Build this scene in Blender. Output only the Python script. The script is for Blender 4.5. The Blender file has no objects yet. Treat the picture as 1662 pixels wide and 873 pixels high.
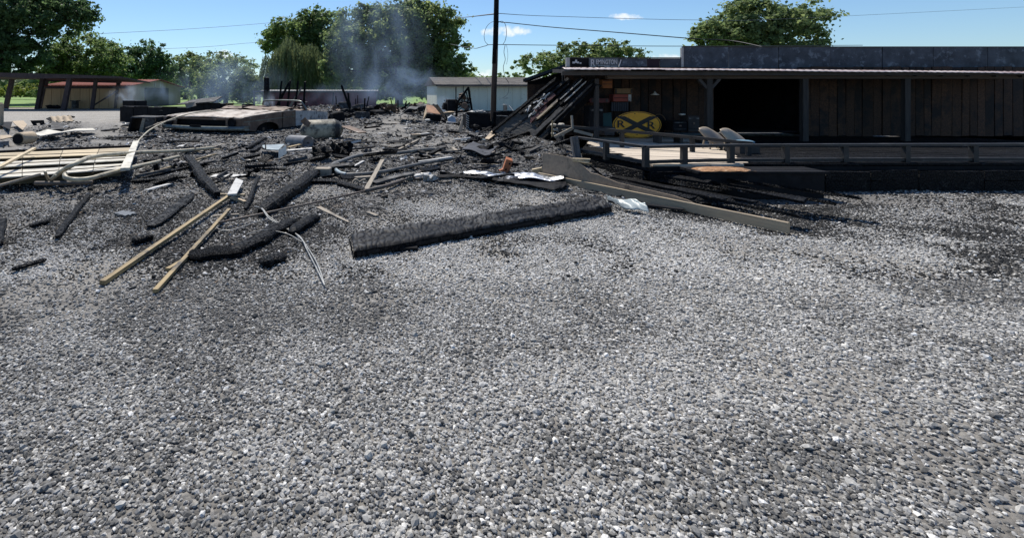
import bpy, bmesh, math, random
import numpy as np
from mathutils import Vector, Matrix, Euler

S = bpy.context.scene
COL = S.collection
R = random.Random(7)
NR = np.random.RandomState(11)
PI = math.pi

# ------------------------------------------------------------------ camera, sky, sun
F, HC, HOR, PX0 = 800.0, 1.4, 150.0, 600.0        # focal length (px), eye height (m), horizon row, axis column
cd = bpy.data.cameras.new("camera")
cam = bpy.data.objects.new("camera", cd)
COL.objects.link(cam)
cam.location = (0, 0, HC)
cam.rotation_euler = (PI / 2, 0, 0)
cd.sensor_fit = 'HORIZONTAL'
cd.sensor_width = 36.0
cd.lens = 36.0 * F / 1662.0
cd.shift_x = (831.0 - PX0) / 1662.0
cd.shift_y = -(436.5 - HOR) / 1662.0
cd.clip_start, cd.clip_end = 0.05, 3000
S.camera = cam

SUN_EL, SUN_AZ = math.radians(57), math.radians(-20)   # azimuth from +Y towards +X
sdir = Vector((math.sin(SUN_AZ) * math.cos(SUN_EL), math.cos(SUN_AZ) * math.cos(SUN_EL), math.sin(SUN_EL)))
sl = bpy.data.lights.new("sun", 'SUN')
sl.energy, sl.angle, sl.color = 4.2, math.radians(0.5), (1.0, 0.95, 0.87)
sun = bpy.data.objects.new("sun", sl)
COL.objects.link(sun)
sun.rotation_euler = sdir.to_track_quat('Z', 'Y').to_euler()
sun.location = sdir * 60

W = bpy.data.worlds.new("World")
S.world = W
W.use_nodes = True
wn, wl = W.node_tree.nodes, W.node_tree.links
bg = wn['Background']
sky = wn.new('ShaderNodeTexSky')
sky.sky_type = 'NISHITA'
sky.sun_disc = False
sky.sun_elevation = SUN_EL
sky.sun_rotation = SUN_AZ
sky.air_density, sky.dust_density, sky.ozone_density = 1.0, 0.3, 3.0
bg.inputs['Strength'].default_value = 0.092
# a few small fair-weather clouds, placed by direction
tc = wn.new('ShaderNodeTexCoord')
def wmath(op, a, b=None, c=None):
    n = wn.new('ShaderNodeMath'); n.operation = op
    for i, v in enumerate((a, b, c)):
        if v is None: continue
        if isinstance(v, (int, float)): n.inputs[i].default_value = v
        else: wl.new(v, n.inputs[i])
    return n.outputs[0]
nz = wn.new('ShaderNodeTexNoise')
nz.inputs['Scale'].default_value = 55
nz.inputs['Detail'].default_value = 6
nz.inputs['Roughness'].default_value = 0.62
wl.new(tc.outputs['Generated'], nz.inputs['Vector'])
sep = wn.new('ShaderNodeSeparateXYZ')
wl.new(tc.outputs['Generated'], sep.inputs[0])
u = wmath('DIVIDE', sep.outputs[0], sep.outputs[1])
v = wmath('DIVIDE', sep.outputs[2], sep.outputs[1])
mask = None
for (cx, cy, rx, ry, amp) in ((826, 51, 42, 11, 1.0), (1014, 28, 36, 7, .9), (790, 122, 30, 12, .9), (1075, 96, 45, 10, .85),
                              (366, 88, 26, 12, 1.0), (792, 53, 16, 9, .8), (690, 118, 30, 10, .6), (905, 118, 60, 9, .6)):
    du = wmath('DIVIDE', wmath('SUBTRACT', u, (cx - PX0) / F), rx / F)
    dv = wmath('DIVIDE', wmath('SUBTRACT', v, (HOR - cy) / F), ry / F)
    r2 = wmath('ADD', wmath('MULTIPLY', du, du), wmath('MULTIPLY', dv, dv))
    m = wmath('MULTIPLY', wmath('MAXIMUM', wmath('SUBTRACT', 1.0, r2), 0.0), amp)
    mask = m if mask is None else wmath('MAXIMUM', mask, m)
front = wmath('GREATER_THAN', sep.outputs[1], 0.0)
cl = wmath('MULTIPLY', wmath('MULTIPLY', mask, front), 1.0)
cl = wmath('MULTIPLY', wmath('SUBTRACT', wmath('ADD', wmath('MULTIPLY', cl, .30), nz.outputs['Fac']), .60), 3.2)
cl = wmath('MULTIPLY', wmath('MINIMUM', wmath('MAXIMUM', cl, 0.0), 0.8), wmath('MINIMUM', wmath('MULTIPLY', mask, 2.2), 1.0))
cl = wmath('MULTIPLY', cl, front)
mixw = wn.new('ShaderNodeMix'); mixw.data_type = 'RGBA'
tint = wn.new('ShaderNodeMix'); tint.data_type = 'RGBA'; tint.blend_type = 'MULTIPLY'
tint.inputs['Factor'].default_value = 1.0
wl.new(sky.outputs[0], tint.inputs['A'])
tint.inputs['B'].default_value = (0.76, 0.91, 1.05, 1)
wl.new(cl, mixw.inputs['Factor'])
wl.new(tint.outputs['Result'], mixw.inputs['A'])
mixw.inputs['B'].default_value = (8.6, 8.8, 9.0, 1)
wl.new(mixw.outputs['Result'], bg.inputs['Color'])

S.view_settings.view_transform = 'Standard'
S.view_settings.look = 'None'
S.view_settings.exposure = 0.4
S.view_settings.gamma = 1.0
S.cycles.max_bounces = 6
S.cycles.volume_bounces = 1
S.cycles.volume_max_steps = 96

# ------------------------------------------------------------------ photo measurements -> world points
def P(px, py, d):                                 # a point seen at (px, py), d metres ahead
    return Vector(((px - PX0) / F * d, d, HC - (py - HOR) / F * d))
def G(px, py, z=0.0):                             # a point seen at (px, py) lying at height z
    d = (HC - z) * F / (py - HOR)
    return Vector(((px - PX0) / F * d, d, z))

# ------------------------------------------------------------------ numeric noise
def _hash(ix, iy, seed):
    h = (ix.astype(np.int64) * 374761393 + iy.astype(np.int64) * 668265263 + seed * 1442695041) & 0x7fffffff
    h = ((h ^ (h >> 13)) * 1274126177) & 0x7fffffff
    return ((h ^ (h >> 16)) & 0xffff) / 65535.0
def vnoise(x, y, seed=0):
    x = np.asarray(x, float); y = np.asarray(y, float)
    ix, iy = np.floor(x), np.floor(y)
    fx, fy = x - ix, y - iy
    fx, fy = fx * fx * (3 - 2 * fx), fy * fy * (3 - 2 * fy)
    a, b = _hash(ix, iy, seed), _hash(ix + 1, iy, seed)
    c, d = _hash(ix, iy + 1, seed), _hash(ix + 1, iy + 1, seed)
    return (a * (1 - fx) + b * fx) * (1 - fy) + (c * (1 - fx) + d * fx) * fy
def fbm(x, y, seed=0, o=4):
    t, a, s = 0, 0.5, 0
    for k in range(o):
        t = t + a * vnoise(np.asarray(x) * 2 ** k, np.asarray(y) * 2 ** k, seed + k); s += a; a *= .5
    return t / s

# soot laid over the gravel by the fire: stations measured on the ground, (column, row, amount)
SOOT = np.array([(50,420,.42),(150,400,.5),(60,340,.62),(250,330,.68),(200,430,.42),(330,400,.8),(400,420,.85),(450,380,.85),(490,435,.5),
 (560,440,.28),(600,425,.16),(700,430,.08),(900,420,.05),(1100,400,.03),(1180,380,.1),(1000,372,.12),(650,352,.42),(750,330,.4),(850,335,.3),
 (560,330,.65),(450,300,.72),(400,270,.75),(620,300,.7),(700,270,.82),(800,280,.92),(870,265,1),(1000,300,1),(1150,320,1),(1150,290,1),
 (100,310,.75),(100,270,.7),(250,280,.78),(100,230,.75),(250,240,.85),(450,240,.82),(600,230,.6),(640,212,.38),(620,200,.5),(680,236,.55),(700,220,.75),(800,230,1),
 (600,190,.95),(300,200,.9),(500,190,1),(100,207,.7),(60,190,.05),(120,186,.05),(20,180,.05),(160,184,.1),(700,185,1),(760,180,.8),
 (900,200,1),(1100,230,1),(1300,250,1),(1300,400,.2),(1300,340,.85),(1500,430,.3),(1600,420,.5),(300,600,.55),(100,520,.4),(500,520,.5),(700,600,.3),
 (1100,600,.22),(1500,600,.35),(1300,500,.12),(800,850,.4),(200,850,.5),(1500,850,.4),(1100,760,.3)], float)
def soot_at(x, y):
    x = np.asarray(x, float); y = np.maximum(np.asarray(y, float), .3)
    px, py = PX0 + F * x / y, HOR + HC * F / y
    w = np.zeros_like(px); s = np.zeros_like(px)
    for (a, b, v_) in SOOT:
        k = 1.0 / (((px - a) * .55) ** 2 + ((py - b) * 1.25) ** 2 + 60) ** 1.6
        w += k; s += k * v_
    s = s / w
    n = fbm(x * 1.3, y * 1.3, 3, 5) - .5
    return np.clip(s + n * np.where(y < 3.6, .55, .95) * (1 - np.abs(2 * s - 1) * .6), 0, 1)

MOUNDS = [(G(620,186).x, 31.5, 5.5, 2.4, .40), (G(500,184).x, 30, 3.2, 2.2, .30), (P(700,0,27).x, 27, 1.9, 1.8, .35), (P(630,0,24).x, 24.5, 1.6, .9, .28),
          (P(800,0,13.5).x, 13.8, 1.1, 1.3, .22), (P(850,0,12).x, 11.8, .9, 1.3, .22), (P(130,0,19.5).x, 19.8, 2.2, 1.1, .22), (P(40,0,16).x, 16.6, 1.6, 1.1, .25),
          (P(900,0,10.5).x, 10.4, .8, 1.4, .2), (P(980,0,8.4).x, 8.0, .9, 1.0, .18), (P(730,0,17.5).x, 17.6, 1.1, 1.1, .22)]
def ground_h(x, y):
    x = np.asarray(x, float); y = np.asarray(y, float)
    near = np.clip((45 - y) / 8, 0, 1)
    h = (fbm(x * .5, y * .5, 21, 3) - .5) * .06 * near
    rub = np.clip((y - 5.5) / 5, 0, 1) * np.clip((40 - y) / 6, 0, 1) * np.clip((x + 11 + (24 - y) * .2) / 3, 0, 1) * np.clip((6 - x) / 2, 0, 1)
    h = h + (fbm(x * 1.7, y * 1.7, 31, 4) - .45) * .2 * rub
    h = h * (1 - .9 * np.exp(-(((x + 5.6) / 2.6) ** 2 + ((y - 16.2) / 1.9) ** 2)))
    for (mx, my, rx, ry, a) in MOUNDS:
        g = np.exp(-(((x - mx) / rx) ** 2 + ((y - my) / ry) ** 2))
        h = h + a * g * (.75 + .5 * fbm(x * 1.1, y * 1.1, 41, 3))
    return h - .012
def gh(x, y): return float(ground_h(np.array([x]), np.array([y]))[0])
def onG(px, py, lift=0.0):                        # lying on the ground
    p = G(px, py); p.z = max(0.0, gh(p.x, p.y)) + lift
    return p

# ------------------------------------------------------------------ materials
def M(name, base, base2=None, rough=.8, scale=6, stretch=(1, 1, 1), bump=.3, metal=0, spots=None, spot_amt=.5, spot_scale=3, detail=6, bscale=None, spec=.5, coords='Object', var=.0):
    m = bpy.data.materials.new(name); m.use_nodes = True
    n, l = m.node_tree.nodes, m.node_tree.links
    b = n['Principled BSDF']
    t = n.new('ShaderNodeTexCoord')
    mp = n.new('ShaderNodeMapping'); mp.inputs['Scale'].default_value = stretch
    src = t.outputs[coords]
    oi = n.new('ShaderNodeObjectInfo')
    add = n.new('ShaderNodeVectorMath'); add.operation = 'ADD'
    sc = n.new('ShaderNodeVectorMath'); sc.operation = 'SCALE'; sc.inputs[0].default_value = (31, 17, 23)
    l.new(oi.outputs['Random'], sc.inputs['Scale'])
    l.new(src, add.inputs[0]); l.new(sc.outputs[0], add.inputs[1])
    l.new(add.outputs[0], mp.inputs['Vector'])
    nz = n.new('ShaderNodeTexNoise'); nz.inputs['Scale'].default_value = scale; nz.inputs['Detail'].default_value = detail; nz.inputs['Roughness'].default_value = .65
    l.new(mp.outputs[0], nz.inputs['Vector'])
    rp = n.new('ShaderNodeValToRGB')
    b2 = base2 or tuple(c * .55 for c in base)
    rp.color_ramp.elements[0].position = .34; rp.color_ramp.elements[0].color = (*b2, 1)
    rp.color_ramp.elements[1].position = .66; rp.color_ramp.elements[1].color = (*base, 1)
    l.new(nz.outputs['Fac'], rp.inputs[0])
    out = rp.outputs[0]
    if spots:
        n2 = n.new('ShaderNodeTexNoise'); n2.inputs['Scale'].default_value = spot_scale; n2.inputs['Detail'].default_value = 8; n2.inputs['Roughness'].default_value = .7
        l.new(add.outputs[0], n2.inputs['Vector'])
        r2 = n.new('ShaderNodeValToRGB')
        r2.color_ramp.elements[0].position = .62 - .25 * spot_amt; r2.color_ramp.elements[1].position = .72 - .22 * spot_amt
        l.new(n2.outputs['Fac'], r2.inputs[0])
        mx = n.new('ShaderNodeMix'); mx.data_type = 'RGBA'
        l.new(r2.outputs[0], mx.inputs['Factor']); l.new(out, mx.inputs['A']); mx.inputs['B'].default_value = (*spots, 1)
        out = mx.outputs['Result']
    if var:
        hs = n.new('ShaderNodeHueSaturation')
        mr = n.new('ShaderNodeMapRange'); mr.inputs['To Min'].default_value = 1 - var; mr.inputs['To Max'].default_value = 1 + var
        l.new(oi.outputs['Random'], mr.inputs['Value']); l.new(mr.outputs[0], hs.inputs['Value']); l.new(out, hs.inputs['Color'])
        out = hs.outputs[0]
    l.new(out, b.inputs['Base Color'])
    b.inputs['Roughness'].default_value = rough
    b.inputs['Metallic'].default_value = metal
    b.inputs['Specular IOR Level'].default_value = spec
    if bump:
        bp = n.new('ShaderNodeBump'); bp.inputs['Strength'].default_value = bump; bp.inputs['Distance'].default_value = .02
        n3 = n.new('ShaderNodeTexNoise'); n3.inputs['Scale'].default_value = bscale or scale * 3; n3.inputs['Detail'].default_value = 5
        l.new(mp.outputs[0], n3.inputs['Vector']); l.new(n3.outputs['Fac'], bp.inputs['Height']); l.new(bp.outputs[0], b.inputs['Normal'])
    return m

def char_mat(name, dark=(.009, .009, .010), ash=(.085, .083, .08), cells=22, stretch=(1.6, .7, 1), ash_amt=.38, rough=.62, spec=.12):
    """alligator-charred wood: cracked cells with a dull sheen and ash in places (local X runs along the wood)"""
    m = bpy.data.materials.new(name); m.use_nodes = True
    n, l = m.node_tree.nodes, m.node_tree.links
    b = n['Principled BSDF']
    t = n.new('ShaderNodeTexCoord'); oi = n.new('ShaderNodeObjectInfo')
    sc = n.new('ShaderNodeVectorMath'); sc.operation = 'SCALE'; sc.inputs[0].default_value = (31, 17, 23)
    l.new(oi.outputs['Random'], sc.inputs['Scale'])
    add = n.new('ShaderNodeVectorMath'); add.operation = 'ADD'
    l.new(t.outputs['Object'], add.inputs[0]); l.new(sc.outputs[0], add.inputs[1])
    mp = n.new('ShaderNodeMapping'); mp.inputs['Scale'].default_value = stretch
    l.new(add.outputs[0], mp.inputs['Vector'])
    vo = n.new('ShaderNodeTexVoronoi'); vo.feature = 'DISTANCE_TO_EDGE'; vo.inputs['Scale'].default_value = cells
    l.new(mp.outputs[0], vo.inputs['Vector'])
    nz = n.new('ShaderNodeTexNoise'); nz.inputs['Scale'].default_value = 4.5; nz.inputs['Detail'].default_value = 8; nz.inputs['Roughness'].default_value = .7
    l.new(add.outputs[0], nz.inputs['Vector'])
    r2 = n.new('ShaderNodeValToRGB')
    r2.color_ramp.elements[0].position = .68 - .3 * ash_amt; r2.color_ramp.elements[1].position = .95 - .3 * ash_amt
    l.new(nz.outputs['Fac'], r2.inputs[0])
    mx = n.new('ShaderNodeMix'); mx.data_type = 'RGBA'
    l.new(r2.outputs[0], mx.inputs['Factor']); mx.inputs['A'].default_value = (*dark, 1); mx.inputs['B'].default_value = (*ash, 1)
    l.new(mx.outputs['Result'], b.inputs['Base Color'])
    b.inputs['Roughness'].default_value = rough; b.inputs['Specular IOR Level'].default_value = spec
    bp = n.new('ShaderNodeBump'); bp.inputs['Strength'].default_value = 1.0; bp.inputs['Distance'].default_value = .03
    mr = n.new('ShaderNodeMapRange'); mr.inputs['From Max'].default_value = .16
    l.new(vo.outputs['Distance'], mr.inputs['Value']); l.new(mr.outputs[0], bp.inputs['Height']); l.new(bp.outputs[0], b.inputs['Normal'])
    return m

CHAR = char_mat('charred_wood')
CHAR_ASH = char_mat('charred_wood_ashy', ash=(.2, .195, .19), ash_amt=.6)
SLAB = char_mat('alligator_char', dark=(.011, .011, .012), ash=(.04, .04, .041), cells=46, stretch=(1.3, .5, 1), ash_amt=.35, rough=.75, spec=.06)
def crest_mat():
    """charred face: black in the cracks, dull ash grey painted on the crests as highlights (mesh attribute 'crest')"""
    m = bpy.data.materials.new('cracked_char'); m.use_nodes = True; n, l = m.node_tree.nodes, m.node_tree.links; b = n['Principled BSDF']
    at = n.new('ShaderNodeAttribute'); at.attribute_name = 'crest'; t = n.new('ShaderNodeTexCoord'); nz = n.new('ShaderNodeTexNoise'); nz.inputs['Scale'].default_value = 5; nz.inputs['Detail'].default_value = 9; nz.inputs['Roughness'].default_value = .75
    l.new(t.outputs['Object'], nz.inputs['Vector'])
    mu = n.new('ShaderNodeMath'); mu.operation = 'MULTIPLY'; mu.inputs[1].default_value = 1.7; l.new(nz.outputs['Fac'], mu.inputs[0])
    m2 = n.new('ShaderNodeMath'); m2.operation = 'MULTIPLY'; l.new(mu.outputs[0], m2.inputs[0]); l.new(at.outputs['Fac'], m2.inputs[1])
    rp = n.new('ShaderNodeValToRGB'); e = rp.color_ramp.elements; e[0].position = .30; e[0].color = (.006, .006, .007, 1); e[1].position = 1.0; e[1].color = (.088, .087, .086, 1); k = e.new(.62); k.color = (.030, .030, .031, 1)
    l.new(m2.outputs[0], rp.inputs[0]); l.new(rp.outputs[0], b.inputs['Base Color']); b.inputs['Roughness'].default_value = .6; b.inputs['Specular IOR Level'].default_value = .12
    return m
CRESTED = crest_mat()  # crests lighter in the colour itself, as painted highlights
BLACK = M('soot_black', (.017, .017, .019), (.007, .007, .008), .75, 5, bump=.4, spec=.12)
SOOTGREY = M('sooty_grey', (.085, .082, .08), (.022, .021, .021), .75, 6, bump=.3, spots=(.24, .235, .225), spot_amt=.25, spec=.2)
DARKPAINT = M('dark_grey_weathered_panel', (.07, .085, .105), (.025, .032, .042), .75, 3, bump=.15, spots=(.16, .19, .22), spot_amt=.3, spot_scale=5)
MAROON = M('dark_maroon_panel', (.03, .014, .022), (.016, .008, .013), .8, 4, bump=.1)
PLANK = M('dark_brown_barn_plank', (.085, .043, .023), (.026, .014, .009), .85, 5, (6, 6, .5), bump=.5, var=.32, spots=(.012, .010, .010), spot_amt=.55, spot_scale=1.6)
GREYWOOD = M('weathered_grey_board', (.33, .28, .215), (.20, .17, .13), .75, 6, (.4, 6, 6), bump=.3, spots=(.05, .048, .045), spot_amt=.2)
PLYGREY = M('grey_brown_sheet', (.33, .25, .175), (.23, .175, .125), .8, 5, (.5, 4, 4), bump=.15, spots=(.03, .028, .027), spot_amt=.15)
DECK = M('pale_weathered_decking', (.62, .53, .42), (.42, .35, .27), .8, 4, (.35, 7, 3), bump=.3, var=.15, spots=(.2, .16, .12), spot_amt=.15, spot_scale=3)
PINE = M('pale_pine_lumber', (.58, .47, .30), (.40, .31, .19), .7, 5, (.5, 8, 8), bump=.25, var=.2, spots=(.22, .18, .13), spot_amt=.2, spot_scale=2.5)
LATH = M('yellow_tan_lath', (.36, .26, .12), (.17, .12, .055), .7, 4, (.6, 8, 8), bump=.3, spots=(.03, .027, .024), spot_amt=.45, spot_scale=2.5)
SHEATH = M('pale_stained_sheathing', (.66, .62, .53), (.44, .41, .34), .8, 3, (.6, 2, 2), bump=.2, spots=(.22, .22, .2), spot_amt=.35, spot_scale=4)
TAN = M('tan_plywood', (.50, .39, .26), (.32, .25, .17), .8, 4, (.6, 4, 4), bump=.25, spots=(.14, .12, .1), spot_amt=.3)
CARD = M('scorched_orange_brown_board', (.42, .22, .12), (.25, .13, .075), .8, 4, bump=.2, spots=(.08, .05, .04), spot_amt=.3)
BRICKM = M('orange_brick', (.48, .17, .07), (.30, .10, .045), .9, 12, bump=.6, spots=(.5, .4, .3), spot_amt=.15, spot_scale=14)
WHITE = M('scorched_white_paint', (.56, .55, .52), (.36, .35, .33), .6, 5, bump=.15, spots=(.12, .115, .11), spot_amt=.35, spot_scale=5)
PLASTIC = M('melted_white_plastic', (.50, .54, .52), (.32, .36, .355), .35, 5, bump=.1, spots=(.2, .22, .22), spot_amt=.15)
ALU = M('crumpled_bare_metal', (.72, .73, .75), (.45, .46, .48), .38, 6, bump=.3, metal=.85, spots=(.03, .03, .033), spot_amt=.5, spot_scale=5)
BLUEMETAL = M('pale_blue_grey_metal', (.27, .32, .34), (.16, .195, .21), .5, 5, bump=.15, metal=.3, spots=(.12, .13, .14), spot_amt=.25)
RUST = M('burnt_rusty_steel', (.19, .125, .085), (.075, .045, .030), .68, 3.5, bump=.25, metal=.1, spots=(.36, .32, .27), spot_amt=.16, spot_scale=2.2, detail=9)
HOOD = M('ash_blotched_hood_steel', (.46, .42, .37), (.20, .145, .105), .62, 2.6, bump=.2, metal=.1, spots=(.085, .055, .036), spot_amt=.42, spot_scale=3.4, detail=9)
QUARTER = M('blistered_white_panel', (.50, .50, .48), (.27, .27, .26), .6, 3, bump=.25, spots=(.03, .032, .036), spot_amt=.45, spot_scale=2.6)
PALEBOARD = M('sun_greyed_fascia_board', (.38, .30, .20), (.26, .205, .14), .7, 5, (.4, 6, 6), bump=.2, spots=(.14, .12, .1), spot_amt=.2)
CHROME = M('smoked_chrome_bumper', (.20, .22, .20), (.10, .11, .105), .38, 4, bump=.1, metal=.7, spots=(.05, .05, .05), spot_amt=.3)
TANKM = M('scorched_tank_paint', (.54, .48, .35), (.25, .225, .17), .65, 3.5, bump=.2, spots=(.028, .026, .024), spot_amt=.72, spot_scale=2.6, detail=9)
DRUMM = M('grey_drum_steel', (.20, .20, .205), (.11, .11, .115), .55, 4, bump=.2, metal=.2)
HOSE = M('grey_brown_rubber_hose', (.19, .18, .16), (.09, .085, .078), .5, 9, bump=.2, spots=(.34, .32, .26), spot_amt=.3, spot_scale=7)
PALEHOSE = M('pale_tan_conduit', (.52, .46, .33), (.30, .26, .18), .5, 6, bump=.2, spots=(.12, .1, .07), spot_amt=.3, spot_scale=5)
PIPE = M('rusty_brown_pipe', (.15, .115, .09), (.06, .05, .042), .6, 10, bump=.3, spots=(.25, .14, .08), spot_amt=.2)
WIREM = M('bare_grey_wire', (.40, .39, .36), (.2, .2, .19), .45, 12, bump=0, metal=.4)
CABLE = M('black_cable', (.02, .02, .022), (.012, .012, .013), .6, 5, bump=0)
SHINGLE = M('grey_asphalt_shingle', (.11, .107, .103), (.05, .049, .047), .95, 45, bump=.6, spec=.1)
ROOFGREY = M('garage_grey_brown_shingle', (.205, .185, .165), (.125, .112, .10), .95, 5, (3, 1, 8), bump=.3, coords='Object')
CREAM = M('pale_green_cream_siding', (.76, .76, .62), (.68, .68, .55), .7, 1.5, (2, 2, .4), bump=.05, spots=(.35, .34, .28), spot_amt=.08)
TRIMDARK = M('dark_brown_trim', (.06, .05, .045), None, .7, 4)
BARNTAN = M('tan_metal_siding', (.52, .345, .18), (.40, .265, .14), .6, 2, (4, 4, .5), bump=.05)
BARNGREY = M('grey_tan_gable_siding', (.36, .295, .25), (.27, .22, .185), .65, 2, (4, 4, .5), bump=.05)
BARNROOF = M('faded_red_metal_roof', (.21, .06, .042), (.14, .04, .03), .85, 3, (.5, 4, 4), bump=.1, spots=(.27, .15, .12), spot_amt=.2, spec=.15)
REDWALL = M('dull_red_shed_wall', (.16, .042, .045), (.08, .022, .025), .8, 3, bump=.1)
CARPORTM = M('dark_purple_brown_timber', (.06, .042, .042), (.028, .02, .021), .8, 4, (1, 1, 1), bump=.3)
YELLOW = M('yellow_sign_enamel', (.95, .46, .025), (.82, .36, .02), .5, 5, bump=.04, spots=(.34, .17, .04), spot_amt=.12, spot_scale=9)
SIGNBLACK = M('black_sign_paint', (.012, .012, .012), None, .5, 4, bump=0)
SIGNGREY = M('grey_sign_face', (.13, .15, .16), (.08, .095, .105), .6, 4, bump=.05)
SIGNWHITE = M('dull_white_lettering', (.6, .61, .6), (.5, .51, .5), .6, 6, bump=0)
REDBOX = M('dull_red_box', (.36, .075, .05), (.22, .045, .03), .7, 4, bump=.1)
ORANGE = M('dull_orange_box', (.42, .15, .045), (.26, .09, .03), .7, 4, bump=.1)
TEAL = M('dark_teal_fabric', (.03, .085, .08), (.015, .045, .045), .8, 4, bump=.2)
CHAIRM = M('pale_taupe_plastic', (.40, .325, .24), (.30, .245, .185), .5, 4, bump=.05)
EAVE = M('pale_metal_roof_edge', (.66, .59, .55), (.30, .20, .18), .5, 3, (.6, 3, 3), bump=.1)
POLE = M('creosote_pole', (.10, .058, .035), (.045, .028, .02), .8, 4, (6, 6, .35), bump=.5)
BARK = M('grey_brown_bark', (.10, .08, .06), (.045, .036, .028), .9, 5, (3, 3, .6), bump=.6)
GLASSY = M('white_enamel_lamp', (.8, .78, .7), None, .3, 5, bump=0)
LITTER = M('orange_leaf_litter', (.45, .24, .11), (.22, .11, .05), .9, 14, bump=.7, spots=(.6, .45, .3), spot_amt=.2, spot_scale=18)

def leaf_mat(name, col, col2, trans=.35):
    m = bpy.data.materials.new(name); m.use_nodes = True
    n, l = m.node_tree.nodes, m.node_tree.links
    out = n['Material Output']; n.remove(n['Principled BSDF'])
    at = n.new('ShaderNodeAttribute'); at.attribute_name = 'tone'
    rp = n.new('ShaderNodeValToRGB')
    rp.color_ramp.elements[0].color = (*col2, 1); rp.color_ramp.elements[1].color = (*col, 1)
    l.new(at.outputs['Fac'], rp.inputs[0])
    d = n.new('ShaderNodeBsdfPrincipled'); d.inputs['Roughness'].default_value = .6; d.inputs['Specular IOR Level'].default_value = .25
    l.new(rp.outputs[0], d.inputs['Base Color'])
    tr = n.new('ShaderNodeBsdfTranslucent')
    hs = n.new('ShaderNodeHueSaturation'); hs.inputs['Value'].default_value = 1.5; hs.inputs['Hue'].default_value = .485
    l.new(rp.outputs[0], hs.inputs['Color']); l.new(hs.outputs[0], tr.inputs['Color'])
    mx = n.new('ShaderNodeMixShader'); mx.inputs[0].default_value = trans
    l.new(d.outputs[0], mx.inputs[1]); l.new(tr.outputs[0], mx.inputs[2]); l.new(mx.outputs[0], out.inputs['Surface'])
    return m

# ------------------------------------------------------------------ object helpers
def tag(o, label=None, cat=None, group=None, kind=None):
    if label: o['label'] = label
    if cat: o['category'] = cat
    if group: o['group'] = group
    if kind: o['kind'] = kind
    return o
def thing(name, label, cat, loc=(0, 0, 0), group=None):
    o = bpy.data.objects.new(name, None); COL.objects.link(o)
    o.location = loc; o.empty_display_size = .1
    return tag(o, label, cat, group)
def wloc(o):
    v = Vector((0, 0, 0))
    while o is not None:
        v += o.matrix_basis.translation; o = o.parent
    return v
def put(o, parent, Mw):
    """link o with world matrix Mw under parent (parents here carry no rotation unless they are parts built by bar())"""
    COL.objects.link(o)
    if parent is not None:
        pm = parent.get('_pm')
        o.parent = parent
        inv = world_of(parent).inverted()
        o.matrix_basis = inv @ Mw
    else:
        o.matrix_basis = Mw
    return o
def world_of(o):
    m = o.matrix_basis.copy(); p = o.parent
    while p is not None:
        m = p.matrix_basis @ m; p = p.parent
    return m

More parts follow.
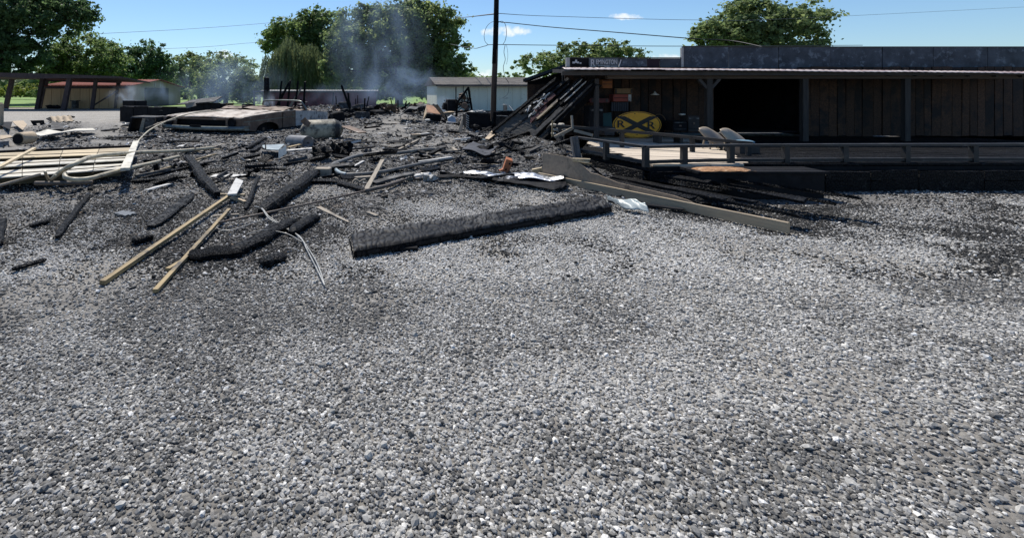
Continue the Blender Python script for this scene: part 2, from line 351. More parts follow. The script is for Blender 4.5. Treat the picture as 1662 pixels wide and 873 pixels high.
class MB:
    def __init__(s): s.v, s.f = [], []
    def add(s, vs, fs):
        k = len(s.v); s.v += [tuple(a) for a in vs]; s.f += [tuple(i + k for i in q) for q in fs]; return s
    def box(s, c, size, rot=None):
        x, y, z = (a / 2 for a in size); vs = []
        for dx in (-x, x):
            for dy in (-y, y):
                for dz in (-z, z):
                    p = Vector((dx, dy, dz))
                    if rot is not None: p = rot @ p
                    vs.append(p + Vector(c))
        return s.add(vs, [(0, 1, 3, 2), (4, 6, 7, 5), (0, 4, 5, 1), (2, 3, 7, 6), (0, 2, 6, 4), (1, 5, 7, 3)])
    def bar(s, p0, p1, w, h, up=Vector((0, 0, 1))):
        a = (p1 - p0); L = a.length; x = a / L
        y = up.cross(x)
        if y.length < 1e-4: y = Vector((0, 1, 0)).cross(x)
        y.normalize(); z = x.cross(y)
        return s.box((p0 + p1) / 2, (L, w, h), Matrix((x, y, z)).transposed())
    def tube(s, pts, r, k=8, caps=True):
        pts = [Vector(p) for p in pts]; n = len(pts); rr = r if isinstance(r, (list, tuple)) else [r] * n
        vs, fs = [], []; prev = None
        for i, p in enumerate(pts):
            t = (pts[min(i + 1, n - 1)] - pts[max(i - 1, 0)]).normalized()
            if prev is None:
                prev = t.orthogonal().normalized()
            a = (prev - t * prev.dot(t)).normalized(); prev = a; b = t.cross(a)
            for j in range(k):
                th = 2 * PI * j / k; vs.append(p + (a * math.cos(th) + b * math.sin(th)) * rr[i])
        for i in range(n - 1):
            for j in range(k):
                fs.append((i * k + j, i * k + (j + 1) % k, (i + 1) * k + (j + 1) % k, (i + 1) * k + j))
        if caps: fs += [tuple(range(k))[::-1], tuple(range((n - 1) * k, n * k))]
        return s.add(vs, fs)
    def prism(s, poly, off):
        n = len(poly); vs = [Vector(p) for p in poly] + [Vector(p) + Vector(off) for p in poly]
        return s.add(vs, [tuple(range(n))[::-1], tuple(range(n, 2 * n))] + [(i, (i + 1) % n, n + (i + 1) % n, n + i) for i in range(n)])
    def grid(s, fn, nu, nv):
        vs = [fn(i / nu, j / nv) for i in range(nu + 1) for j in range(nv + 1)]
        return s.add(vs, [(i * (nv + 1) + j, (i + 1) * (nv + 1) + j, (i + 1) * (nv + 1) + j + 1, i * (nv + 1) + j + 1) for i in range(nu) for j in range(nv)])
    def lump(s, c, r, seed=0, sub=2, amp=.3):
        bm = bmesh.new(); bmesh.ops.create_icosphere(bm, subdivisions=sub, radius=1)
        rr = random.Random(seed); ph = [rr.uniform(0, 6) for _ in range(9)]
        vs = []
        for v_ in bm.verts:
            a = v_.co; k = 1 + amp * (math.sin(a.x * 4 + ph[0]) * math.sin(a.y * 5 + ph[1]) + .6 * math.sin(a.z * 7 + ph[2] + a.x * 6) + .3 * rr.uniform(-1, 1))
            vs.append(Vector((a.x * r[0], a.y * r[1], a.z * r[2])) * k + Vector(c))
        fs = [tuple(v_.index for v_ in f.verts) for f in bm.faces]; bm.free()
        return s.add(vs, fs)
    def mesh(s, name, mat, smooth=False):
        me = bpy.data.meshes.new(name); me.from_pydata(s.v, [], s.f); me.validate()
        bm = bmesh.new(); bm.from_mesh(me); bmesh.ops.recalc_face_normals(bm, faces=bm.faces); bm.to_mesh(me); bm.free()
        if mat: me.materials.append(mat)
        if smooth: me.polygons.foreach_set('use_smooth', [True] * len(me.polygons))
        return me
    def build(s, name, mat, parent=None, smooth=False, origin=None, bevel=0, solid=0):
        """vertices given in world space"""
        o0 = Vector(origin) if origin is not None else (world_of(parent).translation if parent is not None else Vector(s.v[0]))
        s.v = [tuple(Vector(a) - o0) for a in s.v]
        o = bpy.data.objects.new(name, s.mesh(name, mat, smooth))
        put(o, parent, Matrix.Translation(o0))
        if solid:
            md = o.modifiers.new('solid', 'SOLIDIFY'); md.thickness = solid; md.offset = 0
        if bevel:
            md = o.modifiers.new('bevel', 'BEVEL'); md.width = bevel; md.segments = 1; md.limit_method = 'ANGLE'
        return o

def frame(p0, p1, up=Vector((0, 0, 1))):
    a = p1 - p0; x = a.normalized(); y = Vector(up).cross(x)
    if y.length < 1e-3: y = Vector((0, 1, 0)).cross(x)
    y.normalize(); z = x.cross(y)
    return Matrix.Translation(p0) @ Matrix((x, y, z)).transposed().to_4x4(), a.length
def bar(name, p0, p1, w, h, mat, parent=None, rough=0.0, segs=None, up=(0, 0, 1), seed=None, taper=1.0, bend=0.0, roll=0.0, frayed=0.0):
    """one length of timber / bar from p0 to p1 with its own local axes (X along it); rough = uneven burnt faces"""
    p0, p1 = Vector(p0), Vector(p1)
    m, L = frame(p0, p1, Vector(up))
    if roll: m = m @ Matrix.Rotation(roll, 4, 'X')
    rr = random.Random(seed if seed is not None else R.random())
    segs = segs or (max(2, min(14, int(L / max(w, h) * .8))) if rough or bend else 1)
    b = MB(); vs, fs = [], []
    for i in range(segs + 1):
        t = i / segs; k = 1 + (taper - 1) * t
        bz = bend * 4 * t * (1 - t)
        for (sy, sz) in ((-1, -1), (1, -1), (1, 1), (-1, 1)):
            j = rough
            x = t * L
            if frayed and i in (0, segs): x += rr.uniform(-1, 1) * frayed
            vs.append((x + rr.uniform(-.3, .3) * j * (0 if i in (0, segs) else 1) * L / segs, sy * w / 2 * k * (1 + rr.uniform(-j, j)), sz * h / 2 * k * (1 + rr.uniform(-j, j)) + bz))
    for i in range(segs):
        for j in range(4): fs.append((i * 4 + j, i * 4 + (j + 1) % 4, i * 4 + 4 + (j + 1) % 4, i * 4 + 4 + j))
    fs += [(3, 2, 1, 0), tuple(segs * 4 + j for j in range(4))]
    b.add(vs, fs)
    o = bpy.data.objects.new(name, b.mesh(name, mat))
    put(o, parent, m)
    return o
def spline(pts, n=10):
    pts = [Vector(p) for p in pts]; out = []
    for i in range(len(pts) - 1):
        a, b, c, d = pts[max(i - 1, 0)], pts[i], pts[i + 1], pts[min(i + 2, len(pts) - 1)]
        for k in range(n):
            t = k / n
            out.append(.5 * ((2 * b) + (c - a) * t + (2 * a - 5 * b + 4 * c - d) * t * t + (3 * b - a - 3 * c + d) * t ** 3))
    return out + [pts[-1]]
def lathe(prof, axis0, axis1, k=28):
    """prof: list of (t along axis 0..1 or metres, radius)"""
    a0, a1 = Vector(axis0), Vector(axis1); x = (a1 - a0).normalized(); y = x.orthogonal().normalized(); z = x.cross(y)
    vs, fs = [], []
    for (t, r) in prof:
        for j in range(k):
            th = 2 * PI * j / k; vs.append(a0 + x * t + (y * math.cos(th) + z * math.sin(th)) * r)
    for i in range(len(prof) - 1):
        for j in range(k): fs.append((i * k + j, i * k + (j + 1) % k, (i + 1) * k + (j + 1) % k, (i + 1) * k + j))
    fs += [tuple(range(k))[::-1], tuple(range((len(prof) - 1) * k, len(prof) * k))]
    return MB().add(vs, fs)
def text_mesh(body, size, mat, width=None, height=None, extrude=.004):
    cu = bpy.data.curves.new('lettering', 'FONT'); cu.body = body; cu.size = size; cu.extrude = extrude; cu.align_x = 'CENTER'; cu.align_y = 'CENTER'
    cu.offset = size * .012
    o = bpy.data.objects.new('lettering', cu); COL.objects.link(o)
    bpy.context.view_layer.update()
    me = bpy.data.meshes.new_from_object(o.evaluated_get(bpy.context.evaluated_depsgraph_get()))
    bpy.data.objects.remove(o)
    xs = [v_.co.x for v_ in me.vertices]; ys = [v_.co.y for v_ in me.vertices]
    sx = width / (max(xs) - min(xs)) if width else 1; sy = height / (max(ys) - min(ys)) if height else sx
    cx, cy = (max(xs) + min(xs)) / 2, (max(ys) + min(ys)) / 2
    for v_ in me.vertices: v_.co = ((v_.co.x - cx) * sx, (v_.co.y - cy) * sy, v_.co.z)
    me.materials.clear(); me.materials.append(mat)
    return me
FACE_CAM = Matrix.Rotation(PI / 2, 4, 'X')        # lettering plane turned to face the yard

# points with instanced prototypes, for what nobody could count
def scatter(name, label, cat, protos, pts, rot, scl, tone, idx, mat):
    pc = bpy.data.collections.new(name + '_shapes')
    for k, me in enumerate(protos):
        me.materials.clear(); me.materials.append(mat)
        o = bpy.data.objects.new(name + '_shape_%02d' % k, me); pc.objects.link(o)
    me = bpy.data.meshes.new(name); n = len(pts)
    me.vertices.add(n); me.vertices.foreach_set('co', np.asarray(pts, np.float32).ravel())
    for (nm, ty, arr, key) in (('rot', 'FLOAT_VECTOR', rot, 'vector'), ('scl', 'FLOAT_VECTOR', scl, 'vector'), ('tone', 'FLOAT_COLOR', tone, 'color'), ('idx', 'INT', idx, 'value')):
        a = me.attributes.new(nm, ty, 'POINT'); a.data.foreach_set(key, np.asarray(arr, np.int32 if ty == 'INT' else np.float32).ravel())
    o = bpy.data.objects.new(name, me); COL.objects.link(o)
    tag(o, label, cat, None, 'stuff')
    ng = bpy.data.node_groups.new(name + '_nodes', 'GeometryNodeTree')
    ng.interface.new_socket('Geometry', in_out='INPUT', socket_type='NodeSocketGeometry')
    ng.interface.new_socket('Geometry', in_out='OUTPUT', socket_type='NodeSocketGeometry')
    n_, l_ = ng.nodes, ng.links
    gi, go = n_.new('NodeGroupInput'), n_.new('NodeGroupOutput')
    ip = n_.new('GeometryNodeInstanceOnPoints'); ip.inputs['Pick Instance'].default_value = True
    ci = n_.new('GeometryNodeCollectionInfo'); ci.inputs['Collection'].default_value = pc
    ci.inputs['Separate Children'].default_value = True; ci.inputs['Reset Children'].default_value = True
    def na(nm, ty):
        a = n_.new('GeometryNodeInputNamedAttribute'); a.data_type = ty; a.inputs['Name'].default_value = nm; return a.outputs['Attribute']
    l_.new(gi.outputs[0], ip.inputs['Points']); l_.new(ci.outputs[0], ip.inputs['Instance'])
    l_.new(na('idx', 'INT'), ip.inputs['Instance Index']); l_.new(na('rot', 'FLOAT_VECTOR'), ip.inputs['Rotation']); l_.new(na('scl', 'FLOAT_VECTOR'), ip.inputs['Scale'])
    l_.new(ip.outputs[0], go.inputs[0])
    md = o.modifiers.new('scatter', 'NODES'); md.node_group = ng
    return o
def tone_mat(name, rough=.8, bump=.3, scale=60):
    m = bpy.data.materials.new(name); m.use_nodes = True
    n, l = m.node_tree.nodes, m.node_tree.links; b = n['Principled BSDF']
    at = n.new('ShaderNodeAttribute'); at.attribute_type = 'INSTANCER'; at.attribute_name = 'tone'
    t = n.new('ShaderNodeTexCoord'); nz = n.new('ShaderNodeTexNoise'); nz.inputs['Scale'].default_value = 2.2; nz.inputs['Detail'].default_value = 4
    l.new(t.outputs['Object'], nz.inputs['Vector'])
    mr = n.new('ShaderNodeMapRange'); mr.inputs['From Min'].default_value = .3; mr.inputs['From Max'].default_value = .7; mr.inputs['To Min'].default_value = .62; mr.inputs['To Max'].default_value = 1.2
    l.new(nz.outputs['Fac'], mr.inputs['Value'])
    mx = n.new('ShaderNodeVectorMath'); mx.operation = 'SCALE'; l.new(at.outputs['Color'], mx.inputs[0]); l.new(mr.outputs[0], mx.inputs['Scale'])
    l.new(mx.outputs[0], b.inputs['Base Color']); b.inputs['Roughness'].default_value = rough
    return m
# ------------------------------------------------------------------ ground
def ground_material():
    m = bpy.data.materials.new('gravel_and_ash'); m.use_nodes = True
    n, l = m.node_tree.nodes, m.node_tree.links; b = n['Principled BSDF']
    t = n.new('ShaderNodeTexCoord')
    at = n.new('ShaderNodeAttribute'); at.attribute_name = 'soot'
    def ramp(src, *st):
        r = n.new('ShaderNodeValToRGB')
        while len(r.color_ramp.elements) < len(st): r.color_ramp.elements.new(.5)
        for e, (p, c) in zip(r.color_ramp.elements, st): e.position = p; e.color = (*c, 1)
        l.new(src, r.inputs[0]); return r.outputs[0]
    def noise(s, d=6, ro=.65):
        z = n.new('ShaderNodeTexNoise'); z.inputs['Scale'].default_value = s; z.inputs['Detail'].default_value = d; z.inputs['Roughness'].default_value = ro
        l.new(t.outputs['Object'], z.inputs['Vector']); return z.outputs['Fac']
    def mix(f, a, c, bl='MIX'):
        x = n.new('ShaderNodeMix'); x.data_type = 'RGBA'; x.blend_type = bl
        for s_, v_ in (('Factor', f), ('A', a), ('B', c)):
            if hasattr(v_, 'is_linked'): l.new(v_, x.inputs[s_])
            else: x.inputs[s_].default_value = v_ if isinstance(v_, (int, float)) else (*v_, 1)
        return x.outputs['Result']
    vo = n.new('ShaderNodeTexVoronoi'); vo.inputs['Scale'].default_value = 34; l.new(t.outputs['Object'], vo.inputs['Vector'])
    vsep = n.new('ShaderNodeSeparateColor'); l.new(vo.outputs['Color'], vsep.inputs[0])
    stones = ramp(vsep.outputs[0], (0, (.14, .135, .125)), (.45, (.30, .29, .27)), (.8, (.44, .43, .40)), (1, (.62, .60, .57)))
    fines = ramp(noise(3.0, 8), (.35, (.25, .22, .18)), (.65, (.40, .36, .30)))
    clean = mix(.55, stones, fines)
    ash = ramp(noise(9, 9, .75), (.3, (.010, .010, .011)), (.47, (.04, .04, .042)), (.58, (.12, .118, .115)), (.72, (.32, .315, .305)))
    brown = mix(ramp(noise(1.1, 5), (.56, (0, 0, 0)), (.68, (.75, .75, .75))), ash, (.115, .09, .068))
    n1 = noise(6, 8, .7)
    ad = n.new('ShaderNodeMath'); ad.operation = 'MULTIPLY_ADD'; l.new(n1, ad.inputs[0]); ad.inputs[1].default_value = .8; ad.inputs[2].default_value = -.4
    a2 = n.new('ShaderNodeMath'); a2.operation = 'ADD'; a2.use_clamp = True; l.new(at.outputs['Fac'], a2.inputs[0]); l.new(ad.outputs[0], a2.inputs[1])
    l.new(mix(a2.outputs[0], clean, brown), b.inputs['Base Color'])
    b.inputs['Roughness'].default_value = .9
    bp = n.new('ShaderNodeBump'); bp.inputs['Strength'].default_value = .8; bp.inputs['Distance'].default_value = .03
    sb = n.new('ShaderNodeMath'); sb.operation = 'MULTIPLY_ADD'; l.new(vo.outputs['Distance'], sb.inputs[0]); sb.inputs[1].default_value = -.8; l.new(noise(14, 8, .75), sb.inputs[2])
    l.new(sb.outputs[0], bp.inputs['Height']); l.new(bp.outputs[0], b.inputs['Normal'])
    return m
def axis(lo, a, b, step, hi, g=1.35):
    mid = list(np.arange(a, b + 1e-6, step)); out = []
    s, x = step, a
    while x > lo: s *= g; x -= s; out.append(x)
    up = []; s, x = step, b
    while x < hi: s *= g; x += s; up.append(x)
    return out[::-1] + mid + up
xs = np.array(axis(-1500, -14, 15, .13, 1500)); ys = np.array(sorted(set(np.round(list(np.arange(.6, 10, .09)) + axis(-60, 10, 46, .2, 2500), 4))))
XX, YY = np.meshgrid(xs, ys, indexing='ij')
ZZ = ground_h(XX, YY)
ny = len(ys)
me = bpy.data.meshes.new('ground')
vs = np.stack([XX, YY, ZZ], -1).reshape(-1, 3)
ii, jj = np.meshgrid(np.arange(len(xs) - 1), np.arange(ny - 1), indexing='ij')
k0 = (ii * ny + jj).ravel()
fc = np.stack([k0, k0 + ny, k0 + ny + 1, k0 + 1], -1)
me.vertices.add(len(vs)); me.vertices.foreach_set('co', vs.astype(np.float32).ravel())
me.loops.add(fc.size); me.loops.foreach_set('vertex_index', fc.ravel().astype(np.int32))
me.polygons.add(len(fc)); me.polygons.foreach_set('loop_start', np.arange(0, fc.size, 4, dtype=np.int32))
me.polygons.foreach_set('use_smooth', np.ones(len(fc), bool))
me.update(calc_edges=True)
sa = me.attributes.new('soot', 'FLOAT', 'POINT'); sa.data.foreach_set('value', soot_at(XX, YY).astype(np.float32).ravel())
me.materials.append(ground_material())
ground = bpy.data.objects.new('ground', me); COL.objects.link(ground)
tag(ground, 'sooty grey gravel yard covered with ash', 'ground', None, 'structure')

# lawn beyond the yard
LAWNM = M('sunlit_mown_grass', (.15, .26, .022), (.10, .18, .018), .8, .7, (1, 1, 1), bump=.6, bscale=30, spots=(.07, .125, .018), spot_amt=.1, spot_scale=.25)
b_ = MB(); b_.grid(lambda u_, v_: Vector((-300 + 600 * u_, 44.5 + .35 * math.sin(u_ * 340) + (600) * v_ ** 2, .05 + .03 * math.sin(u_ * 500 + v_ * 40))), 120, 24)
lawn = b_.build('lawn', LAWNM, None, True); tag(lawn, 'bright green mown lawn beyond the burnt yard', 'lawn', None, 'structure')

# ------------------------------------------------------------------ loose gravel and burnt debris (nobody could count these)
def pebble(seed):
    bm = bmesh.new(); bmesh.ops.create_icosphere(bm, subdivisions=1, radius=.5); rr = random.Random(seed)
    ax = [Vector((rr.uniform(-1, 1), rr.uniform(-1, 1), rr.uniform(-1, 1))).normalized() for _ in range(5)]
    for v_ in bm.verts:
        k = 1.0
        for a in ax:
            d = v_.co.normalized().dot(a)
            if d > .62: k *= .62 / d + .03
        v_.co = v_.co * k * rr.uniform(.92, 1.06)
    me = bpy.data.meshes.new('pebble'); bm.to_mesh(me); bm.free(); return me
def shard(seed):
    rr = random.Random(seed); b = MB(); n = rr.choice((4, 5, 5, 6))
    an = sorted(rr.uniform(0, 2 * PI) for _ in range(n)); t = rr.uniform(.06, .22)
    poly = [(math.cos(a) * rr.uniform(.32, .55), math.sin(a) * rr.uniform(.22, .5), rr.uniform(-.07, .07)) for a in an]
    b.prism(poly, (rr.uniform(-.05, .05), rr.uniform(-.05, .05), t)); return b.mesh('shard', None)
def splinter(seed):
    rr = random.Random(seed); b = MB()
    b.tube([(-.6, 0, 0), (-.2, rr.uniform(-.05, .05), .02), (.2, rr.uniform(-.06, .06), .03), (.6, rr.uniform(-.05, .05), 0)], [.03, .075, .07, .02], 4); return b.mesh('splinter', None)
def lumpm(seed):
    b = MB(); b.lump((0, 0, 0), (.5, .42, .34), seed, 1, .35); return b.mesh('lump', None)

def wedge(n, y0, y1, px0, px1, dens):
    """random ground points between two distances, spread evenly over the ground in view"""
    y = np.sqrt(NR.rand(n) * (y1 ** 2 - y0 ** 2) + y0 ** 2); x = (px0 + NR.rand(n) * (px1 - px0) - PX0) / F * y
    return x, y
def gravel_layer(n, y0, y1, size, lift=.3):
    x, y = wedge(n, y0, y1, -330, 1900, None)
    s = soot_at(x, y)
    fine_ = fbm(x * .9, y * .9, 57, 4)
    keep = NR.rand(n) > np.clip(np.clip((s - .72) * 2.2, 0, .75) + np.clip((fine_ - .56) * 5, 0, .62), 0, .9)
    x, y, s = x[keep], y[keep], s[keep]; n = len(x)
    sz = size * (.5 + .6 * NR.rand(n) ** 1.5 + .9 * (NR.rand(n) < .04) * NR.rand(n))
    z = ground_h(x, y) + sz * (NR.rand(n) * .28)
    base = .29 + .42 * NR.rand(n) ** 1.05
    patch = fbm(x * 2.6, y * 2.6, 71, 3)
    dk = NR.rand(n) < np.clip(s * 1.3 - .12 + (patch - .5) * 1.3, .06, .94)
    dark_ = np.where(y < 3.7, .075 + .13 * NR.rand(n), .010 + .04 * NR.rand(n) ** 2)
    base = np.where(dk, dark_, base * (1 - .4 * s) * np.where(y < 3.7, .86, 1))
    w = NR.rand(n) < .05 * (1 - s); base = np.where(w, .70 + .1 * NR.rand(n), base)
    warm = 1 + .06 * (NR.rand(n) - .4)
    tone = np.stack([base * (1.0 + .5 * (warm - 1)), base * .965, base * (.90 - (warm - 1)), np.ones(n)], -1)
    rot = np.stack([(NR.rand(n) - .5) * .9, (NR.rand(n) - .5) * .9, NR.rand(n) * 6.283], -1)
    sc = np.stack([sz * (1 + .35 * NR.rand(n)), sz * (.75 + .3 * NR.rand(n)), sz * (.5 + .3 * NR.rand(n))], -1)
    return np.stack([x, y, z], -1), rot, sc, tone, NR.randint(0, 8, n)
def cat(*ls): return [np.concatenate(a) for a in zip(*ls)]
pts, rot, scl, tone, idx = cat(gravel_layer(108000, 1.25, 3.2, .0235), gravel_layer(196000, 3.2, 6.2, .0255), gravel_layer(152000, 6.2, 11, .030))
scatter('gravel', 'loose grey gravel stones dulled by soot', 'gravel', [pebble(i) for i in range(8)], pts, rot, scl, tone, idx, tone_mat('gravel_stone', .85))

def debris_layer(n, y0, y1, px0, px1, size, thr=.5):
    x, y = wedge(n, y0, y1, px0, px1, None); s = soot_at(x, y)
    cl = fbm(x * 1.1, y * 1.1, 91, 4)
    keep = (NR.rand(n) < np.clip((s - thr) * 2.6 + (cl - .5) * 1.5, 0, 1)) & ~((x < -9.5) & (y > 20.5))
    x, y, s = x[keep], y[keep], s[keep]; n = len(x)
    sz = size * (.3 + 1.25 * NR.rand(n) ** 3.5); ty = NR.rand(n)
    idx = np.where(ty < .6, NR.randint(0, 6, n), np.where(ty < .9, NR.randint(6, 10, n), NR.randint(10, 14, n)))
    # black char, grey ash, a few pale flakes, a little brown wood
    q = NR.rand(n); g = NR.rand(n)
    tone = np.stack([.010 + .03 * g ** 2] * 3, -1)
    a = (q > .48) & (q < .82); tone[a] = (.08 + .30 * g[a])[:, None] * np.array([1, .995, 1.0])
    a = (q >= .82) & (q < .925); tone[a] = (.42 + .28 * g[a])[:, None] * np.array([1, .985, .95])
    a = q >= .925; tone[a] = (.5 + g[a])[:, None] * np.array([.17, .115, .07])
    big = (sz > size * 1.1) & (NR.rand(n) < .75); tone[big] = tone[big] * .25 + .01
    z = ground_h(x, y) + sz * .07
    fl = .35 + .5 * NR.rand(n) ** 2
    rot = np.stack([(NR.rand(n) - .5) * fl * 1.6, (NR.rand(n) - .5) * fl * 1.6, NR.rand(n) * 6.283], -1)
    sc = np.stack([sz * (1 + .4 * NR.rand(n)), sz * (.5 + .6 * NR.rand(n)), sz * (.6 + .5 * NR.rand(n))], -1)
    return np.stack([x, y, z], -1), rot, sc, np.concatenate([tone, np.ones((n, 1))], -1), idx
L_ = cat(debris_layer(26000, 3.4, 7, -60, 1000, .040, .42), debris_layer(44000, 6.5, 13, -60, 1180, .068, .45), debris_layer(48000, 12, 22, -60, 1000, .105, .4),
         debris_layer(42000, 21, 38, 150, 900, .17, .4))
scatter('burnt_debris', 'black and grey burnt debris strewn through the ash', 'debris', [shard(i) for i in range(6)] + [splinter(i) for i in range(4)] + [lumpm(i) for i in range(4)], *L_, tone_mat('burnt_fragment', .75))

# ------------------------------------------------------------------ trees
LEAF_DARK = leaf_mat('dark_green_leaves', (.115, .195, .078), (.05, .095, .042), .52)
LEAF_MID = leaf_mat('mid_green_leaves', (.18, .26, .085), (.075, .13, .048), .52)
LEAF_OLIVE = leaf_mat('olive_green_leaves', (.215, .27, .10), (.085, .14, .058), .55)
LEAF_LIGHT = leaf_mat('light_green_leaves', (.21, .27, .105), (.10, .15, .06), .52)
LEAF_WILLOW = leaf_mat('willow_leaves', (.15, .19, .085), (.07, .10, .048), .4)
LEAF_YELLOW = leaf_mat('yellow_green_leaves', (.24, .27, .045), (.10, .14, .03), .38)
def leaf_mesh(name, C, N, sz, tone, mat, asp=1.5, rs=NR):
    """C centres, N normals: one creased leaf spray (two triangles) each"""
    n = len(C); N = N / np.linalg.norm(N, axis=1, keepdims=True)
    a = rs.randn(n, 3); a -= N * (a * N).sum(1, keepdims=True); a /= np.linalg.norm(a, axis=1, keepdims=True); b = np.cross(N, a)
    s = sz[:, None]
    v = np.stack([C - a * s * asp * .5, C + b * s * .42 + N * s * .16, C + a * s * asp * .5 - N * s * .1, C - b * s * .42 + N * s * .16], 1).reshape(-1, 3)
    f = (np.arange(n)[:, None] * 4 + np.array([[0, 1, 3, 1, 2, 3]])).reshape(-1)
    me = bpy.data.meshes.new(name); me.vertices.add(len(v)); me.vertices.foreach_set('co', v.astype(np.float32).ravel())
    me.loops.add(len(f)); me.loops.foreach_set('vertex_index', f.astype(np.int32))
    me.polygons.add(len(f) // 3); me.polygons.foreach_set('loop_start', np.arange(0, len(f), 3, dtype=np.int32)); me.update(calc_edges=True)
    at = me.attributes.new('tone', 'FLOAT', 'POINT'); at.data.foreach_set('value', np.repeat(tone, 4).astype(np.float32)); me.materials.append(mat)
    return me
def crown_points(blobs, d, dens, clump=.24, seed=1, depth=.75, up=.35, ragged=1.0):
    """blobs: outline ellipses measured in the photo (cx, cy, rx, ry px) of a crown standing d metres away"""
    rs = np.random.RandomState(seed); k = d / F; Cs, Ns, Ts = [], [], []
    for (cx, cy, rx, ry) in blobs:
        c = np.array(P(cx, cy, d)); r = np.array([rx * k, rx * k * depth, ry * k]); rm = min(r)
        nc = max(14, int(6.5 / clump ** 1.7)); tot = int(dens * 1.5 * rx * ry * PI)
        w = rs.rand(nc) + .5; w /= w.sum()
        for j in range(nc):
            u_ = rs.randn(3); u_ /= np.linalg.norm(u_)
            cc = c + u_ * r * (rs.uniform(.35, 1.04) ** .7); cr = np.array([1.25, 1.25, .8]) * rm * clump * rs.uniform(.5, 1.6) * ragged
            n = max(4, int(tot * w[j])); q = rs.randn(n, 3); q /= np.linalg.norm(q, axis=1, keepdims=True)
            rad = np.abs(rs.randn(n) * .62)[:, None] + .12
            p = cc + q * rad * cr; t0 = rs.uniform(.15, .75)
            nn = q * .4 + (p - c) / r * .3 + np.array([0, 0, up]) + rs.randn(n, 3) * .65
            Cs.append(p); Ns.append(nn); Ts.append(np.clip(t0 + (rs.rand(n) - .5) * .7, 0, 1))
    C = np.concatenate(Cs); m = C[:, 2] > .15
    return C[m], np.concatenate(Ns)[m], np.concatenate(Ts)[m]
def tree(name, label, blobs, d, trunk_px, mat, dens=.45, leaf=5.0, seed=1, clump=.24, trunk_r=None, group=None, limbs=True, catg='tree', base_z=0.0, **kw):
    base = Vector(((trunk_px - PX0) / F * d, d, base_z)); k = d / F
    t = thing(name, label, catg, base, group)
    C, N, T = crown_points(blobs, d, dens, clump, seed, **kw)
    rs = np.random.RandomState(seed + 5)
    me = leaf_mesh('crown', C - np.array(base), N, leaf * .72 * k * (.7 + .7 * rs.rand(len(C))), T, mat, rs=rs)
    cr = bpy.data.objects.new('crown', me); put(cr, t, Matrix.Translation(base))
    # tapered trunk and limbs that reach into each mass of foliage
    top = max(blobs, key=lambda q: q[2] * q[3]); tp = P(top[0], top[1], d); r = trunk_r or 4.0 * k
    b = MB(); mid = base.lerp(tp, .45) + Vector((.1 * r, .2 * r, 0))
    b.tube(spline([base + Vector((0, 0, -.2)), base.lerp(mid, .5), mid, tp], 4), [r * 1.25, r * 1.1, r, r * .95, r * .9, r * .85, r * .8, r * .75, r * .68, r * .55, r * .45, r * .34, r * .2], 9)
    b.build('trunk', BARK, t, True)
    if limbs:
        rr = random.Random(seed)
        for q in blobs:
            c = P(q[0], q[1], d)
            for _ in range(3):
                e = c + Vector((rr.uniform(-.7, .7) * q[2] * k, rr.uniform(-.5, .5) * q[2] * k, rr.uniform(-.3, .7) * q[3] * k))
                s0 = base.lerp(mid, rr.uniform(.6, 1.0)) if rr.random() < .6 else mid.lerp(tp, rr.uniform(0, .6))
                m1 = s0.lerp(e, .5) + Vector((0, 0, rr.uniform(0, .15) * (e - s0).length))
                bb = MB(); bb.tube(spline([s0, m1, e], 4), [r * .42 * (1 - .105 * i) for i in range(9)], 6); bb.build('limb', BARK, t, True)
    return t
tree('shade_tree', 'large dark shade tree overhanging the far left of the yard', [(-10, 20, 115, 62), (75, 22, 70, 38), (128, 22, 34, 26), (30, 82, 62, 34), (-60, 70, 90, 70), (10, 108, 50, 20)], 56, -30, LEAF_DARK, .62, 5.2, 3, .2)
tree('maple_tree', 'mid green spreading tree behind the tan barn', [(140, 88, 62, 38), (110, 100, 40, 28), (180, 104, 34, 26), (150, 118, 60, 20), (85, 112, 30, 22)], 64, 140, LEAF_MID, .62, 4.6, 4, .22)
tree('oak_tree', 'dark round tree rising behind the barn gable', [(238, 94, 34, 29), (222, 108, 26, 24), (262, 106, 24, 24), (240, 122, 40, 18)], 76, 240, LEAF_DARK, .75, 4.2, 5, .24)
tree('locust_tree', 'pale hazy tree between the round tree and grey bush', [(300, 104, 26, 22), (288, 120, 24, 20), (322, 112, 24, 24)], 95, 300, LEAF_LIGHT, .7, 3.6, 6, .26)
tree('ash_tree', 'light green tree behind the big grey green bush', [(352, 104, 40, 20), (390, 108, 26, 20), (330, 118, 30, 22)], 90, 360, LEAF_LIGHT, .7, 3.8, 7, .26)
tree('round_bush', 'broad grey green bush veiled by blue smoke', [(368, 132, 50, 34), (335, 145, 34, 26), (398, 145, 28, 28)], 58, 366, LEAF_LIGHT, .8, 3.4, 8, .22, catg='bush')
tree('sycamore_tree', 'mid green tree standing behind the willow', [(475, 62, 50, 38), (515, 40, 42, 30), (452, 66, 32, 26), (540, 70, 45, 50), (500, 92, 55, 34)], 66, 490, LEAF_MID, .62, 4.8, 9, .2)
tree('great_maple_tree', 'huge dark maple towering over the centre of the yard', [(640, 62, 95, 60), (690, 50, 66, 46), (590, 66, 58, 58), (715, 84, 46, 40), (735, 118, 36, 20), (650, 112, 90, 42), (570, 112, 42, 44), (690, 122, 60, 30), (655, 25, 62, 25), (545, 105, 26, 40)], 54, 648, LEAF_OLIVE, .6, 5.2, 10, .19, trunk_r=.42)
tree('roadside_tree', 'light green tree showing above the plank building roof', [(940, 92, 62, 24), (880, 108, 48, 20), (985, 84, 42, 20), (1020, 92, 34, 14), (960, 112, 80, 20)], 70, 940, LEAF_LIGHT, .62, 4.6, 12, .22)
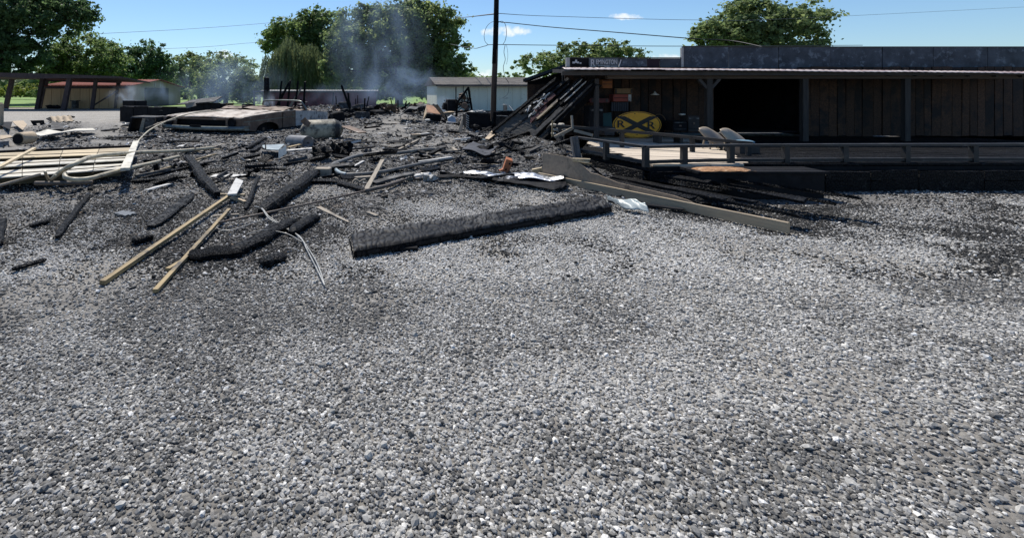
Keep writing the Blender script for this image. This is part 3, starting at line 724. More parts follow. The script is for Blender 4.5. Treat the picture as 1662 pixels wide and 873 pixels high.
tree('elm_tree', 'bright green tree above the right end of the roof', [(1180, 52, 52, 36), (1150, 58, 32, 22), (1225, 40, 56, 48), (1290, 46, 60, 44), (1250, 75, 80, 30)], 48, 1225, LEAF_LIGHT, .6, 5.4, 13, .2)
# the willow: long strands hanging from a domed head
def willow():
    d = 60; k = d / F; base = Vector(((478 - PX0) / F * d, d, 0)); t = thing('willow_tree', 'weeping willow with long hanging strands behind the red shed', 'tree', base)
    rs = np.random.RandomState(31); Cs, Ns, Ts = [], [], []
    for i in range(620):
        a = rs.rand() * 6.283; r = rs.rand() ** .5; x = math.cos(a) * r; y = math.sin(a) * r
        topy = 70 + 30 * (x * x) ** .9 + 14 * y * y + rs.uniform(-6, 14) + 6 * math.sin(x * 7); bot = min(168, topy + rs.uniform(34, 92))
        p0 = P(478 + 52 * x, topy, d); ln = (bot - topy) * k; n = int(ln / .13); s = np.linspace(0, 1, n)[:, None]
        out = np.array([x, y, 0]) * .9
        c = np.array(p0) + out * np.sin(s * 1.4) * .8 + np.array([0, y * 3.0, 0]) + np.array([0, 0, -1]) * s * ln + rs.randn(n, 3) * .045
        t0 = rs.uniform(.1, .8); Cs.append(c); Ns.append(out + rs.randn(n, 3) * .5 + np.array([0, 0, .2])); Ts.append(np.clip(t0 + .3 * (rs.rand(n) - .5), 0, 1))
    C = np.concatenate(Cs); N = np.concatenate(Ns); T = np.concatenate(Ts)
    n = len(C); N /= np.linalg.norm(N, axis=1, keepdims=True)
    a = np.array([0, 0, -1.0]) + rs.randn(n, 3) * .25; a /= np.linalg.norm(a, axis=1, keepdims=True); b = np.cross(N, a); s = (.16 + .1 * rs.rand(n))[:, None]
    v = np.stack([C - a * s, C + b * s * .3, C + a * s * 1.2, C - b * s * .3], 1).reshape(-1, 3) - np.array(base)
    f = (np.arange(n)[:, None] * 4 + np.array([[0, 1, 2, 3]])).reshape(-1, 4)
    me = bpy.data.meshes.new('crown'); me.from_pydata(v.tolist(), [], f.tolist()); at = me.attributes.new('tone', 'FLOAT', 'POINT'); at.data.foreach_set('value', np.repeat(T, 4).astype(np.float32)); me.materials.append(LEAF_WILLOW)
    o = bpy.data.objects.new('crown', me); put(o, t, Matrix.Translation(base))
    q = MB(); q.tube(spline([base, P(480, 120, d), P(476, 80, d)], 4), [.42, .4, .38, .34, .3, .25, .2, .15, .1], 8); q.build('trunk', BARK, t, True)
willow()
# low hedge and field edge
for (nm, lb, bl, d, tp, mt, sd) in (('hedge', 'sunlit yellow green hedge beyond the left lawn', [(15, 146, 40, 9), (55, 146, 30, 9), (-40, 147, 40, 10)], 92, 20, LEAF_YELLOW, 41),
                                 ('shrub', 'dark shrub at the end of the yellow hedge', [(60, 152, 16, 7)], 84, 60, LEAF_MID, 42)):
    tree(nm, lb, bl, d, tp, mt, 1.0, 3.4, sd, .3, limbs=False, catg=nm, trunk_r=.06)
tree('thicket', 'dark low thicket between the red shed and white garage', [(640, 150, 40, 14), (690, 150, 26, 15), (612, 154, 22, 10)], 57, 650, LEAF_DARK, .8, 3.6, 47, .3, catg='bush', trunk_r=.08, limbs=False)
tree('corner_bush', 'small dark bush just beyond the white garage', [(755, 125, 16, 6), (825, 124, 26, 6), (785, 132, 60, 8)], 62, 790, LEAF_MID, .8, 3.6, 45, .3, catg='bush', trunk_r=.08)
# far wood closing the horizon
rs = np.random.RandomState(77); Cs, Ns, Ts = [], [], []
for i in range(260):
    px = rs.uniform(-260, 2000); d = rs.uniform(125, 190); hh = rs.uniform(4.5, 8.5) * (1 + .25 * math.sin(px * .013)); x0 = (px - PX0) / F * d; n = 150
    q = rs.randn(n, 3); q /= np.linalg.norm(q, axis=1, keepdims=True); p = np.array([x0, d, hh * .5]) + q * np.array([4.5, 3.5, hh * .55]) * (.5 + .55 * rs.rand(n))[:, None]
    Cs.append(p); Ns.append(q + np.array([0, 0, .4]) + rs.randn(n, 3) * .3); Ts.append(np.clip(rs.uniform(.1, .8) + .4 * (rs.rand(n) - .5), 0, 1))
me = leaf_mesh('far_wood', np.concatenate(Cs), np.concatenate(Ns), .9 + .9 * rs.rand(260 * 150), np.concatenate(Ts), LEAF_MID, rs=rs)
o = bpy.data.objects.new('far_wood', me); COL.objects.link(o); tag(o, 'distant line of trees along the horizon', 'woods', None, 'stuff')
# ------------------------------------------------------------------ tan barn on the left (axis aligned: long wall faces the yard, gable faces right)
X0, X1, Y0, Y1, EV, RG = -28.6, -21.1, 43.0, 55.0, 1.96, 2.64
barn = thing('barn', 'tan metal barn with faded red roof and dark gable door', 'barn', (X1, Y0, 0))
n = 9
for i in range(n):                                   # upright siding sheets of the long wall
    a = X0 + (X1 - X0) * i / n; b = X0 + (X1 - X0) * (i + 1) / n
    MB().box(((a + b) / 2, Y0 + .03, EV / 2 + .0), (b - a - .035, .06 + .012 * (i % 2), EV)).build('siding_panel', BARNTAN, barn)
b_ = MB(); b_.box(((X0 + X1) / 2, Y0 + .15, EV / 2), (X1 - X0 - .1, .1, EV - .02)); b_.box((X0 + .05, (Y0 + Y1) / 2, EV / 2), (.08, Y1 - Y0 - .3, EV - .02)); b_.box(((X0 + X1) / 2, Y1 - .1, EV / 2), (X1 - X0 - .1, .1, EV - .02)); b_.build('wall', TRIMDARK, barn)
ym = (Y0 + Y1) / 2
MB().prism([(X1 - .06, Y0 + .02, 0), (X1 - .06, Y1 - .02, 0), (X1 - .06, Y1 - .02, EV), (X1 - .06, ym, RG - .03), (X1 - .06, Y0 + .02, EV)], (.06, 0, 0)).build('gable_wall', BARNGREY, barn)
dr = MB().box((X1 + .03, 48.9, .9), (.06, 5.4, 1.8)).build('door', M('dark_slate_barn_door', (.045, .055, .06), (.03, .036, .04), .6, 2, bump=.05), barn)
b_ = MB()
for zz in (.55, 1.2): b_.box((X1 + .07, 48.9, zz), (.02, 5.2, .05))
b_.build('rail', TRIMDARK, dr)
v_ = MB().box((X1 + .02, 49, 2.17), (.05, 1.3, .46)).build('vent', BARNGREY, barn)
b_ = MB()
for yy in (48.4, 49.6): b_.box((X1 + .055, yy, 2.17), (.03, .12, .5))
b_.build('vent_frame', M('pale_vent_trim', (.5, .5, .47), None, .7), v_)
for (ya, za, yb, zb) in ((Y0 - .35, EV - .04, ym, RG), (Y1 + .35, EV - .04, ym, RG)):
    b_ = MB(); sgn = 1 if yb > ya else -1
    b_.grid(lambda u_, w_: Vector((X0 - .25 + (X1 - X0 + .6) * u_, ya + (yb - ya) * w_, za + (zb - za) * w_ + .022 * (math.cos(u_ * 2 * PI * 26)) )), 104, 3)
    b_.build('roof_slope', BARNROOF, barn, True, solid=.03)
MB().box(((X0 + X1) / 2, Y0 - .13, EV - .13), (X1 - X0 + .2, .1, .24)).build('eave_board', TRIMDARK, barn)
for (px, w_, h_, nm, lb, mt) in ((92, 1.0, .3, 'scrap_heap', 'low dark scrap heap against the tan barn wall', BLACK), (122, .5, .62, 'cabinet', 'small dark cabinet standing by the tan barn wall', SOOTGREY)):
    q = P(px, 176, 42.2); b_ = MB()
    if nm == 'cabinet':
        b_.box((q.x, q.y, .34), (w_ * .8, .4, .6)); b_.box((q.x, q.y, .67), (w_ * 1.25, .5, .06)); b_.box((q.x, q.y - .21, .34), (w_ * .5, .03, .4))
    else:
        for j in range(6): b_.lump((q.x + R.uniform(-.6, .6), q.y, .12), (.32, .2, R.uniform(.12, .3)), j, 1)
    o = b_.build(nm, mt); tag(o, lb, nm.replace('_', ' '))

# ------------------------------------------------------------------ leaning open carport in front of the barn
cp = thing('carport', 'dark timber carport with leaning posts in front of the tan barn', 'carport', (P(60, 0, 40.5).x, 40.5, 0))
def cz(px): return 2.90 - .30 * (max(px, 0) / 197) ** 1.3
b_ = MB(); sec = [-70, 0, 50, 100, 150, 199]
tops = [(P(px, 0, 38.4).x, 38.4, cz(px)) for px in sec]; back = [(P(px, 0, 38.4).x, 43.2, cz(px) - .30) for px in sec]
for i in range(len(sec) - 1):
    b_.prism([tops[i], tops[i + 1], back[i + 1], back[i]], (0, 0, -.10))
b_.build('roof_deck', CARPORTM, cp)
for i in range(len(sec) - 1):
    th = (.16, .30, .38, .30, .2, .1)
    b_ = MB(); a, c = Vector(tops[i]), Vector(tops[i + 1])
    b_.prism([a + Vector((0, -.03, .02)), c + Vector((0, -.03, .02)), c + Vector((0, -.03, -th[i + 1])), a + Vector((0, -.03, -th[i]))], (0, -.08, 0)); b_.build('fascia_board', CARPORTM, cp)
for (tx, ty, bx, by, w_) in ((20, 123, 9, 176, 6), (70, 124, 60, 177, 6), (76, 127, 66, 176, 5), (114, 124, 103, 179, 7), (156, 127, 149, 178, 5), (193, 127, 188, 176, 5)):
    g = G(bx, by); tp = P(tx, ty, g.y)
    if tp.z > 2.62: tp.z = 2.62
    bar('post', g + Vector((0, 0, -.1)), tp, w_ * g.y / F, w_ * g.y / F * .9, CARPORTM, cp, rough=.06, up=(0, 1, 0))
bar('brace', P(151, 172, 40.6), P(190, 148, 40.6), .1, .1, CARPORTM, cp, rough=.05, up=(0, 1, 0))
bar('purlin', P(66, 131, 41.5), P(197, 134, 41.5), .12, .14, CARPORTM, cp)

# ------------------------------------------------------------------ white garage
gar = thing('garage', 'pale cream garage with low grey shingle roof behind the burnt pole', 'garage', (P(709, 0, 34).x, 34, 0))
gx0, gx1 = P(709, 0, 34).x, P(900, 0, 34).x
n = 14
for i in range(n):
    a = gx0 + (gx1 - gx0) * i / n; b = gx0 + (gx1 - gx0) * (i + 1) / n
    MB().box(((a + b) / 2, 34.03 + .006 * (i % 2), .98), (b - a - .012, .06, 1.72)).build('siding_panel', CREAM, gar)
b_ = MB(); b_.box(((gx0 + gx1) / 2, 34.14, .95), (gx1 - gx0 - .05, .1, 1.85)); b_.box((gx0 + .04, 37, .98), (.08, 5.7, 1.8)); b_.box(((gx0 + gx1) / 2, 40, .95), (gx1 - gx0 - .05, .1, 1.85)); b_.build('wall', CREAM, gar)
MB().box(((gx0 + gx1) / 2, 34.03, .06), (gx1 - gx0, .09, .14)).build('foundation', SOOTGREY, gar)
MB().prism([(gx0 + .02, 34.1, 1.85), (gx0 + .02, 40, 1.85), (gx0 + .02, 37, 2.44)], (.08, 0, 0)).build('gable_wall', CREAM, gar)
rows = 9
for (ya, yb) in ((33.55, 37.0), (40.45, 37.0)):
    b_ = MB()
    for i in range(rows):                          # overlapping courses
        t0, t1 = i / rows, (i + 1.12) / rows
        f = lambda t, e: (ya + (yb - ya) * t, 1.90 + .60 * t + e)
        (y0, z0), (y1, z1) = f(t0, .035), f(min(t1, 1.0), .012)
        k = 20
        for j in range(k):
            xa = gx0 - .17 + (gx1 - gx0 + .2) * j / k; xb = gx0 - .17 + (gx1 - gx0 + .2) * (j + .985) / k; dz = R.uniform(-.006, .006)
            b_.prism([(xa, y0, z0 + dz), (xb, y0, z0 + dz), (xb, y1, z1), (xa, y1, z1)], (0, 0, -.02))
    o = b_.build('roof_slope', ROOFGREY, gar); o['kind'] = 'stuff'
b_ = MB(); b_.prism([(gx0 - .16, 33.6, 1.90), (gx0 - .16, 40.4, 1.90), (gx0 - .16, 37, 2.48)], (gx1 - gx0 + .18, 0, 0)); b_.build('roof_core', TRIMDARK, gar)
MB().box(((gx0 + gx1) / 2, 33.52, 1.86), (gx1 - gx0 + .3, .05, .12)).build('fascia_board', M('grey_brown_fascia', (.12, .10, .085), None, .7), gar)
q = P(820, 178, 32.5); b_ = lathe([(0, .001), (0, .13), (.55, .13), (.55, .15), (.6, .15), (.6, .001)], (q.x, q.y, .0), (q.x, q.y, 1), 16)
tag(b_.build('vent_pipe', WHITE, None, True), 'short white capped vent pipe in front of the garage wall', 'pipe')
tag(bar('stake', P(826, 172, 32.4), P(834, 182, 32.0), .06, .06, WHITE), 'thin pale stake leaning beside the white vent pipe', 'stake')

# ------------------------------------------------------------------ long red shed
sh = thing('shed', 'long low dull red shed with a flat pale roof edge', 'shed', (P(432, 0, 43).x, 43, 0))
sx0, sx1 = P(432, 0, 43).x, P(611, 0, 43).x
n = 13
for i in range(n):
    a = sx0 + (sx1 - sx0) * i / n; b = sx0 + (sx1 - sx0) * (i + 1) / n
    MB().box(((a + b) / 2, 43.03, .7), (b - a - .03, .06 + .01 * (i % 2), 1.4)).build('siding_panel', REDWALL, sh)
b_ = MB(); b_.box(((sx0 + sx1) / 2, 43.12, .69), (sx1 - sx0 - .02, .08, 1.38)); b_.box((sx1 - .05, 45, .69), (.08, 3.8, 1.38)); b_.box((sx0 + .05, 45, .69), (.08, 3.8, 1.38)); b_.build('wall', TRIMDARK, sh)
b_ = MB(); b_.grid(lambda u_, w_: Vector((sx0 - .5 + (sx1 - sx0 + .7) * u_, 42.5 + 4.9 * w_, 1.5 + .10 * w_ + .02 * math.sin(u_ * 260))), 160, 2); b_.build('roof', M('pale_grey_metal_roof', (.22, .22, .215), (.1, .1, .1), .55, 4, bump=.1), sh, True, solid=.05)
MB().box(((sx0 + sx1) / 2, 42.56, 1.42), (sx1 - sx0 + .5, .06, .1)).build('fascia_board', TRIMDARK, sh)
fr = thing('door_frame', 'lone grey doorway frame with green lawn showing through it', 'door frame', (P(421, 0, 40).x, 40, 0))
for px in (412.5, 429): bar('post', G(px, 178), P(px, 150, 40), .14, .12, DARKPAINT, fr, up=(0, 1, 0))
bar('lintel', P(410, 148.5, 40), P(436, 149, 40), .16, .14, DARKPAINT, fr)

# ------------------------------------------------------------------ plank building with false front and porch (right)
bld = thing('plank_building', 'dark brown plank building with porch and grey false front', 'building', (4.53, 11.5, .37))
WD, DK = 11.5, .37                                    # wall distance, deck height
def plank_run(xa, xb, d, z0, z1):
    x = xa
    while x < xb - .05:
        w_ = min(R.choice((.14, .18, .2, .22, .26)), xb - x); k = z1 + R.uniform(-.01, .02)
        bar('plank', Vector((x + w_ / 2, d + R.uniform(-.012, .012), z0 + R.uniform(0, .03))), Vector((x + w_ / 2 + R.uniform(-.006, .006), d + R.uniform(-.01, .01), k)), w_ - R.uniform(.008, .022), .03, PLANK, bld, up=(0, 1, 0))
        x += w_
plank_run(4.53, 8.02, WD, DK, 1.98)
plank_run(10.1, 16.2, WD, DK, 1.98)
plank_run(4.34, 5.3, 13.6, .1, 1.62)
b_ = MB(); b_.box((6.27, WD + .07, 1.23), (3.5, .05, 1.5)); b_.box((13.1, WD + .07, 1.23), (6.1, .05, 1.5)); b_.prism([(4.56, 11.55, .05), (6.6, 17.2, .05), (6.6, 17.2, 1.95), (4.56, 11.55, 1.95)], (.05, 0, 0)); b_.box((16.2, 14.4, 1.0), (.05, 5.6, 1.9)); b_.box((11.4, 17.2, 1.2), (9.6, .06, 1.9))
b_.build('wall_backing', BLACK, bld)
b_ = MB(); b_.box((9.06, 15.0, 1.2), (2.4, .06, 1.6)); b_.box((7.99, 13.3, 1.2), (.05, 3.4, 1.6)); b_.box((10.13, 13.3, 1.2), (.05, 3.4, 1.6)); b_.box((9.06, 13.3, .47), (2.2, 3.4, .04)); b_.build('bay_lining', BLACK, bld)
MB().prism([(4.6, 11.7, 1.95), (16.2, 11.7, 1.95), (16.2, 17.3, 2.0), (6.6, 17.3, 2.0)], (0, 0, .05)).build('main_roof', BLACK, bld)
# wing roof falling to the left
a, c = P(849, 128.5, 13.3), P(917, 104.5, 13.3)
MB().prism([a, c, c + Vector((1.3, 4, .05)), a + Vector((1.35, 4, .05))], (0, 0, -.075)).build('wing_roof', M('dark_wing_roof', (.03, .034, .04), (.018, .02, .024), .7), bld)
MB().prism([(4.38, 13.7, .05), (5.3, 13.7, .05), (5.3, 13.7, 1.95), (4.38, 13.7, 1.68)], (1.1, 3.4, 0)).build('wing_wall', BLACK, bld)
# porch roof: corrugated sheet, pale rolled edge, header beam, rafters
ED = 10.2
ex0, ex1 = P(913, 0, ED).x, 14.9
def ez(x): return 1.897 - .0087 * (x - ex0)
b_ = MB(); b_.grid(lambda u_, w_: Vector((ex0 + .62 * w_ * (1 - u_) + (ex1 - ex0) * u_, ED + 1.5 * w_, ez(ex0 + (ex1 - ex0) * u_) + .08 * w_ + .012 * math.cos(u_ * 2 * PI * 85))), 510, 2)
b_.build('porch_roof', M('rusty_corrugated_roof', (.30, .2, .17), (.16, .1, .085), .6, 3), bld, True, solid=.012)
k = 16
for i in range(k):                                   # edge sheets, each a little uneven
    xa = ex0 + (ex1 - ex0) * i / k; xb = ex0 + (ex1 - ex0) * (i + 1.01) / k; jj_ = R.uniform(-.012, .008)
    b_ = MB(); b_.grid(lambda u_, w_: Vector((xa + (xb - xa) * u_, ED + .02 - .14 * w_, ez(xa + (xb - xa) * u_) + .012 - .036 * w_ ** 1.4 + jj_ * w_ + .004 * math.cos(u_ * 30))), 16, 4)
    b_.build('roof_edge', EAVE, bld, True, solid=.006)
MB().box(((ex0 + ex1) / 2, ED + .04, 1.79), (ex1 - ex0, .04, .08)).build('fascia_board', TRIMDARK, bld)
b_ = MB().box(((ex0 + ex1) / 2 + .5, 10.4, 1.725), (ex1 - ex0 - 1.0, .1, .085)); b_.build('header_beam', M('brown_header_beam', (.10, .068, .045), (.05, .034, .024), .8, 4, (.4, 4, 4)), bld)
x = ex0 + .3
while x < ex1:
    bar('rafter', Vector((x, ED + .08, ez(x) - .06)), Vector((x, 11.5, ez(x) - .0)), .05, .08, TRIMDARK, bld); x += .55
for px in (968, 1150, 1305, 1470):
    q = P(px, 0, 10.4); bar('porch_post', Vector((q.x, 10.4, DK)), Vector((q.x, 10.4, 1.682)), .07 if px < 1000 else .115, .09, M('grey_brown_porch_post_%d' % px, (.055, .046, .038), (.026, .022, .02), .8, 4, (.6, 5, 5)), bld, rough=.05, up=(0, 1, 0))
    if 1000 < px < 1200:
        for s_ in (-1, 1): bar('bracket', Vector((q.x + s_ * .05, 10.4, 1.49)), Vector((q.x + s_ * .22, 10.4, 1.682)), .06, .07, TRIMDARK, bld, up=(0, 1, 0))
# false front panels
def panel(px0, px1, pyt, mat, z0=1.92, d=11.62, dy=0.0):
    xa, xb = P(px0, 0, d).x, P(px1, 0, d).x; zt = P(0, pyt, d).z
    return MB().box(((xa + xb) / 2, d + dy, (z0 + zt) / 2), (xb - xa - .014, .05, zt - z0)).build('front_panel', mat, bld)
panel(925, 955.5, 95, BLACK); panel(1003, 1049.5, 95.5, DARKPAINT); panel(1049.5, 1070, 95.5, MAROON, dy=.01); panel(1070, 1106, 95.5, DARKPAINT)
for a, c in ((1108, 1181), (1181, 1262), (1262, 1345), (1345, 1430), (1430, 1512), (1512, 1600), (1600, 1700)): panel(a, c, 77.5, DARKPAINT, dy=-.01 + .012 * (a % 2))
panel(918, 924.5, 94, WHITE); panel(1103.5, 1108, 78, WHITE, dy=-.02)
MB().box(((P(925, 0, 11.62).x + P(1104, 0, 11.62).x) / 2, 11.62, P(0, 94.4, 11.62).z), (P(1104, 0, 11.62).x - P(925, 0, 11.62).x, .07, .02)).build('cap_rail', TRIMDARK, bld)
MB().box(((P(1108, 0, 11.62).x + P(1700, 0, 11.62).x) / 2, 11.62, P(0, 76.8, 11.62).z), (P(1700, 0, 11.62).x - P(1108, 0, 11.62).x, .08, .02)).build('cap_rail', TRIMDARK, bld)
b_ = MB()
for (px, py, w_, h_) in ((931, 102, 4, 3), (935, 100, 3, 5), (938, 102, 3, 3), (942, 103, 3, 2)):
    q = P(px, py, 11.585); b_.box(q, (w_ * .0145, .012, h_ * .0145))
b_.build('faded_mark', SIGNWHITE, bld)
# lettered signboard mounted on the false front
sg = thing('signboard', 'grey signboard lettered REMINGTON on the false front', 'sign', P(979, 112, 11.57))
MB().box(P(979.5, 103.2, 11.57), (47 * 11.57 / F, .03, 16.4 * 11.57 / F)).build('board', SIGNGREY, sg)
kx = 11.55 / F
def letters(body, px, py, wpx, hpx):
    me_ = text_mesh(body, .2, SIGNWHITE, wpx * kx, hpx * kx, .003); o_ = bpy.data.objects.new('lettering', me_); put(o_, sg, Matrix.Translation(P(px, py, 11.55)) @ FACE_CAM); return o_
letters('R', 962.5, 102.6, 7.2, 11.5); letters('EMINGTON', 984.5, 101.0, 34, 7.6)
b_ = MB()
for (a, c) in ((957.5, 969), (991, 1001.5)): b_.box(P((a + c) / 2, 108.3, 11.55), ((c - a) * kx, .008, .9 * kx))
for i in range(8): b_.box(P(971.5 + i * 2.4, 108.1, 11.55), (1.5 * kx, .008, 2.4 * kx))
b_.build('small_print', SIGNWHITE, sg)
b_ = MB(); b_.prism([P(1003.4, 109, 11.58), P(1005, 109, 11.58), P(1008.5, 97.5, 11.58), P(1006.8, 97.5, 11.58)], (0, -.012, 0)); b_.build('slash_mark', SIGNWHITE, bld)

# deck of separate boards, laid a little askew
def clip(poly, edge):
    out = []
    for i in range(len(poly)):
        a, c = Vector(poly[i]), Vector(poly[(i + 1) % len(poly)]); (n_, k_) = edge; da, dc = n_.dot(a) - k_, n_.dot(c) - k_
        if da >= 0: out.append(a)
        if da * dc < 0: out.append(a.lerp(c, da / (da - dc)))
    return out
dk_poly = [Vector((5.2, 11.48)), Vector((3.62, 8.52)), Vector((3.95, 7.04)), Vector((13.8, 7.27)), Vector((13.8, 11.48))]
edges = []
for i in range(5):
    a, c = dk_poly[i], dk_poly[(i + 1) % 5]; e = c - a; n_ = Vector((-e.y, e.x)).normalized(); edges.append((n_, n_.dot(a)))
e1 = Vector((.955, -.297)); e2 = Vector((.297, .955)); o_ = 0.0
for k in range(64):
    w_ = .135; q0 = Vector((3.0, 5.0)) + e2 * (k * (w_ + .006)) - e1 * 2
    poly = [q0, q0 + e1 * 18, q0 + e1 * 18 + e2 * w_, q0 + e2 * w_]
    poly2 = poly
    q0b = q0
    for ed in edges:
        if len(poly2) > 2: poly2 = clip(poly2, ed)
    if len(poly2) > 2:
        zt = DK + R.uniform(-.004, .004)
        for sd_, mt_ in ((-1, CHAR), (0, DECK), (1, CHAR)):      # burnt at both ends
            p3 = poly2; jj_ = R.uniform(-.10, .10)
            for (n2, k2) in (((Vector((1, -.09)), 3.42 + jj_), (Vector((-1, .5)), -1.92 - jj_)) if sd_ == 0 else (((Vector((-1, .09)), -3.42 - jj_),) if sd_ < 0 else ((Vector((1, -.5)), 1.92 + jj_),))):
                if len(p3) > 2: p3 = clip(p3, (n2, k2))
            if len(p3) > 2: MB().prism([(p.x, p.y, zt - .03) for p in p3], (0, 0, .03)).build('deck_board', mt_, bld)
b_ = MB(); b_.prism([(p.x * 1.0 + (.05 if p.x < 4 else 0), p.y, DK - .10) for p in dk_poly], (0, 0, .06)); b_.build('deck_frame', BLACK, bld)
# charred skirt boards under the deck edge
x = 3.92
while x < 13.6:
    w_ = R.uniform(.5, 1.1)
    for z in (.08, .22): bar('skirt_board', Vector((x, 6.88 + .022 * (x - 3.9), z)), Vector((min(x + w_, 13.7), 6.88 + .022 * (x + w_ - 3.9), z + R.uniform(-.02, .02))), .03, .135, CHAR, bld, rough=.1)
    x += w_ + .01
for z in (.08, .22): bar('skirt_board', Vector((3.86, 6.95, z)), Vector((3.56, 8.5, z)), .03, .135, CHAR, bld, rough=.1)

# black porch rail with square posts
fn = thing('porch_rail', 'low black rail with square posts along the pale deck', 'railing', (3.92, 7.0, DK))
RAIL = M('black_painted_rail', (.018, .018, .019), (.010, .010, .011), .6, 5, bump=.15, spots=(.07, .068, .065), spot_amt=.15)
pp = [(936, 8.48), (984, 7.76), (1048, 6.99), (1110, 7.12), (1186, 7.2), (1275, 7.22), (1370, 7.25), (1470, 7.28), (1580, 7.3), (1700, 7.34)]
pts_ = [Vector(((a - PX0) / F * d, d, 0)) for a, d in pp]
for i, p in enumerate(pts_):
    bar('post', p + Vector((0, 0, .34)), p + Vector((0, 0, .615)), .072, .072, RAIL, fn, rough=.03, up=(0, 1, 0))
    if i:
        q = pts_[i - 1]
        bar('top_rail', q + Vector((0, 0, .625)), p + Vector((0, 0, .625)), .085, .036, RAIL, fn, rough=.05)
        bar('bottom_rail', q + Vector((0, 0, .41)), p + Vector((0, 0, .41)), .05, .045, RAIL, fn, rough=.05)
r2 = thing('inner_rail', 'second charred handrail crossing in front of the yellow railroad sign', 'railing', P(905, 206, 9.9))
a, m_, c = P(903, 204.5, 9.9), P(1055, 216.5, 9.0), P(1222, 233, 8.0)
bar('top_rail', a, m_, .07, .05, RAIL, r2, rough=.12); bar('top_rail', m_, c, .07, .05, RAIL, r2, rough=.08)
for t in (.02, .36, .72, .98):
    p = a.lerp(m_, t * 2) if t < .5 else m_.lerp(c, t * 2 - 1); bar('post', Vector((p.x, p.y, DK)), p, .06, .06, RAIL, r2, up=(0, 1, 0))

# ------------------------------------------------------------------ railroad crossing sign standing on the deck
rr_ = thing('railroad_sign', 'round yellow railroad crossing sign with black cross and two letters R', 'sign', Vector((P(1034, 0, 11).x, 11, DK)))
C0 = P(1034, 203, 11); rx, rz = 39.5 * 11 / F, 21.8 * 11 / F
def ell(sx, sz, y, n_=56): return [(C0.x + sx * math.cos(2 * PI * i / n_), y, C0.z + sz * math.sin(2 * PI * i / n_)) for i in range(n_)]
MB().prism(ell(rx, rz, 11.0), (0, .012, 0)).build('plate', YELLOW, rr_)
o1, i1 = ell(rx * .965, rz * .965, 10.995), ell(rx * .925, rz * .925, 10.995)
b_ = MB(); n_ = 56; b_.add(o1 + i1, [(i, (i + 1) % n_, n_ + (i + 1) % n_, n_ + i) for i in range(n_)]); b_.build('border', SIGNBLACK, rr_)
for s_ in (-1, 1):
    dv = Vector((s_ * .80 * rx / rz * .62, 0, .62)); a = .70
    p0 = Vector((C0.x - s_ * rx * .70, 10.991 - .002 * s_, C0.z - rz * .64)); p1 = Vector((C0.x + s_ * rx * .70, 10.991 - .002 * s_, C0.z + rz * .64))
    t_ = Vector((.105, 0, 0)); MB().add([p0 - t_, p0 + t_, p1 + t_, p1 - t_], [(0, 1, 2, 3)]).build('cross_bar', SIGNBLACK, rr_)
for (px, py) in ((1008.5, 201.5), (1057.5, 203.5)):
    me_ = text_mesh('R', .2, SIGNBLACK, 12.5 * 11 / F, 11.5 * 11 / F, .002); o_ = bpy.data.objects.new('letter', me_); put(o_, rr_, Matrix.Translation(P(px, py, 10.985)) @ FACE_CAM)
for (px, py) in ((1030.5, 185), (1034, 219)): lathe([(0, .001), (0, .012), (.01, .012), (.01, .001)], P(px, py, 10.996), P(px, py, 10.9), 8).build('bolt', TRIMDARK, rr_)
ov = thing('oval_plaque', 'dark oval plaque with a brown rim behind the yellow sign', 'plaque', Vector((P(1072, 0, 11.2).x, 11.2, DK)))
C1 = P(1069, 203, 11.2); n_ = 40
MB().prism([(C1.x + .17 * math.cos(i * 2 * PI / n_), 11.2, C1.z + .24 * math.sin(i * 2 * PI / n_)) for i in range(n_)], (0, .02, 0)).build('plate', BLACK, ov)
MB().tube([(C1.x + .17 * math.cos(i * 2 * PI / n_), 11.195, C1.z + .24 * math.sin(i * 2 * PI / n_)) for i in range(n_ + 1)], .011, 6).build('rim', M('brown_rim', (.16, .09, .04), None, .6), ov)
# things hung on or set against the plank wall
def hung(name, label, cat_, px0, px1, py0, py1, d, mat, dep=.1, extra=None):
    xa, xb = P(px0, 0, d).x, P(px1, 0, d).x; za, zb = P(0, py1, d).z, P(0, py0, d).z
    t = thing(name, label, cat_, ((xa + xb) / 2, d, za))
    MB().box(((xa + xb) / 2, d, (za + zb) / 2), (xb - xa, dep, zb - za)).build('body', mat, t, bevel=.004)
    if extra:
        for (f0, f1, g0, g1, m2, nm) in extra:
            MB().box((xa + (xb - xa) * (f0 + f1) / 2, d - dep / 2 - .004, za + (zb - za) * (g0 + g1) / 2), ((xb - xa) * (f1 - f0), .012, (zb - za) * (g1 - g0))).build(nm, m2, t)
    return t
hung('wall_box', 'dull orange wooden box hung high on the plank wall', 'box', 975, 991, 130, 143.5, 11.36, ORANGE, .16, [(.06, .94, .85, .95, TRIMDARK, 'slat'), (.06, .94, .45, .52, TRIMDARK, 'slat')])
hung('wall_board', 'tan board fixed to the plank wall above the red crate', 'board', 997, 1025.5, 144, 152.5, 11.42, M('tan_wall_board', (.30, .19, .09), (.2, .12, .06), .7), .05, [(.02, .1, .1, .9, TRIMDARK, 'cleat'), (.9, .98, .1, .9, TRIMDARK, 'cleat')])
hung('red_crate', 'dull red crate with white end on the plank wall', 'crate', 992, 1020.5, 153.5, 165, 11.34, REDBOX, .2, [(.84, 1.0, .02, .98, WHITE, 'end_panel'), (.05, .8, .45, .55, MAROON, 'slat')])
hung('slatted_rack', 'dark blue upright slatted rack under the red crate', 'rack', 991, 1019, 166, 181, 11.38, M('dark_navy_backing', (.012, .014, .022), None, .7), .06, [(i / 8 + .02, i / 8 + .075, .02, .98, M('navy_slat_%d' % i, (.035, .04, .06), None, .6), 'slat') for i in range(8)])
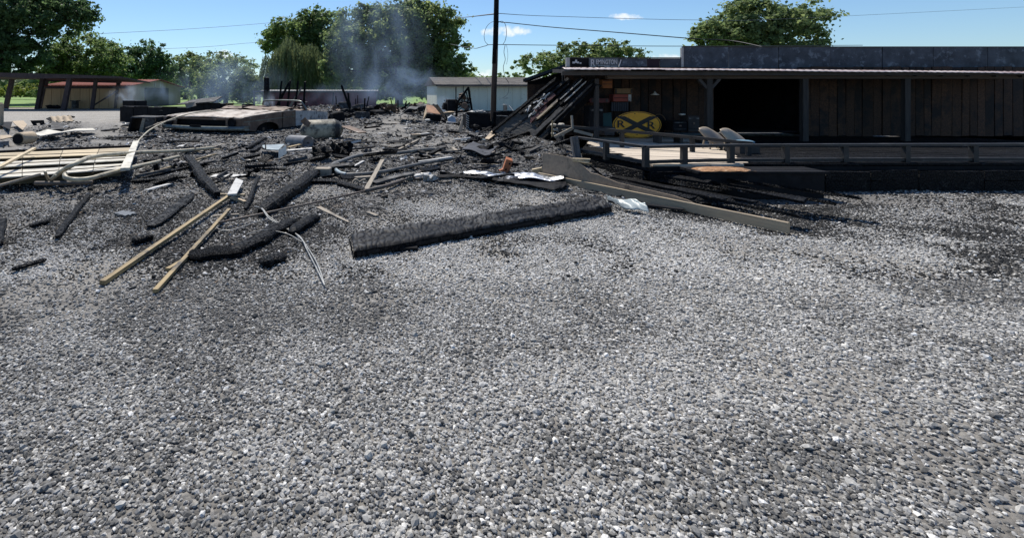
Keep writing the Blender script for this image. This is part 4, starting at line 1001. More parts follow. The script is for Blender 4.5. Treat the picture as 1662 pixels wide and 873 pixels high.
hung('red_shelf', 'dark red shelf low behind the fallen rafters', 'shelf', 955, 987, 160, 167, 11.3, M('dark_red_shelf', (.14, .03, .03), (.07, .016, .016), .7), .14, [(.1, .2, .1, .9, TRIMDARK, 'bracket'), (.8, .9, .1, .9, TRIMDARK, 'bracket')])
q = P(1063, 152, 11.3); lp = thing('wall_lamp', 'small white barn lamp on the plank wall', 'lamp', q)
lathe([(0, .012), (.05, .03), (.075, .085), (.085, .085), (.07, .02)], q + Vector((0, 0, .05)), q - Vector((0, 0, .1)), 16).build('shade', GLASSY, lp, True); bar('arm', q + Vector((0, .17, .06)), q + Vector((0, 0, .05)), .02, .02, TRIMDARK, lp)
q = P(1035, 0, 11.2); tag(MB().prism([P(976, 185, 11.0), P(992, 183, 11.0), P(994, 206, 10.9), P(972, 207, 10.9)], (0, .1, .0)).build('teal_cloth', TEAL, None), 'dark teal cloth hanging beside the porch post', 'cloth')
bn = thing('bench', 'dark bench between the railroad sign and the pale chairs', 'bench', Vector((P(1100, 0, 10).x, 10, DK)))
xa, xb = P(1062, 0, 10).x, P(1140, 0, 10).x
MB().box(((xa + xb) / 2, 10, .55), (xb - xa, .3, .03)).build('seat', M('dark_teal_paint', (.035, .06, .062), (.02, .034, .036), .6), bn)
for x_ in (xa + .06, (xa + xb) / 2, xb - .06): bar('leg', Vector((x_, 10, DK)), Vector((x_, 10, .535)), .06, .22, TRIMDARK, bn, up=(0, 1, 0))
# two pale shell chairs
def chair(px, d, lb):
    o0 = Vector((P(px, 0, d).x, d, DK)); t = thing('shell_chair', lb, 'chair', o0, 'pale chairs behind the porch rail')
    b_ = MB()
    def sh_(u_, w_):
        u2 = u_ * 2 - 1
        prof = spline([Vector((-.24, 0, .35)), Vector((-.12, 0, .30)), Vector((.0, 0, .22)), Vector((.13, 0, .16)), Vector((.25, 0, .125))], 6)
        f = w_ * (len(prof) - 1); i = min(int(f), len(prof) - 2); p = prof[i].lerp(prof[i + 1], f - i)
        wd = .18 * math.sin(max(.02, min(.98, w_)) * PI) ** .7
        return o0 + p + Vector((.38, .5, .62)) * u2 * wd + Vector((0, .03 * u2 * u2, 0))
    b_.grid(sh_, 10, 18); b_.build('shell', CHAIRM, t, True, solid=.012)
    for (a, c) in ((-.1, -.1), (-.1, .1), (.14, -.1), (.14, .1)): bar('leg', o0 + Vector((a * 1.2, c, 0)), o0 + Vector((a, c * .8, .19)), .02, .02, GREYWOOD, t, up=(0, 1, 0))
    return t
c1 = chair(1157, 9.0, 'pale taupe shell chair nearer the yellow railroad sign'); c2 = chair(1192, 8.7, 'pale taupe shell chair beside the blue cushion')
q = P(1200, 229, 8.4); tag(MB().lump((q.x + .08, q.y, .555), (.17, .14, .035), 3, 2, .08).build('cushion', M('faded_blue_cloth', (.16, .30, .40), (.1, .2, .28), .8), None, True), 'faded blue cushion beside the second pale chair', 'cushion')
b_ = MB(); b_.box((q.x + .08, q.y, .44), (.34, .26, .14)); tag(b_.build('stool', TRIMDARK), 'dark low stool under the blue cushion', 'stool')

# ------------------------------------------------------------------ burnt utility pole and its wires
pl = thing('utility_pole', 'tall burnt utility pole in front of the white garage', 'pole', G(802, 217))
g = G(802, 217); d = g.y
b_ = MB(); b_.tube([g + Vector((0, 0, -.3)), P(800.5, 200, d), P(801.5, 150, d), P(803.5, 100, d), P(805, 40, d), P(806, -10, d), P(807, -110, d)], [.10, .098, .094, .09, .085, .08, .072], 14); b_.build('shaft', POLE, pl, True)
b_ = MB(); b_.tube([g + Vector((0, 0, -.3)), P(800.5, 200, d), P(801.4, 182, d)], [.104, .102, .099], 14); b_.build('charred_butt', CHAR, pl, True)
b_ = MB(); b_.tube([P(802.9, 104, d), P(804.2, 70, d), P(805, 40, d), P(806, -10, d), P(807, -111, d)], [.0915, .089, .087, .082, .074], 14); b_.build('charred_top', CHAR, pl, True)
def wire(name, label, pts, r, mat=CABLE, cat_='wire', n=8, group=None):
    b = MB(); b.tube(spline(pts, n), r, 5); o = b.build(name, mat, None, True); tag(o, label, cat_, group); return o
GREYWIRE = M('grey_sky_wire', (.12, .13, .15), None, .6, bump=0)
wire('power_line', 'faint upper wire crossing the sky from left trees', [P(-150, 70, 70), P(205, 53, 75), P(330, 46, 78), P(445, 37, 80), P(600, 22, 80), P(700, 26, 70), P(740, 29, 50), P(805, 23, d)], .026, GREYWIRE)
wire('power_line', 'faint lower wire low in the left sky', [P(-150, 92, 70), P(250, 80, 75), P(340, 76, 78), P(425, 69, 80), P(600, 62, 80), P(700, 68, 60), P(750, 76, 40), P(762, 77.5, 30)], .024, GREYWIRE)
wire('power_line', 'faint top wire in the right sky near the roof tree', [P(804, 22, d), P(900, 27, 26), P(1140, 33, 30), P(1300, 30, 40), P(1700, 10, 60)], .013, GREYWIRE)
wire('service_cable', 'dark sagging service cable descending from the pole to the right', [P(805, 34, d), P(815, 37, d), P(822, 37, d - .2), P(850, 40, 16.5), P(900, 45, 16), P(1000, 53, 15), P(1122, 63, 14), P(1190, 67, 13.5), P(1260, 82, 12)], .014)
wire('service_cable', 'level dark cable passing behind the pole', [P(762, 77.5, 30), P(768, 78.5, 25), P(773, 79, 21), P(788, 75, 18), P(804, 73, d + .12), P(900, 74, 18), P(1120, 75.5, 19), P(1400, 74, 22)], .013)
wire('loose_wire', 'thin wire arc hanging left of the pole', [P(805, 35, d), P(797, 37, d - .1), P(790, 44, d - .1), P(786, 56, d), P(787, 67, d), P(792, 73, d)], .008, CABLE)
wire('loose_wire', 'twisted wire loop hanging right of the pole', [P(806, 39, d), P(814, 35, d), P(820, 40, d), P(822, 54, d), P(820, 66, d), P(816, 73, d)], .009, CABLE)
wire('loose_wire', 'kinked wire dangling over the garage roof', [P(820, 73, d), P(818, 85, d), P(820, 97, d), P(817, 110, d), P(820, 125, d), P(826, 135, d)], .009, CABLE)
wire('loose_wire', 'fine wire hanging in front of the garage wall', [P(826, 135, d), P(825, 150, d), P(820, 157, d), P(814, 160, d)], .005, CABLE)
wire('loose_wire', 'short fine wire dangling beside the kinked wire', [P(822, 73, d), P(824, 85, d), P(824, 95, d), P(822, 105, d)], .005, CABLE)
# ------------------------------------------------------------------ burnt car
car = thing('burnt_car', 'burnt out car shell with ash blotched hood and missing roof', 'car', (-4.24, 16.3, 0))
CO = Vector((-4.24, 16.3, 0)); CX = Vector((-.906, .423, 0)); CY = Vector((.423, .906, 0)); CW, CLN = 3.5, 5.7
def cp_(u_, v_, z): return CO + CX * u_ + CY * v_ + Vector((0, 0, z))
def prof(v_):
    k = [(0, .50), (.12, .545), (.6, .585), (2.1, .665), (3.2, .70), (4.4, .63), (5.7, .52)]
    for (a, za), (b, zb) in zip(k, k[1:]):
        if v_ <= b: return za + (zb - za) * (v_ - a) / (b - a)
    return k[-1][1]
rr = random.Random(4)
def dent(u_, v_, a): return a * (math.sin(u_ * 3.1 + v_ * 1.7) * math.sin(v_ * 2.9 - u_) + .5 * math.sin(u_ * 7 + v_ * 5))
b_ = MB(); b_.grid(lambda s, t: cp_(.10 + (CW - .2) * s, .04 + 2.3 * t, prof(.04 + 2.3 * t) + .05 * math.sin(s * PI) + dent(s * 3, t * 2, .012) - .03 * math.exp(-((s - .5) / .3) ** 2) * (1 - t)), 26, 18); b_.build('hood', HOOD, car, True, solid=.02)
b_ = MB(); b_.grid(lambda s, t: cp_(.0 + .12 * s, .0 + 3.2 * t, prof(3.2 * t) + .015 * math.sin(s * PI) - .0), 3, 20); b_.grid(lambda s, t: cp_(CW - .12 + .12 * s, 3.2 * t, prof(3.2 * t) + .012), 3, 20); b_.build('fender_top', HOOD, car, True, solid=.02)
# body side with a wheel arch
arch = [(.78 + .67 * (1 - math.cos(a)), .07 + .27 * math.sin(a)) for a in [PI * i / 12 for i in range(13)]]
side = [(0, .12), (.70, .06)] + arch + [(2.3, .05), (3.2, .05), (3.2, prof(3.2))] + [(v_, prof(v_)) for v_ in (2.6, 2.1, 1.5, 1.0, .6, .3, .12, 0)]
for u0, nm in ((0, 'side_panel'), (CW, 'side_panel')):
    b_ = MB(); b_.prism([cp_(u0, a, z) for a, z in side], CX * (.05 if u0 == 0 else -.05)); b_.build(nm, RUST, car)
q4 = [(3.22, .05), (3.7, .04), (4.0, .10), (4.25, .26), (4.7, .28), (5.0, .14), (5.2, .05), (5.7, .12), (5.7, prof(5.7)), (5.0, prof(5.0)), (4.4, prof(4.4)), (3.8, prof(3.8)), (3.22, prof(3.22) - .01)]
for u0 in (0, CW): MB().prism([cp_(u0, a, z) for a, z in q4], CX * (.05 if u0 == 0 else -.05)).build('quarter_panel', QUARTER, car)
b_ = MB(); b_.grid(lambda s, t: cp_(.03 + (CW - .06) * s, 4.5 + 1.2 * t, prof(4.5 + 1.2 * t) + .03 * math.sin(s * PI) + dent(s * 2, t, .02)), 14, 6); b_.build('trunk_lid', QUARTER, car, True, solid=.02)
b_ = MB(); b_.grid(lambda s, t: cp_(.05 + (CW - .1) * s, 2.3 + 2.2 * t, prof(2.3 + 2.2 * t) - .02 + .16 * vnoise(s * 8, t * 6, 5) + .07 * math.sin(s * 17 + t * 3) * math.sin(t * 9)), 40, 24); b_.build('collapsed_roof', RUST, car, False, solid=.02)
# front end
MB().box(cp_(CW / 2, .22, .33), (CW - .3, .1, .34), Matrix((CX, CY, Vector((0, 0, 1)))).transposed()).build('grille_recess', BLACK, car)
b_ = MB(); b_.prism([cp_(0, -.02, .455), cp_(CW, -.02, .455), cp_(CW, -.02, .5), cp_(0, -.02, .5)], CY * .06); b_.build('grille_header', RUST, car)
b_ = MB()
for i in range(5): b_.bar(cp_(.55, .05, .36 - i * .03), cp_(CW - .55, .05, .36 - i * .03), .02, .009)
b_.build('grille_bars', BLACK, car)
b_ = MB()                                            # deep wrap-round bumper with a flat lip
sec = [(-.06, .35), (-.10, .02), (.12, -.15), (1.0, -.21), (1.75, -.225), (2.5, -.21), (CW - .12, -.15), (CW + .10, .02), (CW + .06, .35)]
def bum(u_, w_):
    f = u_ * (len(sec) - 1); i = min(int(f), len(sec) - 2); a, c = sec[i], sec[i + 1]; t = f - i
    k = [(.16, .06), (.155, -.0), (.17, -.03), (.235, -.035), (.285, -.01), (.29, .05)]; g_ = w_ * (len(k) - 1); m = min(int(g_), len(k) - 2); zz = k[m][0] + (k[m + 1][0] - k[m][0]) * (g_ - m); oo = k[m][1] + (k[m + 1][1] - k[m][1]) * (g_ - m)
    return cp_(a[0] + (c[0] - a[0]) * t, a[1] + (c[1] - a[1]) * t + oo, zz - .04 + .01 * math.sin(u_ * 9))
b_.grid(bum, 48, 10); b_.build('bumper', CHROME, car, True, solid=.012)
for u0, u1 in ((.0, .64), (CW - .64, CW)): MB().prism([cp_(u0, -.035, .21), cp_(u1, -.035, .21), cp_(u1, -.035, .515), cp_(u0, -.035, .515)], CY * .03).build('front_fender_face', RUST, car)
for uu in (.34, CW - .34):
    hl = lathe([(-.06, .12), (.0, .15), (.04, .165), (.06, .165), (.07, .15), (.05, .135), (.02, .12), (.015, .09), (.015, .001)], cp_(uu, -.04, .39), cp_(uu, -1, .39), 24).build('headlight_bowl', BLACK, car, True)
MB().box(cp_(1.75, -.28, .25), (.5, .02, .07), Matrix((CX, CY, Vector((0, 0, 1)))).transposed()).build('plate_bracket', BLACK, car)
for uu, vv in ((.2, 1.45), (CW - .2, 1.45), (.2, 4.55), (CW - .2, 4.55)):
    w_ = lathe([(0, .1), (0, .23), (.04, .25), (.16, .25), (.2, .22), (.2, .001)], cp_(uu, vv, .08), cp_(uu + 1, vv, .08), 20).build('wheel', BLACK, car, True)
    lathe([(-.01, .001), (-.01, .05), (.03, .13), (.03, .001)], cp_(uu, vv, .08), cp_(uu + 1, vv, .08), 14).build('hub', RUST, w_)
b_ = MB(); b_.box(cp_(CW / 2, 2.9, .2), (CW - .5, 5.0, .3), Matrix((CX, CY, Vector((0, 0, 1)))).transposed()); b_.build('underbody', BLACK, car)
b_ = MB(); b_.tube(spline([P(428, 178, 20.6), P(427, 166, 20.5), P(434, 163.6, 20.4), P(465, 163.2, 19.9), P(486, 164.5, 19.5), P(491, 168, 19.4), P(498, 179, 19.3)], 5), .032, 7); b_.build('windshield_frame', CHROME, car, True)
for u0 in (-.006, CW + .006):
    bar('side_trim', cp_(u0, .1, .40), cp_(u0, 3.15, .47), .012, .03, CHROME, car); bar('door_seam', cp_(u0 * 1.6, 2.32, .07), cp_(u0 * 1.6, 2.34, .64), .012, .02, BLACK, car, up=(0, 1, 0)); bar('sill', cp_(u0, 2.2, .06), cp_(u0, 5.6, .07), .03, .05, BLACK, car)
    bar('door_handle', cp_(u0 * 2, 2.95, .58), cp_(u0 * 2, 3.1, .585), .02, .025, CHROME, car)
for s0 in (.12, .88): bar('hood_seam', cp_(CW * s0, .06, prof(.06) + .035), cp_(CW * s0, 2.2, prof(2.2) + .045), .02, .012, BLACK, car)
bar('cowl', cp_(.1, 2.33, prof(2.33) + .03), cp_(CW - .1, 2.33, prof(2.33) + .03), .14, .03, BLACK, car, rough=.2)
bar('hood_crease', cp_(CW / 2, .1, prof(.1) + .03), cp_(CW / 2, 2.1, prof(2.1) + .06), .05, .02, HOOD, car)
for k_ in range(5): bar('roof_bow', cp_(.1, 2.7 + k_ * .38, prof(3) + R.uniform(.02, .1)), cp_(CW - .1, 2.8 + k_ * .36, prof(3) + R.uniform(.0, .1)), .06, .03, RUST, car, rough=.3, bend=R.uniform(-.05, .06))
# things lying on the wreck
for (px0, px1, py, d, nm, lb, mt) in ((393, 410, 177, 20.6, 'carton', 'small dark box lying on the hood of the burnt car', BLACK),):
    a, c = P(px0, py, d), P(px1, py, d); z0 = prof(2.2); b_ = MB(); b_.box(((a.x + c.x) / 2, d, .78), (c.x - a.x, .4, .22), Matrix.Rotation(.3, 3, 'Z')); b_.box(((a.x + c.x) / 2 + .1, d, .91), (.42, .3, .03), Matrix.Rotation(.3, 3, 'Z') @ Matrix.Rotation(.3, 3, 'Y')); b_.box(((a.x + c.x) / 2, d - .21, .80), (.16, .03, .05)); tag(b_.build(nm, mt), lb, 'box')
cr_ = thing('wire_chair', 'tan burnt chair frame standing behind the hood', 'chair', P(375, 178, 21.5))
for (a, c) in ((370, 370), (379, 379)):
    bar('leg', P(a + 1, 178, 21.4), P(a - 2, 168.5, 21.4), .05, .05, LATH, cr_, up=(0, 1, 0))
bar('back_rail', P(367, 168.6, 21.4), P(380, 168.8, 21.4), .05, .06, LATH, cr_); bar('seat_rail', P(369, 174, 21.3), P(379, 174, 21.3), .05, .05, LATH, cr_)

# ------------------------------------------------------------------ horizontal tank and small drum
tk = thing('pressure_tank', 'large scorched pale tank lying on its side by the car', 'tank', G(522, 229))
a, c = P(487, 213, 14.55), P(557, 210, 14.9); L = (c - a).length; r_ = .315
pr = [(0, .01), (.02, .09), (.06, .17), (.12, .235), (.19, .285), (.26, r_), (.28, r_ + .006), (.30, r_)] + [(.3 + (L - .6) * i / 8, r_) for i in range(1, 8)] + [(L - .3, r_), (L - .28, r_ + .006), (L - .26, r_), (L - .19, .285), (L - .12, .235), (L - .05, .14), (L, .02)]
lathe(pr, a, c, 36).build('shell', TANKM, tk, True)
bar('bracket', P(491, 200, 14.4), P(498, 194, 14.35), .16, .03, RUST, tk, up=(0, 1, 0)); bar('bracket', P(495, 197.5, 14.35), P(502, 203, 14.3), .16, .03, RUST, tk, up=(0, 1, 0))
lathe([(0, .05), (.05, .05), (.05, .03), (.1, .03), (.1, .001)], P(484, 214, 14.5), P(478, 214, 14.45), 12).build('valve', RUST, tk)
for t in (.25, .75):
    p = a.lerp(c, t); MB().box((p.x, p.y, .09), (.08, .4, .16)).build('foot', BLACK, tk)
dm = thing('drum', 'small grey steel drum lying in front of the tank', 'drum', G(487, 240))
a, c = P(471, 229.5, 13.2), P(500, 232, 12.55); L = (c - a).length
lathe([(0, .001), (0, .15), (.02, .165), (.05, .17)] + [(L * t, .17 + .004 * math.sin(t * 20)) for t in (.3, .5, .7)] + [(L - .03, .172), (L, .168), (L, .15), (L - .02, .145), (L - .02, .001)], a, c, 26).build('shell', DRUMM, dm, True)
lathe([(0, .025), (.02, .025), (.02, .001)], c, c + (c - a), 10).build('bung', TRIMDARK, dm)
bar_t = [(P(560, 205, 14.9), P(588, 216, 14.4), .34, .03, RUST, 'scorched_sheet', 'rusty bent sheet leaning off the right end of the tank', 'metal sheet'),
         (onG(540, 236, .03), onG(563, 236, .03), .22, .025, GREYWOOD, 'plank', 'grey plank lying in the shade of the tank', 'plank'),
         (onG(468, 244, .06), onG(487, 241, .07), .09, .02, LATH, 'slat', 'short tan slat beside the small drum', 'slat')]
for (a, c, w_, h_, mt, nm, lb, ct) in bar_t: tag(bar(nm, a, c, w_, h_, mt, rough=.1, seed=3), lb, ct)

# ------------------------------------------------------------------ black boxes left of the car
def obox(name, label, cat_, corners_px, d0, d1, zt, zb, mat, panels=0, lid=None):
    """long box whose front face runs from column px0 at d0 to px1 at d1"""
    (p0, p1) = corners_px; a, c = Vector((P(p0, 0, d0).x, d0, 0)), Vector((P(p1, 0, d1).x, d1, 0)); dr_ = (c - a).normalized(); nb = Vector((-dr_.y, dr_.x, 0))
    t = thing(name, label, cat_, a)
    n_ = max(1, panels)
    for i in range(n_):
        q0, q1 = a.lerp(c, i / n_), a.lerp(c, (i + .975) / n_); w_ = R.uniform(0, .03)
        zz = zt + R.uniform(-.02, .02)
        MB().prism([q0 - nb * w_ + Vector((0, 0, zb)), q1 - nb * w_ + Vector((0, 0, zb)), q1 - nb * w_ + Vector((0, 0, zz)), q0 - nb * w_ + Vector((0, 0, zz))], nb * .06).build('front_panel', mat, t, bevel=.008)
    MB().prism([a + nb * .07 + Vector((0, 0, zb)), c + nb * .07 + Vector((0, 0, zb)), c + nb * .9 + Vector((0, 0, zb)), a + nb * .9 + Vector((0, 0, zb))], (0, 0, zt - zb - .03)).build('body', BLACK, t)
    return t, a, c, nb
bx, a, c, nb = obox('burnt_counter', 'long black burnt counter front running behind the hollow box', 'counter', (195, 312), 23.6, 22.0, .72, .0, BLACK, 5)
for t0, t1 in ((.02, .45), (.5, .98)): bar('top_strip', a.lerp(c, t0) + Vector((0, 0, .735)), a.lerp(c, t1) + Vector((0, 0, .74)), .12, .02, SOOTGREY, bx, rough=.1)
bb, a, c, nb = obox('burnt_chest', 'black burnt chest with raised grey lid behind the hood', 'chest', (306, 358), 21.8, 21.3, .93, .0, BLACK, 2)
MB().prism([P(286, 171, 22.0), P(347, 166.5, 21.2), P(361, 158, 22.6), P(312, 163.5, 23.2)], (0, 0, .04)).build('lid', SOOTGREY, bb)
sb, a, c, nb = obox('small_cabinet', 'small black cabinet rising above the long counter in white smoke', 'cabinet', (199, 218.5), 25.5, 25.3, .98, .2, BLACK, 1)
tag(MB().prism([P(300, 170, 21.0), P(316, 166, 21.3), P(318, 172, 21.2), P(303, 176, 21.0)], (0, .05, .0)).build('scrap', GREYWOOD), 'small grey scrap leaning on the black chest', 'scrap')
hb = thing('hollow_box', 'open ended burnt box with pale top standing in the ash', 'box', G(228, 216))
d = 17.4
def bq(px, py, dd=0): return P(px, py, d + dd)
MB().prism([bq(213, 189.5), bq(252, 190.5), bq(251, 192.5, -.02), bq(212, 191.8, -.02)], (0, .95, .0)).build('top', SOOTGREY, hb)
MB().prism([bq(212, 192), bq(215, 192), bq(209.5, 213), bq(206.5, 213)], (0, .9, 0)).build('side', BLACK, hb)
MB().prism([bq(231, 192.2), bq(236, 192.2), bq(231, 216), bq(225, 216)], (0, .9, 0)).build('side', GREYWOOD, hb)
MB().prism([bq(236.2, 192.5, .02), bq(251, 192.5, .02), bq(249, 207, .02), bq(232, 215.6, .02)], (0, .06, 0)).build('front_panel', SOOTGREY, hb)
MB().prism([bq(207, 213.2), bq(230, 216.2), bq(230, 217.4), bq(207, 214.6)], (0, .9, 0)).build('bottom', BLACK, hb)
MB().prism([bq(212, 192.4, .86), bq(232, 192.4, .86), bq(228, 214, .86), bq(208, 212, .86)], (0, .04, 0)).build('back', BLACK, hb)

# ------------------------------------------------------------------ burnt posts still standing
post_rows = [((433, 126), (433, 174), 31, 8, 'thick black burnt post at the left of the standing posts'), ((457, 132), (453, 174), 29, 2.8, 'thin black post second in the row of standing posts'),
  ((471, 131), (467, 171), 29.5, 2.6, 'thin black post third in the row behind the windshield frame'), ((469, 135), (450, 172), 29.2, 3.4, 'slanting black timber leaning across the standing posts'),
  ((484, 132), (480, 166), 29.5, 2.8, 'straight black post fourth in the row of standing posts'), ((495, 133), (493, 174), 29, 2.8, 'black post at the right of the standing row'),
  ((554, 139), (570, 181), 28, 3.6, 'leaning black post standing alone before the red shed'), ((565, 152), (569, 186), 27, 3, 'short black post beside the leaning post'),
  ((489, 143), (477, 163), 29.6, 3, 'pale broken stub between the black posts'), ((545, 156), (546, 172), 30, 1.6, 'thin black spike before the middle of the shed'),
  ((577, 161), (578, 178), 30, 1.4, 'thin black spike right of the short post'), ((580.5, 156), (581, 178), 30, 1.3, 'upper thin black spike before the shed end'), ((541, 150), (540, 170), 33, 1.5, 'thin dark rod by the red shed wall')]
for (t_, b0, d, w_, lb) in post_rows:
    a, c = P(b0[0], b0[1], d), P(t_[0], t_[1], d); g0 = gh(a.x, d)
    if a.z > g0: a = a + (a - c) * ((a.z - g0 + .05) / max(.05, c.z - a.z))
    tag(bar('burnt_post', a, c, w_ * 1.25 * d / F, w_ * 1.2 * d / F * .9, CHAR if 'pale' not in lb else GREYWOOD, rough=.14, taper=.75, up=(0, 1, 0), frayed=.05), lb, 'post', 'burnt posts left standing')

# ------------------------------------------------------------------ middle of the burnt ground: boxes, table, machine
ob = thing('scorched_carton', 'open scorched box with orange brown top beside the folding table', 'box', P(700, 192, 22))
d = 22.0
MB().prism([P(692, 171, d + .9), P(703, 173, d + .8), P(717, 187, d), P(692.5, 183.5, d)], (0, .02, .03)).build('top_panel', CARD, ob)
MB().prism([P(692, 171.5, d + .9), P(692.3, 184, d), P(687, 194, d), P(688.5, 183, d + .6)], (.04, .02, 0)).build('side_panel', TAN, ob)
MB().prism([P(693, 184.6, d - .01), P(717, 188, d - .01), P(715, 198, d - .01), P(690, 195, d - .01)], (0, .05, 0)).build('front_panel', BLACK, ob)
tb = thing('folding_table', 'sagging burnt folding table with thin legs before the rubble', 'table', P(660, 196, 22.5)); d = 22.6
b_ = MB(); b_.grid(lambda u_, w_: P(646 + 31 * u_, 189 - 12.5 * math.sin(min(1, u_ * 1.1) * PI * .5), d) + Vector((.2 * w_, 1.2 * w_, .08 * w_ - .05 * math.sin(u_ * 9))), 14, 5); b_.build('top', M('ashen_table_top', (.10, .10, .095), (.045, .045, .045), .8, 4, bump=.2), tb, True, solid=.03)
for px, pt in ((651, 189), (663, 184), (679, 178)): bar('leg', P(px, 198.5, d - .02), P(px - 1, pt, d), .035, .035, GREYWOOD, tb, up=(0, 1, 0))
tag(MB().prism([P(727, 192, 20.5), P(733, 188, 20.5), P(739, 191, 20.5), P(740, 198, 20.4), P(733, 202, 20.4), P(727.5, 199, 20.4)], (0, .12, .02)).build('bucket_lid', M('pale_blue_grey_lid', (.42, .47, .52), (.32, .37, .42), .6)), 'pale blue grey lid propped before the burnt machine', 'lid')
tag(MB().prism([P(720, 184, 21.5), P(735, 180.5, 21.8), P(738, 183.5, 21.5), P(725, 188, 21.2)], (0, .02, .03)).build('tan_sheet', TAN), 'small tan panel leaning between the box and machine', 'panel')
tag(bar('burnt_beam', P(708, 172, 21.6), P(725, 194, 21.0), .14, .12, CHAR, rough=.15, up=(0, 1, 0)), 'black beam leaning from the orange brown box towards the machine', 'beam')
tag(MB().lump(P(694, 195.5, 21.2), (.13, .1, .06), 5, 2, .2).build('white_lump', WHITE, None, True), 'white lump at the foot of the orange brown box', 'lump')
mc = thing('burnt_machine', 'burnt engine on an A shaped steel frame before the garage', 'machine', P(750, 186, 21)); d = 21.0
for (a, c, w_) in (((741, 168), (760.5, 142), 3.2), ((760, 142), (766, 181), 3.0), ((741, 165), (741, 190), 3.2), ((740, 141), (740, 168), 1.6), ((752, 139), (752, 150), 1.0), ((742, 168), (764, 167), 2.4), ((742, 182), (766, 180), 3.0), ((757, 150), (762, 175), 1.6)):
    bar('frame_bar', P(*a, d + R.uniform(-.15, .15)), P(*c, d + R.uniform(-.1, .1)), w_ * d / F, w_ * d / F, CHAR_ASH if w_ < 2 else CHAR, mc, rough=.1, up=(0, 1, 0))
b_ = MB(); b_.box(P(733, 171, d + .3), (.42, .6, .5)); b_.box(P(728, 174, d + .4), (.5, .4, .3), Matrix.Rotation(.2, 3, 'Y')); b_.build('housing', BLACK, mc, bevel=.03)
b_ = MB()
for i in range(18): b_.lump(P(R.uniform(744, 762), R.uniform(153, 182), d + .3 + R.uniform(-.2, .3)), (R.uniform(.06, .16), .12, R.uniform(.05, .12)), i, 1, .3)
b_.build('engine_block', RUST, mc)
b_ = MB()
for i in range(9): b_.tube(spline([P(R.uniform(742, 764), R.uniform(152, 182), d + .05), P(R.uniform(742, 764), R.uniform(152, 182), d - .05), P(R.uniform(742, 764), R.uniform(155, 182), d + .1)], 5), .018, 5)
b_.build('tubing', SOOTGREY, mc)
lathe([(0, .02), (0, .12), (.05, .14), (.09, .12), (.09, .02)], P(754, 172, d - .1), P(754, 172, d - 1), 18).build('flywheel', RUST, mc)
tag(MB().lump(P(766, 182, 19.5), (.16, .12, .05), 9, 2, .25).build('white_scrap', WHITE), 'crumpled white scrap on top of the black crate', 'scrap')
tag(MB().lump(P(779, 181.5, 19.3), (.22, .12, .06), 12, 2, .25).build('pale_scrap', WHITE), 'larger pale scrap on the crate near the pole', 'scrap')
ct = thing('black_crate', 'black burnt cabinet with white striped edge left of the pole', 'cabinet', G(760, 217)); d = 16.9
MB().prism([P(761.5, 183.5, d), P(803, 186, d - .1), P(803, 214, d - .1), P(761.5, 217, d)], (0, .05, 0)).build('front_panel', BLACK, ct)
MB().prism([P(759, 183, d + .05), P(803, 185.5, d), P(803, 188, d + .9), P(762, 185.5, d + .9)], (0, 0, .03)).build('top', SOOTGREY, ct)
MB().prism([P(751, 186, d + .5), P(757.5, 184, d), P(757.5, 217, d), P(750, 216, d + .5)], (.02, .03, 0)).build('side_panel', BLACK, ct)
for i in range(8): bar('edge_strip', P(756.8, 186.5 + i * 3.7, d - .04), P(761, 189.4 + i * 3.7, d - .05), .03, .028, WHITE, ct, up=(0, 1, 0))
bar('corner_bar', P(759.5, 183, d - .01), P(759.5, 217, d - .01), .07, .03, BLACK, ct, up=(0, 1, 0))
tag(MB().prism([P(750, 191, 16.6), P(751.5, 190, 16.6), P(749, 219, 16.2), P(741, 219, 16.2)], (.02, .03, .0)).build('grey_board', GREYWOOD), 'grey wedge shaped board propped against the black cabinet', 'board')
tag(MB().prism([P(805, 184, 18), P(838, 186, 17.6), P(838, 196, 17.6), P(805, 212, 18)], (0, .06, 0)).build('dark_sheet', SOOTGREY), 'dark grey panel standing behind the collapsed roof edge', 'panel')
bar_o = bar('pale_bar', P(806, 188, 17.5), P(824, 189, 17.3), .03, .02, WHITE); tag(bar_o, 'thin pale bar across the dark panel by the pole', 'bar')
tag(bar('burnt_beam', P(803, 184, 17.9), P(836, 183, 17.4), .16, .12, CHAR, rough=.12), 'black beam lying level right of the pole', 'beam')

# ------------------------------------------------------------------ collapsed roof slope with bare rafters
cr = thing('collapsed_roof', 'collapsed shingle roof slope with charred rafters leaning on the building', 'roof', G(862, 246))
BL, BR = P(803, 214, 13.2), P(866, 246, 11.4); TL, TR = P(904, 133, 11.35), P(974, 137.5, 10.4)
def rp(s, t): return BL.lerp(BR, s).lerp(TL.lerp(TR, s), t)
nrm = (BR - BL).cross(TL - BL).normalized()
if nrm.y > 0: nrm = -nrm
rr = random.Random(12)
jag = lambda s: .60 + .10 * math.sin(s * 11) + .05 * math.sin(s * 29)
b_ = MB(); nu, nv = 30, 14
b_.grid(lambda s, t: rp(s * .97, max(0, .0 + t * (jag(s) - .22 * s))) + nrm * (.03 + .006 * math.sin(t * 60)), nu, nv); b_.build('shingle_slope', SHINGLE, cr, solid=.03)
for i in range(5):
    t0 = .03 + i * .095
    bar('shingle_edge', rp(.02, t0) + nrm * .048, rp(.95, t0 * .9) + nrm * .048, .05, .012, SHINGLE, cr, rough=.1, up=nrm, segs=10)
bar('seam', rp(.30, .0) + nrm * .055, rp(.34, .5) + nrm * .055, .05, .015, BLACK, cr, up=nrm)
b_ = MB(); b_.grid(lambda s, t: rp(.02 + s * .96, t * .93) - nrm * .10, 8, 8); b_.build('dark_fill', BLACK, cr, solid=.02)  # black sheet added to fill in the dark behind the bare rafters
